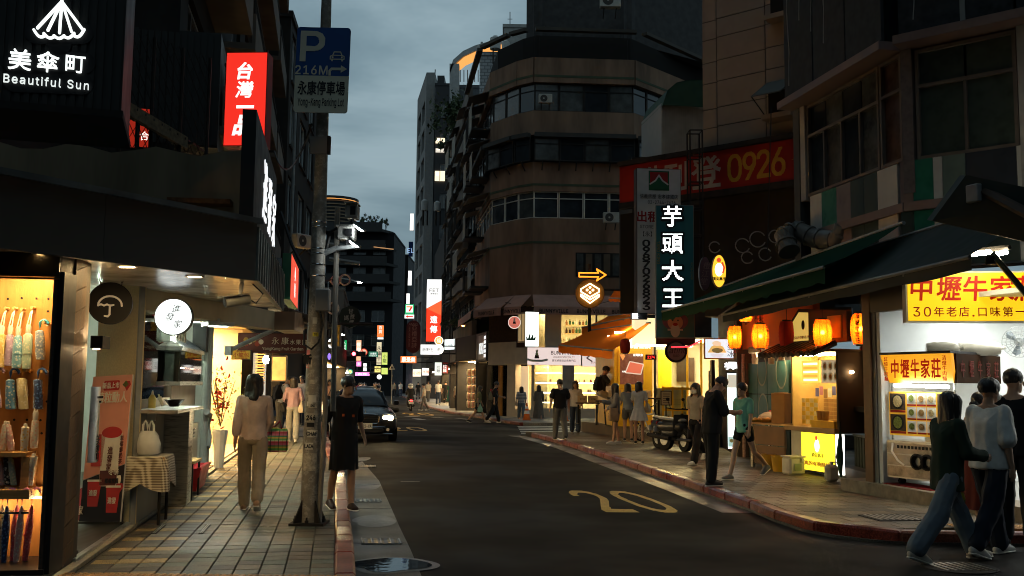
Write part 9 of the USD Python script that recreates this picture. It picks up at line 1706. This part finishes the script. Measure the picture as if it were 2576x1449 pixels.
# right pavement and crossing
person('woman in a long patterned dress walking away over the crossing',foot(1355,1061,0),4,1.58,((8,3),(-8,12)),((-6,10,10),(8,10,14)),0,(0,0),(cloth('patterned',(.15,.125,.1)),'three',0.,.02),('dress',cloth('patterned',(.15,.125,.1)),.16,.25),'bob',TSHOE,SKIN,1.,1,seed=11)
i=person('woman in a striped top and blue capri jeans walking away over the crossing',foot(1311,1061,0),8,1.52,((10,3),(-8,14)),((-4,10,10),(4,10,30)),2,(20,0),(RAW('striped_cloth',{'g':('geometry',{}),'w':('wave_texture',{'bands_direction':'z','scale':5.}),'r':('rgb_ramp',{'ramp':[(.4,(.12,.13,.16)),(.6,(.45,.42,.38))]}),'p':('principled_bsdf',{'roughness':.8})},[('g.position','w.vector'),('w.color','r.fac'),('r.color','p.base_color')],'p.BSDF'),'half',0.,.03),('capri',LJEAN,1.2),'bob',TSHOE,SKIN,1.08,1,seed=12)
w=i['world'];bag('cream and brown shoulder bag on the woman in the striped top',w((-.24,0.,1.)),.3,.22,.1,1.5,cloth('cream_bag',(.42,.34,.24)),[[w((-.22,.06,.98)),w((-.17,0,1.36)),w((-.22,-.06,.98))]])
i=person('young man in black walking right across the crossing with a phone',foot(1244,1064,0),-88,1.74,((14,3),(-16,18)),((20,8,60),(-8,8,12)),2,(0,8),(BLKC,'half',.02,.04),('trousers',BLKC,1.2),'short',WSHOE,SKIN,1.,1,seed=13)
w=i['world'];bag('khaki and teal sack on the back of the young man in black',w((0,-.17,1.3)),.3,.42,.16,R_(-88),cloth('sack',(.16,.15,.11)),[[w((e*.1,-.14,1.28)),w((e*.11,.02,1.41)),w((e*.11,.1,1.1))]for e in(-1,1)],'backpack')
i=person('long haired woman in a yellow vest striding right with a mint green bag',foot(1203,1064,0),-86,1.6,((26,4),(-24,20)),((14,8,14),(-12,8,20)),3,(0,6),(cloth('mustard_green',(.2,.17,.07)),'short',-.02,.02),('shorts',BLKC,1.1),'long',BSHOE,SKIN,1.,1,seed=14)
w=i['world'];bag('mint green cloth bag swinging beside the striding woman',w((.22,.06,.88)),.34,.34,.2,R_(-86),cloth('mint_bag',(.22,.4,.3)),[[w((.2,.1,.84)),w((.2,.02,1.05)),w((.2,-.06,.84))]])
person('stocky man in a black T-shirt and grey trousers walking away on the right pavement',foot(1408,1107,SW),12,1.63,((10,3),(-12,16)),((-12,18,14),(8,18,14)),0,(-10,0),(BLKC,'short',.03,.04),('trousers',GREYC,1.15),'short',BSHOE,SKIN2,1.22,1,seed=15)
person('woman in a white T-shirt and dark jeans walking towards the viewer on the right pavement',foot(1447,1090,SW),176,1.6,((10,3),(-10,14)),((-6,10,12),(10,10,20)),0,(0,0),(WHITEC,'short',.04,.06),('trousers',JEANS,1.25),'wave',BSHOE,SKIN2,1.,2,seed=16)
i=person('long haired woman in a grey cardigan and shorts standing by the high tables',foot(1549,1117,SW),95,1.53,((8,2),(-4,6)),((10,8,50,20),(30,6,70,25)),0,(-55,0),(cloth('grey_cardigan',(.2,.19,.18)),'long',.06,.05),('shorts',cloth('brown_shorts',(.16,.12,.09)),1.2),'long',WSHOE,SKIN,1.,1,seed=17)
w=i['world'];bag('tan shoulder bag on the woman in the grey cardigan',w((-.2,.1,1.)),.22,.34,.12,.3,cloth('tan_bag',(.38,.24,.13)),[[w((-.18,.1,.96)),w((-.15,.05,1.34)),w((-.2,-.02,.98))]])
i=person('long haired woman in a white top and pleated white skirt standing at the high table',foot(1608,1116,SW),-10,1.58,((3,2),(-3,3)),((30,8,70,10),(10,12,60,15)),0,(20,10),(WHITEC,'short',-.04,.015),('skirt',WHITEC,.62,.24),'long',BSHOE,SKIN,.96,1,seed=18)
w=i['world'];bag('beige shoulder bag on the woman in the white skirt',w((.22,.06,1.08)),.24,.24,.1,1.2,cloth('beige_bag',(.4,.3,.2)),[[w((.2,.1,1.05)),w((.16,.02,1.36)),w((.22,-.04,1.05))]])
person('companion half hidden behind the woman in the white skirt',foot(1594,1112,SW)+V(-.08,.55,0),0,1.54,((3,2),(-3,3)),((20,8,50),(10,12,60)),0,(0,10),(cloth('dusty_blue',(.2,.22,.25)),'short',0,.02),('shorts',GREYC,1.1),'long',BSHOE,SKIN,1,0,seed=19)
i=person('man in a dark cap sitting at a high table before the yellow shop',W(1512,1075,29.6)*V(1,1,0)+V(0,0,SW+.32),-75,1.68,((72,70),(66,80)),((40,8,50,20),(40,8,50,20)),8,(0,10),(cloth('charcoal',(.035,.033,.032)),'short',0.,.03),('shorts',cloth('pale_shorts',(.42,.36,.28)),1.15,.8),'cap',BSHOE,SKIN,1.05,1,{'cap':cloth('dark_cap',(.03,.03,.035))},seed=20,zc=.3)
w=i['world'];bag('black backpack on the seated man with the cap',w(i['tr']((0,-.17,1.34))),.3,.44,.18,R_(-75),BLKC,[[w(i['tr']((e*.1,-.14,1.28))),w(i['tr']((e*.11,.04,1.41))),w(i['tr']((e*.11,.12,1.15)))]for e in(-1,1)],'backpack')
i=person('masked woman in a beige top and black trousers walking along the right pavement',foot(1752,1168,SW),135,1.56,((18,3),(-22,34)),((4,6,6),(-8,6,10)),0,(0,0),(cloth('beige_top',(.36,.3,.22)),'short',-.04,0.),('trousers',BLKC,1.25),'long',WSHOE,SKIN2,.96,2,{'mask':1},seed=21)
i22=person('man in black standing on the right kerb looking down at his phone',foot(1792,1222,SW),-80,1.66,((3,3),(-3,3)),((20,4,72,20),(24,4,70,20)),4,(0,34),(BLKC,'half',.12,.06),('trousers',BLKC,1.2),'short',BSHOE,SKIN,1.12,2,seed=22)
w=i22['world'];pz=(w(i22['A'][-1]['wr']+i22['A'][-1]['d']*.1)+w(i22['A'][1]['wr']+i22['A'][1]['d']*.1))/2;T=Th('phone','phone held by the man in black on the right kerb','phone',pz);Pt(T,'body',MB().box(pz+V(0,0,.015),(.1,.07,.012),R_(10),bev=.004),BLACK);Pt(T,'screen',MB().box(pz+V(0,0,.0235),(.09,.06,.003),R_(10)),E('phone_screen',(.6,.75,1),.8))
person('slim person in a mint T-shirt and black shorts walking along the right pavement',foot(1872,1206,SW),128,1.57,((-24,30),(20,3)),((8,8,8),(-12,10,8)),0,(8,4),(TEALC,'short',.06,.01),('shorts',BLKC,1.,.36),'short',M('grey_trainer',(.2,.19,.17),ro=.6),SKIN2,.92,2,seed=23)
i24=person('woman with long dark hair in a green shirt and wide jeans striding in the foreground',foot(2390,1414,0),-78,1.63,((27,3),(-27,12)),((10,10,22),(14,10,70,20)),2,(10,4),(OLIVE,'long',.16,.05),('trousers',LJEAN,1.45),'long',M('cream_sneaker',(.45,.4,.33),ro=.6),SKIN,1.02,2,seed=24)
hb=i24['world'](i24['A'][-1]['wr']+i24['A'][-1]['d']*.06);bag('small yellow, green and orange bag hanging from the woman in green',hb-V(0,0,.03),.2,.26,.09,.2,RAW('colour_block_bag',{'g':('geometry',{}),'s':('separate_xyz',{}),'m':('map_range',{'from_min':float(hb[2]-.28),'from_max':float(hb[2]),'clamp':True}),'n':('noise_texture',{'scale':7.}),'a':('math',{'math_type':'multiply_add','value2':.35,'value3':-.15}),'ad':('math',{'math_type':'add'}),'r':('rgb_ramp',{'interpolate':False,'ramp':[(0,(.1,.14,.03)),(.3,(.35,.28,.02)),(.55,(.5,.1,.02)),(.8,(.5,.42,.3))]}),'p':('principled_bsdf',{'roughness':.5})},[('g.position','s.vector'),('s.z','m.value'),('g.position','n.vector'),('n.fac','a.value1'),('m.result','ad.value1'),('a.value','ad.value2'),('ad.value','r.fac'),('r.color','p.base_color')],'p.BSDF'),[[hb-V(.05,0,.04),hb,hb-V(-.05,0,.04)]],'handbag')
person('man in a white T-shirt and dark trousers walking right at the right edge',foot(2500,1400,0),-62,1.74,((18,3),(-20,16)),((6,10,12),(-8,10,14)),0,(0,0),(WHITEC,'half',.06,.06),('trousers',NAVYC,1.3),'short',WSHOE,SKIN,1.06,2,{'mask':1},seed=25)
person('woman with her hair in a bun and a black strapped top between the foreground pair',W(2474,1330,10.9)*V(1,1,0),-60,1.56,((10,3),(-10,12)),((6,10,16),(-6,10,14)),0,(0,0),(BLKC,'none',0.,0.),('dress',cloth('rust_red',(.13,.02,.012)),.35,.26),'bun',BSHOE,SKIN,1.,1,seed=26)
person('tall man in black half cut off by the right edge',W(2562,1330,10.4)*V(1,1,0),-20,1.8,((8,3),(-8,12)),((6,10,16),(-6,10,14)),0,(-60,0),(BLKC,'half',.05,.05),('trousers',BLKC,1.2),'short',BSHOE,SKIN2,1.05,1,seed=27)
person('cook reaching over the counter in the orange lit kitchen',kp.p(.95,SW+.18,-.8),70,1.68,((2,2),(-2,2)),((50,6,35),(55,6,25)),8,(0,20),(BLKC,'half',0.,.03),('trousers',BLKC),'short',BSHOE,SKIN,1.1,1,seed=28)
# far street
farp=[('man in a white T-shirt and jeans walking away on the far right pavement',1103,1022,961,SW,5,WHITEC,('trousers',JEANS,1.1),'short',WSHOE,1.72),('person in black beside the man in the white T-shirt',1121,1021,965,SW,0,BLKC,('trousers',BLKC),'short',BSHOE,1.7),('woman in a dark green dress before the slipper shop',1133,1022,963,SW,170,cloth('deep_green',(.03,.12,.07)),('dress',cloth('deep_green',(.03,.12,.07)),.35,.24),'long',WSHOE,1.6),('woman in a cream blouse and black trousers before the slipper shop',1151,1029,961,SW,175,cloth('cream_blouse',(.55,.5,.4)),('trousers',BLKC,1.2),'bob',WSHOE,1.58),('man with a cap and pale shirt stepping off the far right kerb',1067,1031,964,0,100,cloth('pale_shirt',(.42,.4,.34)),('trousers',GREYC,1.2),'cap',WSHOE,1.62),('person in a white shirt walking near the scooter',1008,1000,962,SW,180,WHITEC,('trousers',JEANS),'short',BSHOE,1.68),('person in a brown jacket under the warning sign',992,998,960,SW,180,KHAKI,('trousers',BLKC),'short',BSHOE,1.66),('person in black with a teal bag on the far pavement',1052,1008,962,SW,10,BLKC,('trousers',BLKC),'short',BSHOE,1.66),('person in a cream shirt behind the man with the cap',1078,1012,960,SW,170,cloth('cream_blouse',(.55,.5,.4)),('trousers',GREYC),'short',BSHOE,1.7),('far walker in white in the middle of the road end',946,984,958,0,0,WHITEC,('trousers',JEANS),'short',BSHOE,1.68),('far walker in red near the road end',958,986,960,0,175,cloth('dull_red',(.22,.04,.03)),('trousers',JEANS),'short',BSHOE,1.66),('far walker in black near the road end',930,984,958,0,0,BLKC,('trousers',BLKC),'short',BSHOE,1.68),('far walker in grey left of the road end',920,986,960,0,175,GREYC,('trousers',JEANS),'bob',BSHOE,1.62),('far walker in beige right of the road end',972,988,960,0,0,BEIGE,('trousers',BLKC),'short',BSHOE,1.66),('far walker in navy on the far left pavement',905,990,958,SW,175,NAVYC,('trousers',BLKC),'bob',BSHOE,1.64),('far walker in pale pink on the far left pavement',893,990,960,SW,175,PINKC,('trousers',JEANS),'short',BSHOE,1.66)]
for k,(lab,x,yf,yh,z,fc,tm,bt,hr,shm,hh)in enumerate(farp):
 Y=hh*2515.6/max(yf-yh,1);p=W(x,968,Y);person(lab,V(p[0],Y,z),fc,hh,((14,3),(-14,14)),((10,8,14),(-10,8,14)),0,(0,0),(tm,'short',.02,.03),bt,hr,shm,SKIN,1.,0,seed=40+k)
for k in range(9):
 Y=74+k*6.5;x=905+(k*37)%70;person('small dark figure in the far crowd at the end of the street',V(W(x,968,Y)[0],Y,0),(0,175)[k%2],1.6+.03*(k%4),((12,3),(-12,14)),((8,8,14),(-8,8,14)),0,(0,0),((BLKC,GREYC,NAVYC)[k%3],'short',.02,.03),('trousers',(JEANS,BLKC)[k%2]),'short',BSHOE,SKIN,1,0,group='pedestrians in the far crowd',seed=90+k)
# VEHICLES
def loft(secs,closed=True):
 "secs: list of (n, 3) rings"
 v=np.vstack(secs);n=len(secs[0]);f=[]
 for i in range(len(secs)-1):
  for j in range(n):k=(j+1)%n;f.append([i*n+j,i*n+k,(i+1)*n+k,(i+1)*n+j])
 f=[list(q[:3])for q in f]+[[q[0],q[2],q[3]]for q in f];c=len(v);v=np.vstack([v,secs[0].mean(0),secs[-1].mean(0)])
 f+=[[c,(j+1)%n,j]for j in range(n)]+[[c+1,(len(secs)-1)*n+j,(len(secs)-1)*n+(j+1)%n]for j in range(n)]
 return v,np.array(f)
def sec(y,w,z0,z1,n=24,p=3.2,cr=0.):
 a=np.arange(n)*2*np.pi/n+np.pi/n;c,s=np.cos(a),np.sin(a);x=np.sign(c)*np.abs(c)**(2/p)*w/2;z=np.sign(s)*np.abs(s)**(2/p)
 return np.c_[x*(1-cr*np.maximum(z,0)),np.full(n,y),(z0+z1)/2+z*(z1-z0)/2]
CARP=M('black_car_paint',(.012,.013,.015),ro=.25,var=.1,coat=.05,spec=.3);CGL=M('car_glass',(.008,.009,.011),ro=.12,var=.2,spec=.12)
cx,cy=-3.98,27.6;rzc=R_(180+12)
car=Th('parked_car','black saloon car with its headlight on, facing the viewer behind the woman in black','car',(cx,cy,0),rzc)
def cp(name,m,mat,smooth=40):return Pt(car,name,m,mat,smooth=smooth,local=True)
cy0=-4.75
S=lambda y,w,z0,z1,p=3.4,cr=0.:sec(y,w,z0,z1,28,p,cr)
cp('body',loft([S(.02,1.5,.3,.62),S(-.1,1.7,.24,.74),S(-.35,1.82,.2,.84),S(-.9,1.86,.18,.92,3.6),S(-1.6,1.87,.18,.97,3.8),S(-2.6,1.87,.18,.99,3.8),S(-3.7,1.86,.18,1.,3.8),S(-4.4,1.8,.22,.98),S(-4.72,1.66,.3,.9)]),CARP,True)
cp('cabin',loft([S(-1.35,1.55,.9,.96,4,.1),S(-1.75,1.52,.9,1.18,4,.12),S(-2.25,1.46,.9,1.42,4,.16),S(-2.9,1.44,.9,1.47,4,.18),S(-3.5,1.42,.9,1.42,4,.18),S(-4.,1.44,.9,1.2,4,.12),S(-4.4,1.5,.9,1.,4,.1)]),CARP,True)
cp('windscreen',loft([S(-1.33,1.4,.93,.985,5,.06),S(-1.72,1.4,.95,1.195,5,.1),S(-2.15,1.32,1.,1.4,5,.14)]),CGL,True)
for e in(-1,1):cp('side_window',MB().hexa([(e*.735,-1.75,1.),(e*.735,-3.9,1.),(e*.66,-3.5,1.36),(e*.66,-2.3,1.37)][::e],V(e*.02,0,0)),CGL)
gr=cp('grille',loft([S(.035,.74,.5,.76,5),S(0.,.78,.48,.78,5)]),BLACK)
Pt(gr,'grille_frame',MB().tube([(.37*math.copysign(abs(math.cos(a))**.4,math.cos(a)),.05,.63+.135*math.copysign(abs(math.sin(a))**.4,math.sin(a)))for a in np.linspace(0,6.2832,25)],.012,6,False),CHROME,local=True)
for k in range(5):Pt(gr,'grille_bar',MB().box((0,.052,.54+k*.048),(.72,.02,.012)),CHROME,local=True)
Pt(gr,'bonnet_star',MB().tube([(0,-.08,.8),(0,-.08,.88)],.008,5),CHROME,local=True)
HLG=E('headlight',(1,.76,.38),160);HLD=E('headlight_off',(1,.8,.5),25)
for e in(-1,1):
 h=cp('headlight',loft([S(0.,.3,.58,.74)+V(e*.62,-.03,0),S(-.14,.36,.58,.78)+V(e*.64,0,0)]),M('headlight_glass',(.4,.38,.35),ro=.1))
 for dx,r in((.05,.078),(-.09,.055)):Pt(h,'lamp',MB().disc((e*(.62+dx),0.,.66),r,V(1,0,0),V(0,0,1),V(0,1,0),.02,16),HLG if dx>0 else HLD,local=True)
 cp('fog_lamp',MB().disc((e*.62,.03,.34),.045,V(1,0,0),V(0,0,1),V(0,1,0),.03,14),M('fog_glass',(.5,.5,.48),ro=.15))
 cp('wing_mirror',loft([S(-1.62,.14,.98,1.1)+V(e*1.,0,0),S(-1.72,.17,.97,1.12)+V(e*1.,0,0),S(-1.8,.12,.99,1.09)+V(e*1.,0,0)]),CARP)
 for y in(-.85,-3.75):
  w=cp('wheel',MB().tube([(e*.72,y,.325),(e*.93,y,.325)],.325,24),RUBBER);Pt(w,'rim',MB().tube([(e*.925,y,.325),(e*.938,y,.325)],.22,16),STEEL,local=True)
cp('lower_grille',MB().box((0,0.,.32),(1.,.14,.12),bev=.02),BLACK);cp('bumper_trim',MB().tube([(-.82,-.12,.42),(-.5,.03,.41),(.5,.03,.41),(.82,-.12,.42)],.012,6),CHROME);cp('splitter',MB().box((0,-.05,.22),(1.5,.2,.03),bev=.01),CHROME)
pl8=cp('number_plate',MB().box((0,.075,.44),(.38,.015,.16),bev=.004),M('plate_white',(.62,.6,.55),ro=.4));sh=Lt('8122-YA',.085,bold=.02,gap=.03)
Pt(pl8,'lettering',MB().poly(Af.scale(sh,.33/(sh.bounds[2]-sh.bounds[0]),1,origin=(0,0)),(0,.0855,.435),V(-1,0,0),V(0,0,1),V(0,1,0),.002),INK,local=True)
def tail_car(label,x,Y):
 T=Th('far_car',label,'car',(x,Y,0),0.);q=lambda n,m,mm,s=40:Pt(T,n,m,mm,smooth=s,local=True)
 q('body',loft([S(0,1.6,.3,.85),S(.4,1.8,.22,.95),S(2,1.82,.2,.98),S(4.2,1.7,.25,.85)]),CARP,True);q('cabin',loft([S(.2,1.5,.8,.95),S(.8,1.4,.9,1.4),S(2.,1.4,.9,1.45),S(3.,1.5,.85,.95)]),CGL,True)
 for e in(-1,1):
  q('tail_light',MB().box((e*.65,-.01,.72),(.26,.06,.12),bev=.02),E('tail_red',(1,.03,.03),8))
  for y in(.8,3.3):q('wheel',MB().tube([(e*.7,y,.3),(e*.9,y,.3)],.3,16),RUBBER)
tail_car('dark car with red tail lights far up the road behind the parked car',W(905,968,62)[0],62)
def scooter(label,c,rz,body,seat,plate=True,lit=False,group=None,name='scooter'):
 T=Th(name,label,'scooter',c,rz,group=group);q=lambda n,m,mm,s=40:Pt(T,n,m,mm,smooth=s,local=True)
 for y in(-.62,.62):w=q('wheel',MB().tube([(-.05,y,.25),(.05,y,.25)],.25,18),RUBBER);Pt(w,'rim',MB().tube([(-.055,y,.25),(.055,y,.25)],.14,12),STEEL,local=True)
 q('rear_body',union([hull(((0,-.75,.55),(.14,.12,.12)),((0,-.1,.55),(.17,.2,.14)),n=8),hull(((0,-.6,.4),(.1,.15,.1)),((0,-.2,.4),(.12,.2,.1)),n=8)]),body);q('footboard',MB().box((0,.22,.27),(.34,.5,.06),bev=.02),body)
 q('front_shield',hull(((-.18,.42,.35),.04),((.18,.42,.35),.04),((-.2,.5,.8),.03),((.2,.5,.8),.03),((0,.56,.6),.04),n=6),body);q('seat',hull(((0,-.72,.73),(.12,.08,.04)),((0,-.05,.7),(.13,.12,.05)),n=8),seat)
 q('fork',MB().tube([(0,.48,.85),(0,.62,.25)],.035,6),DARKM);q('handlebar',MB().tube([(-.34,.38,.98),(-.15,.46,.95),(.15,.46,.95),(.34,.38,.98)],.016,6),DARKM);q('front_mudguard',hull(((0,.62,.5),(.06,.16,.03)),((0,.8,.4),(.05,.06,.03)),n=6),body)
 for e in(-1,1):q('mirror',hull(((e*.32,.4,1.18),(.05,.012,.035)),n=8),BLACK);q('mirror_stem',MB().tube([(e*.26,.42,.97),(e*.32,.4,1.16)],.008,5),DARKM)
 q('tail_light',MB().box((0,-.87,.62),(.16,.05,.07),bev=.015),E('tail_red_bright',(1,.03,.03),12)if lit else M('tail_lens',(.25,.01,.01),ro=.2));q('exhaust',MB().tube([(.14,-.3,.28),(.16,-.85,.32)],.05,8),DARKM)
 if plate:p=q('number_plate',MB().box((0,-.88,.48),(.28,.012,.13)),M('plate_white',(.62,.6,.55)))
 return T
Yr=60;pr_=W(1034,968,Yr);sc0=V(pr_[0],Yr,0);scooter('dark scooter ridden away up the road with its red tail light on',sc0,R_(8),BLACK,BLACK,lit=True)
i=person('rider in black with a white helmet on the scooter',sc0+V(0,-.15,.18),8,1.7,((75,80),(75,80)),((50,10,30),(50,10,30)),8,(0,0),(BLKC,'long',0.,.03),('trousers',BLKC,1.1),'short',BSHOE,SKIN,1.1,0,seed=70,zc=0.)
hw=i['world'](i['hc']+V(0,0,.03));T=Th('helmet','white helmet on the scooter rider','helmet',hw);Pt(T,'shell',MB().lathe([(0,-.12),(.13,-.1),(.155,.02),(.12,.12),(0,.16)],hw,14),M('helmet_white',(.6,.6,.58),ro=.3),smooth=50);Pt(T,'stripe',MB().lathe([(.158,-.01),(.162,.01),(.158,.03)],hw,14),BLACK)
q=W(999,968,58);T=Th('fallen_bundle','dark bundle lying on the road near the scooter','bundle',V(q[0],56,0));Pt(T,'bundle',soft(hull((V(q[0]-.3,56,.16),.16),(V(q[0]+.25,56,.14),.13),n=8),.05,4,.03,4,6,(1,1,1)),BLKC,smooth=True)
def bicycle(label,c,rz,col,wheel=.3,lean=12):
 T=Th('bicycle',label,'bicycle',c,rz);Rx=np.array([[math.cos(R_(lean)),0,-math.sin(R_(lean))],[0,1,0],[math.sin(R_(lean)),0,math.cos(R_(lean))]]);q=lambda n,m,mm:Pt(T,n,(np.asarray(m[0])@Rx,m[1]),mm,smooth=40,local=True)
 circ=lambda y,z,r,n=20:[(0,y+r*math.cos(a),z+r*math.sin(a))for a in np.linspace(0,6.2832,n)]
 for y in(-.52,.52):
  m=MB();m.tube(circ(y,wheel,wheel-.02),.022,6,False);w=q('wheel',m.get(),RUBBER);m=MB()
  for a in np.linspace(0,6.28,13)[:-1]:m.tube([(0,y,wheel),(0,y+(wheel-.03)*math.cos(a),wheel+(wheel-.03)*math.sin(a))],.003,3,False)
  q('spokes',m.get(),STEEL)
 for n,p in(('top_tube',[(0,-.12,.74),(0,.36,.78)]),('down_tube',[(0,-.02,.3),(0,.38,.7)]),('seat_tube',[(0,-.02,.3),(0,-.16,.88)]),('chain_stay',[(0,-.02,.3),(0,-.52,wheel)]),('seat_stay',[(0,-.12,.74),(0,-.52,wheel)]),('fork',[(0,.34,.9),(0,.52,wheel)])):q(n,MB().tube(p,.02,8).get(),col)
 q('saddle',MB().box((0,-.18,.91),(.13,.26,.05),bev=.02).get(),BLACK);q('handlebar',MB().tube([(-.28,.26,1.),(-.05,.34,.98),(.05,.34,.98),(.28,.26,1.)],.014,6).get(),BLACK);q('crank',MB().tube([(.06,-.02,.3),(.08,.12,.22)],.014,6).get(),STEEL);q('chainring',MB().disc((.05,-.02,.3),.09,V(0,1,0),V(0,0,1),V(1,0,0),.01,18).get(),STEEL)
 return T
bicycle('white framed folding bicycle leaning at the kerb end of the parked row',Gd(1640,1112,SW),R_(-150),M('white_bike_paint',(.55,.54,.5),ro=.3),.27,16)
scooter('black parked scooter beside the white folding bicycle',Gd(1690,1132,SW),R_(-160),BLACK,BLACK,group=None)
scooter('black parked scooter with a grey seat cover farthest along the parked row',Gd(1718,1136,SW),R_(-150),M('dark_grey_plastic',(.03,.03,.032),ro=.35),M('grey_seat',(.25,.25,.25),ro=.5))
zp_=SW+.32
def table(label,x,y,w,d,Y):
 c=W(x,y,Y);T=Th('high_table',label,'table',V(c[0],c[1],zp_));Pt(T,'table_top',MB().box((c[0],c[1],c[2]),(w,d,.04),bev=.005),M('dark_table_top',(.05,.03,.02)))
 for e in(-1,1):Pt(T,'leg',MB().box((c[0]+e*w*.4,c[1],(c[2]+zp_)/2-.02),(.05,.05,c[2]-zp_-.045)),BLACK);Pt(T,'foot',MB().box((c[0]+e*w*.4,c[1],zp_+.015),(.07,d,.03)),BLACK)
 return T,c
T,c=table('dark high table on the platform left of the yellow wall',1478,1014,.7,.4,30.2)
for k in range(2):a=c+V(-.16+k*.32,0,.12);t_=Th('menu_box',['cream lettered box on the high table, the left one','cream lettered box on the high table, the right one'][k],'box',a);Pt(t_,'box',MB().box(a,(.28,.2,.2),bev=.005),M('cream_box',(.5,.36,.2)));Pt(t_,'lettering',MB().poly(Lt('好味',.07),a-V(0,.102,0),V(1,0,0),V(0,0,1),V(0,-1,0),.002),M('brown_letter'))
T,c=table('long dark high table behind the woman in the white skirt',1600,1002,1.6,.35,28.3)
for k in range(3):a=c+V(-.6+k*.42,0,.12);t_=Th('menu_box',['cream lettered box on the long high table, left','cream lettered box on the long high table, middle','cream lettered box on the long high table, right'][k],'box',a);Pt(t_,'box',MB().box(a,(.34,.2,.2),bev=.005),M('cream_box'));Pt(t_,'lettering',MB().poly(Lt('吐司',.08),a-V(0,.102,0),V(1,0,0),V(0,0,1),V(0,-1,0),.002),M('brown_letter'))
c=W(1512,1050,29.6);T=Th('bar_stool','black bar stool under the seated man with the cap','stool',V(c[0],c[1],zp_));Pt(T,'seat',MB().lathe([(0,.68),(.17,.68),(.17,.72),(0,.73)],(c[0],c[1],zp_),16),BLACK)
for k in range(4):a=k*1.57+.78;Pt(T,'leg',MB().tube([V(c[0],c[1],zp_)+V(math.cos(a)*.12,math.sin(a)*.12,.68),V(c[0],c[1],zp_)+V(math.cos(a)*.2,math.sin(a)*.2,0)],.014,6),BLACK)
f=fr(1668,965,1742,1080,27.4);T=Th('yellow_railing','yellow wooden railing at the open end of the yellow shop','railing',f.p(.5,0));f.O[2]=zp_;f.h=1.15
for u in(0,.33,.66,1):Pt(T,'post',f.Sl(u-.03,u+.03,0,1,t=.06),YLW)
for v in(.95,.45):Pt(T,'rail',f.Sl(.03,.97,v-.03,v+.03,n=-.005,t=.05),YLW)
f=fr(1662,983,1690,1020,26.8,6);T=Th('menu_stand','tilted menu board on a thin stand beside the yellow railing','menu stand',f.p(.5,0));Pt(T,'board',f.Sl(t=.03),M('dark_menu'));Pt(T,'sheet',f.Sl(.08,.92,.06,.94,n=.004,t=.003),M('menu_paper',(.55,.42,.28)));Pt(T,'stem',MB().tube([f.p(.5,.1,-.03),V(*f.p(.5,0,-.03)[:2],SW)],.02,6),BLACK);Pt(T,'foot',MB().lathe([(.16,0),(.16,.02),(0,.03)],V(*f.p(.5,0,-.03)[:2],SW),14),BLACK)
for r in range(5):Pt(T,'text_line',f.Sl(.2,.8,.16+r*.15,.2+r*.15,n=.008,t=.002),M('brown_letter'))
f=fr(1643,1028,1668,1098,26.,10);f.Z=V(.25,.1,1);T=Th('a_board','leaning orange and cream menu board on the pavement behind the bicycle','menu board',f.p(.5,0));f.O[2]=SW;Pt(T,'board',f.Sl(t=.03),M('a_board_frame',(.1,.06,.03)));Pt(T,'print',f.Sl(.08,.92,.04,.96,n=.004,t=.003),M('orange_menu_print',(.5,.2,.06),var=.5,scale=14));Pt(T,'leg',MB().tube([f.p(.5,.9,-.03),f.p(.5,0,-.3)],.02,5),DARKM)
for x,y,lab in((1325,1057,'orange traffic cone with white bands beside the liquor shop window'),(1420,1059,'orange traffic cone half hidden behind the man in the black T-shirt')):
 c=Gd(x,y,SW);T=Th('traffic_cone',lab,'traffic cone',c);Pt(T,'base',MB().box(c+V(0,0,.02),(.36,.36,.04),bev=.01),M('cone_orange',(.55,.12,.02)));Pt(T,'cone',MB().lathe([(.15,.04),(.03,.72),(0,.72)],c,14),M('cone_orange'));Pt(T,'band',MB().lathe([(.118,.26),(.092,.4)],c,14),WHITEP);Pt(T,'band',MB().lathe([(.082,.48),(.062,.58)],c,14),WHITEP)
CBL=M('black_cable',(.012,.012,.012),ro=.6)
for lab,p0,p1,sag in(('thin cable running from the red sign to the lamp post',W(690,380,16),V(PX-.1,PY,4.4),.4),('cable along the front of the corner building above the pink awning',W(1270,760,46),W(1600,735,45),.5),('cable hanging between the beige panels and the dark upper floor',W(1940,270,23),W(1930,640,22),0.)):
 t=np.linspace(0,1,12);T=solo('cable',MB().tube([p0+(p1-p0)*q-V(0,0,sag*4*q*(1-q))for q in t],.012,5),CBL,lab,'cable')
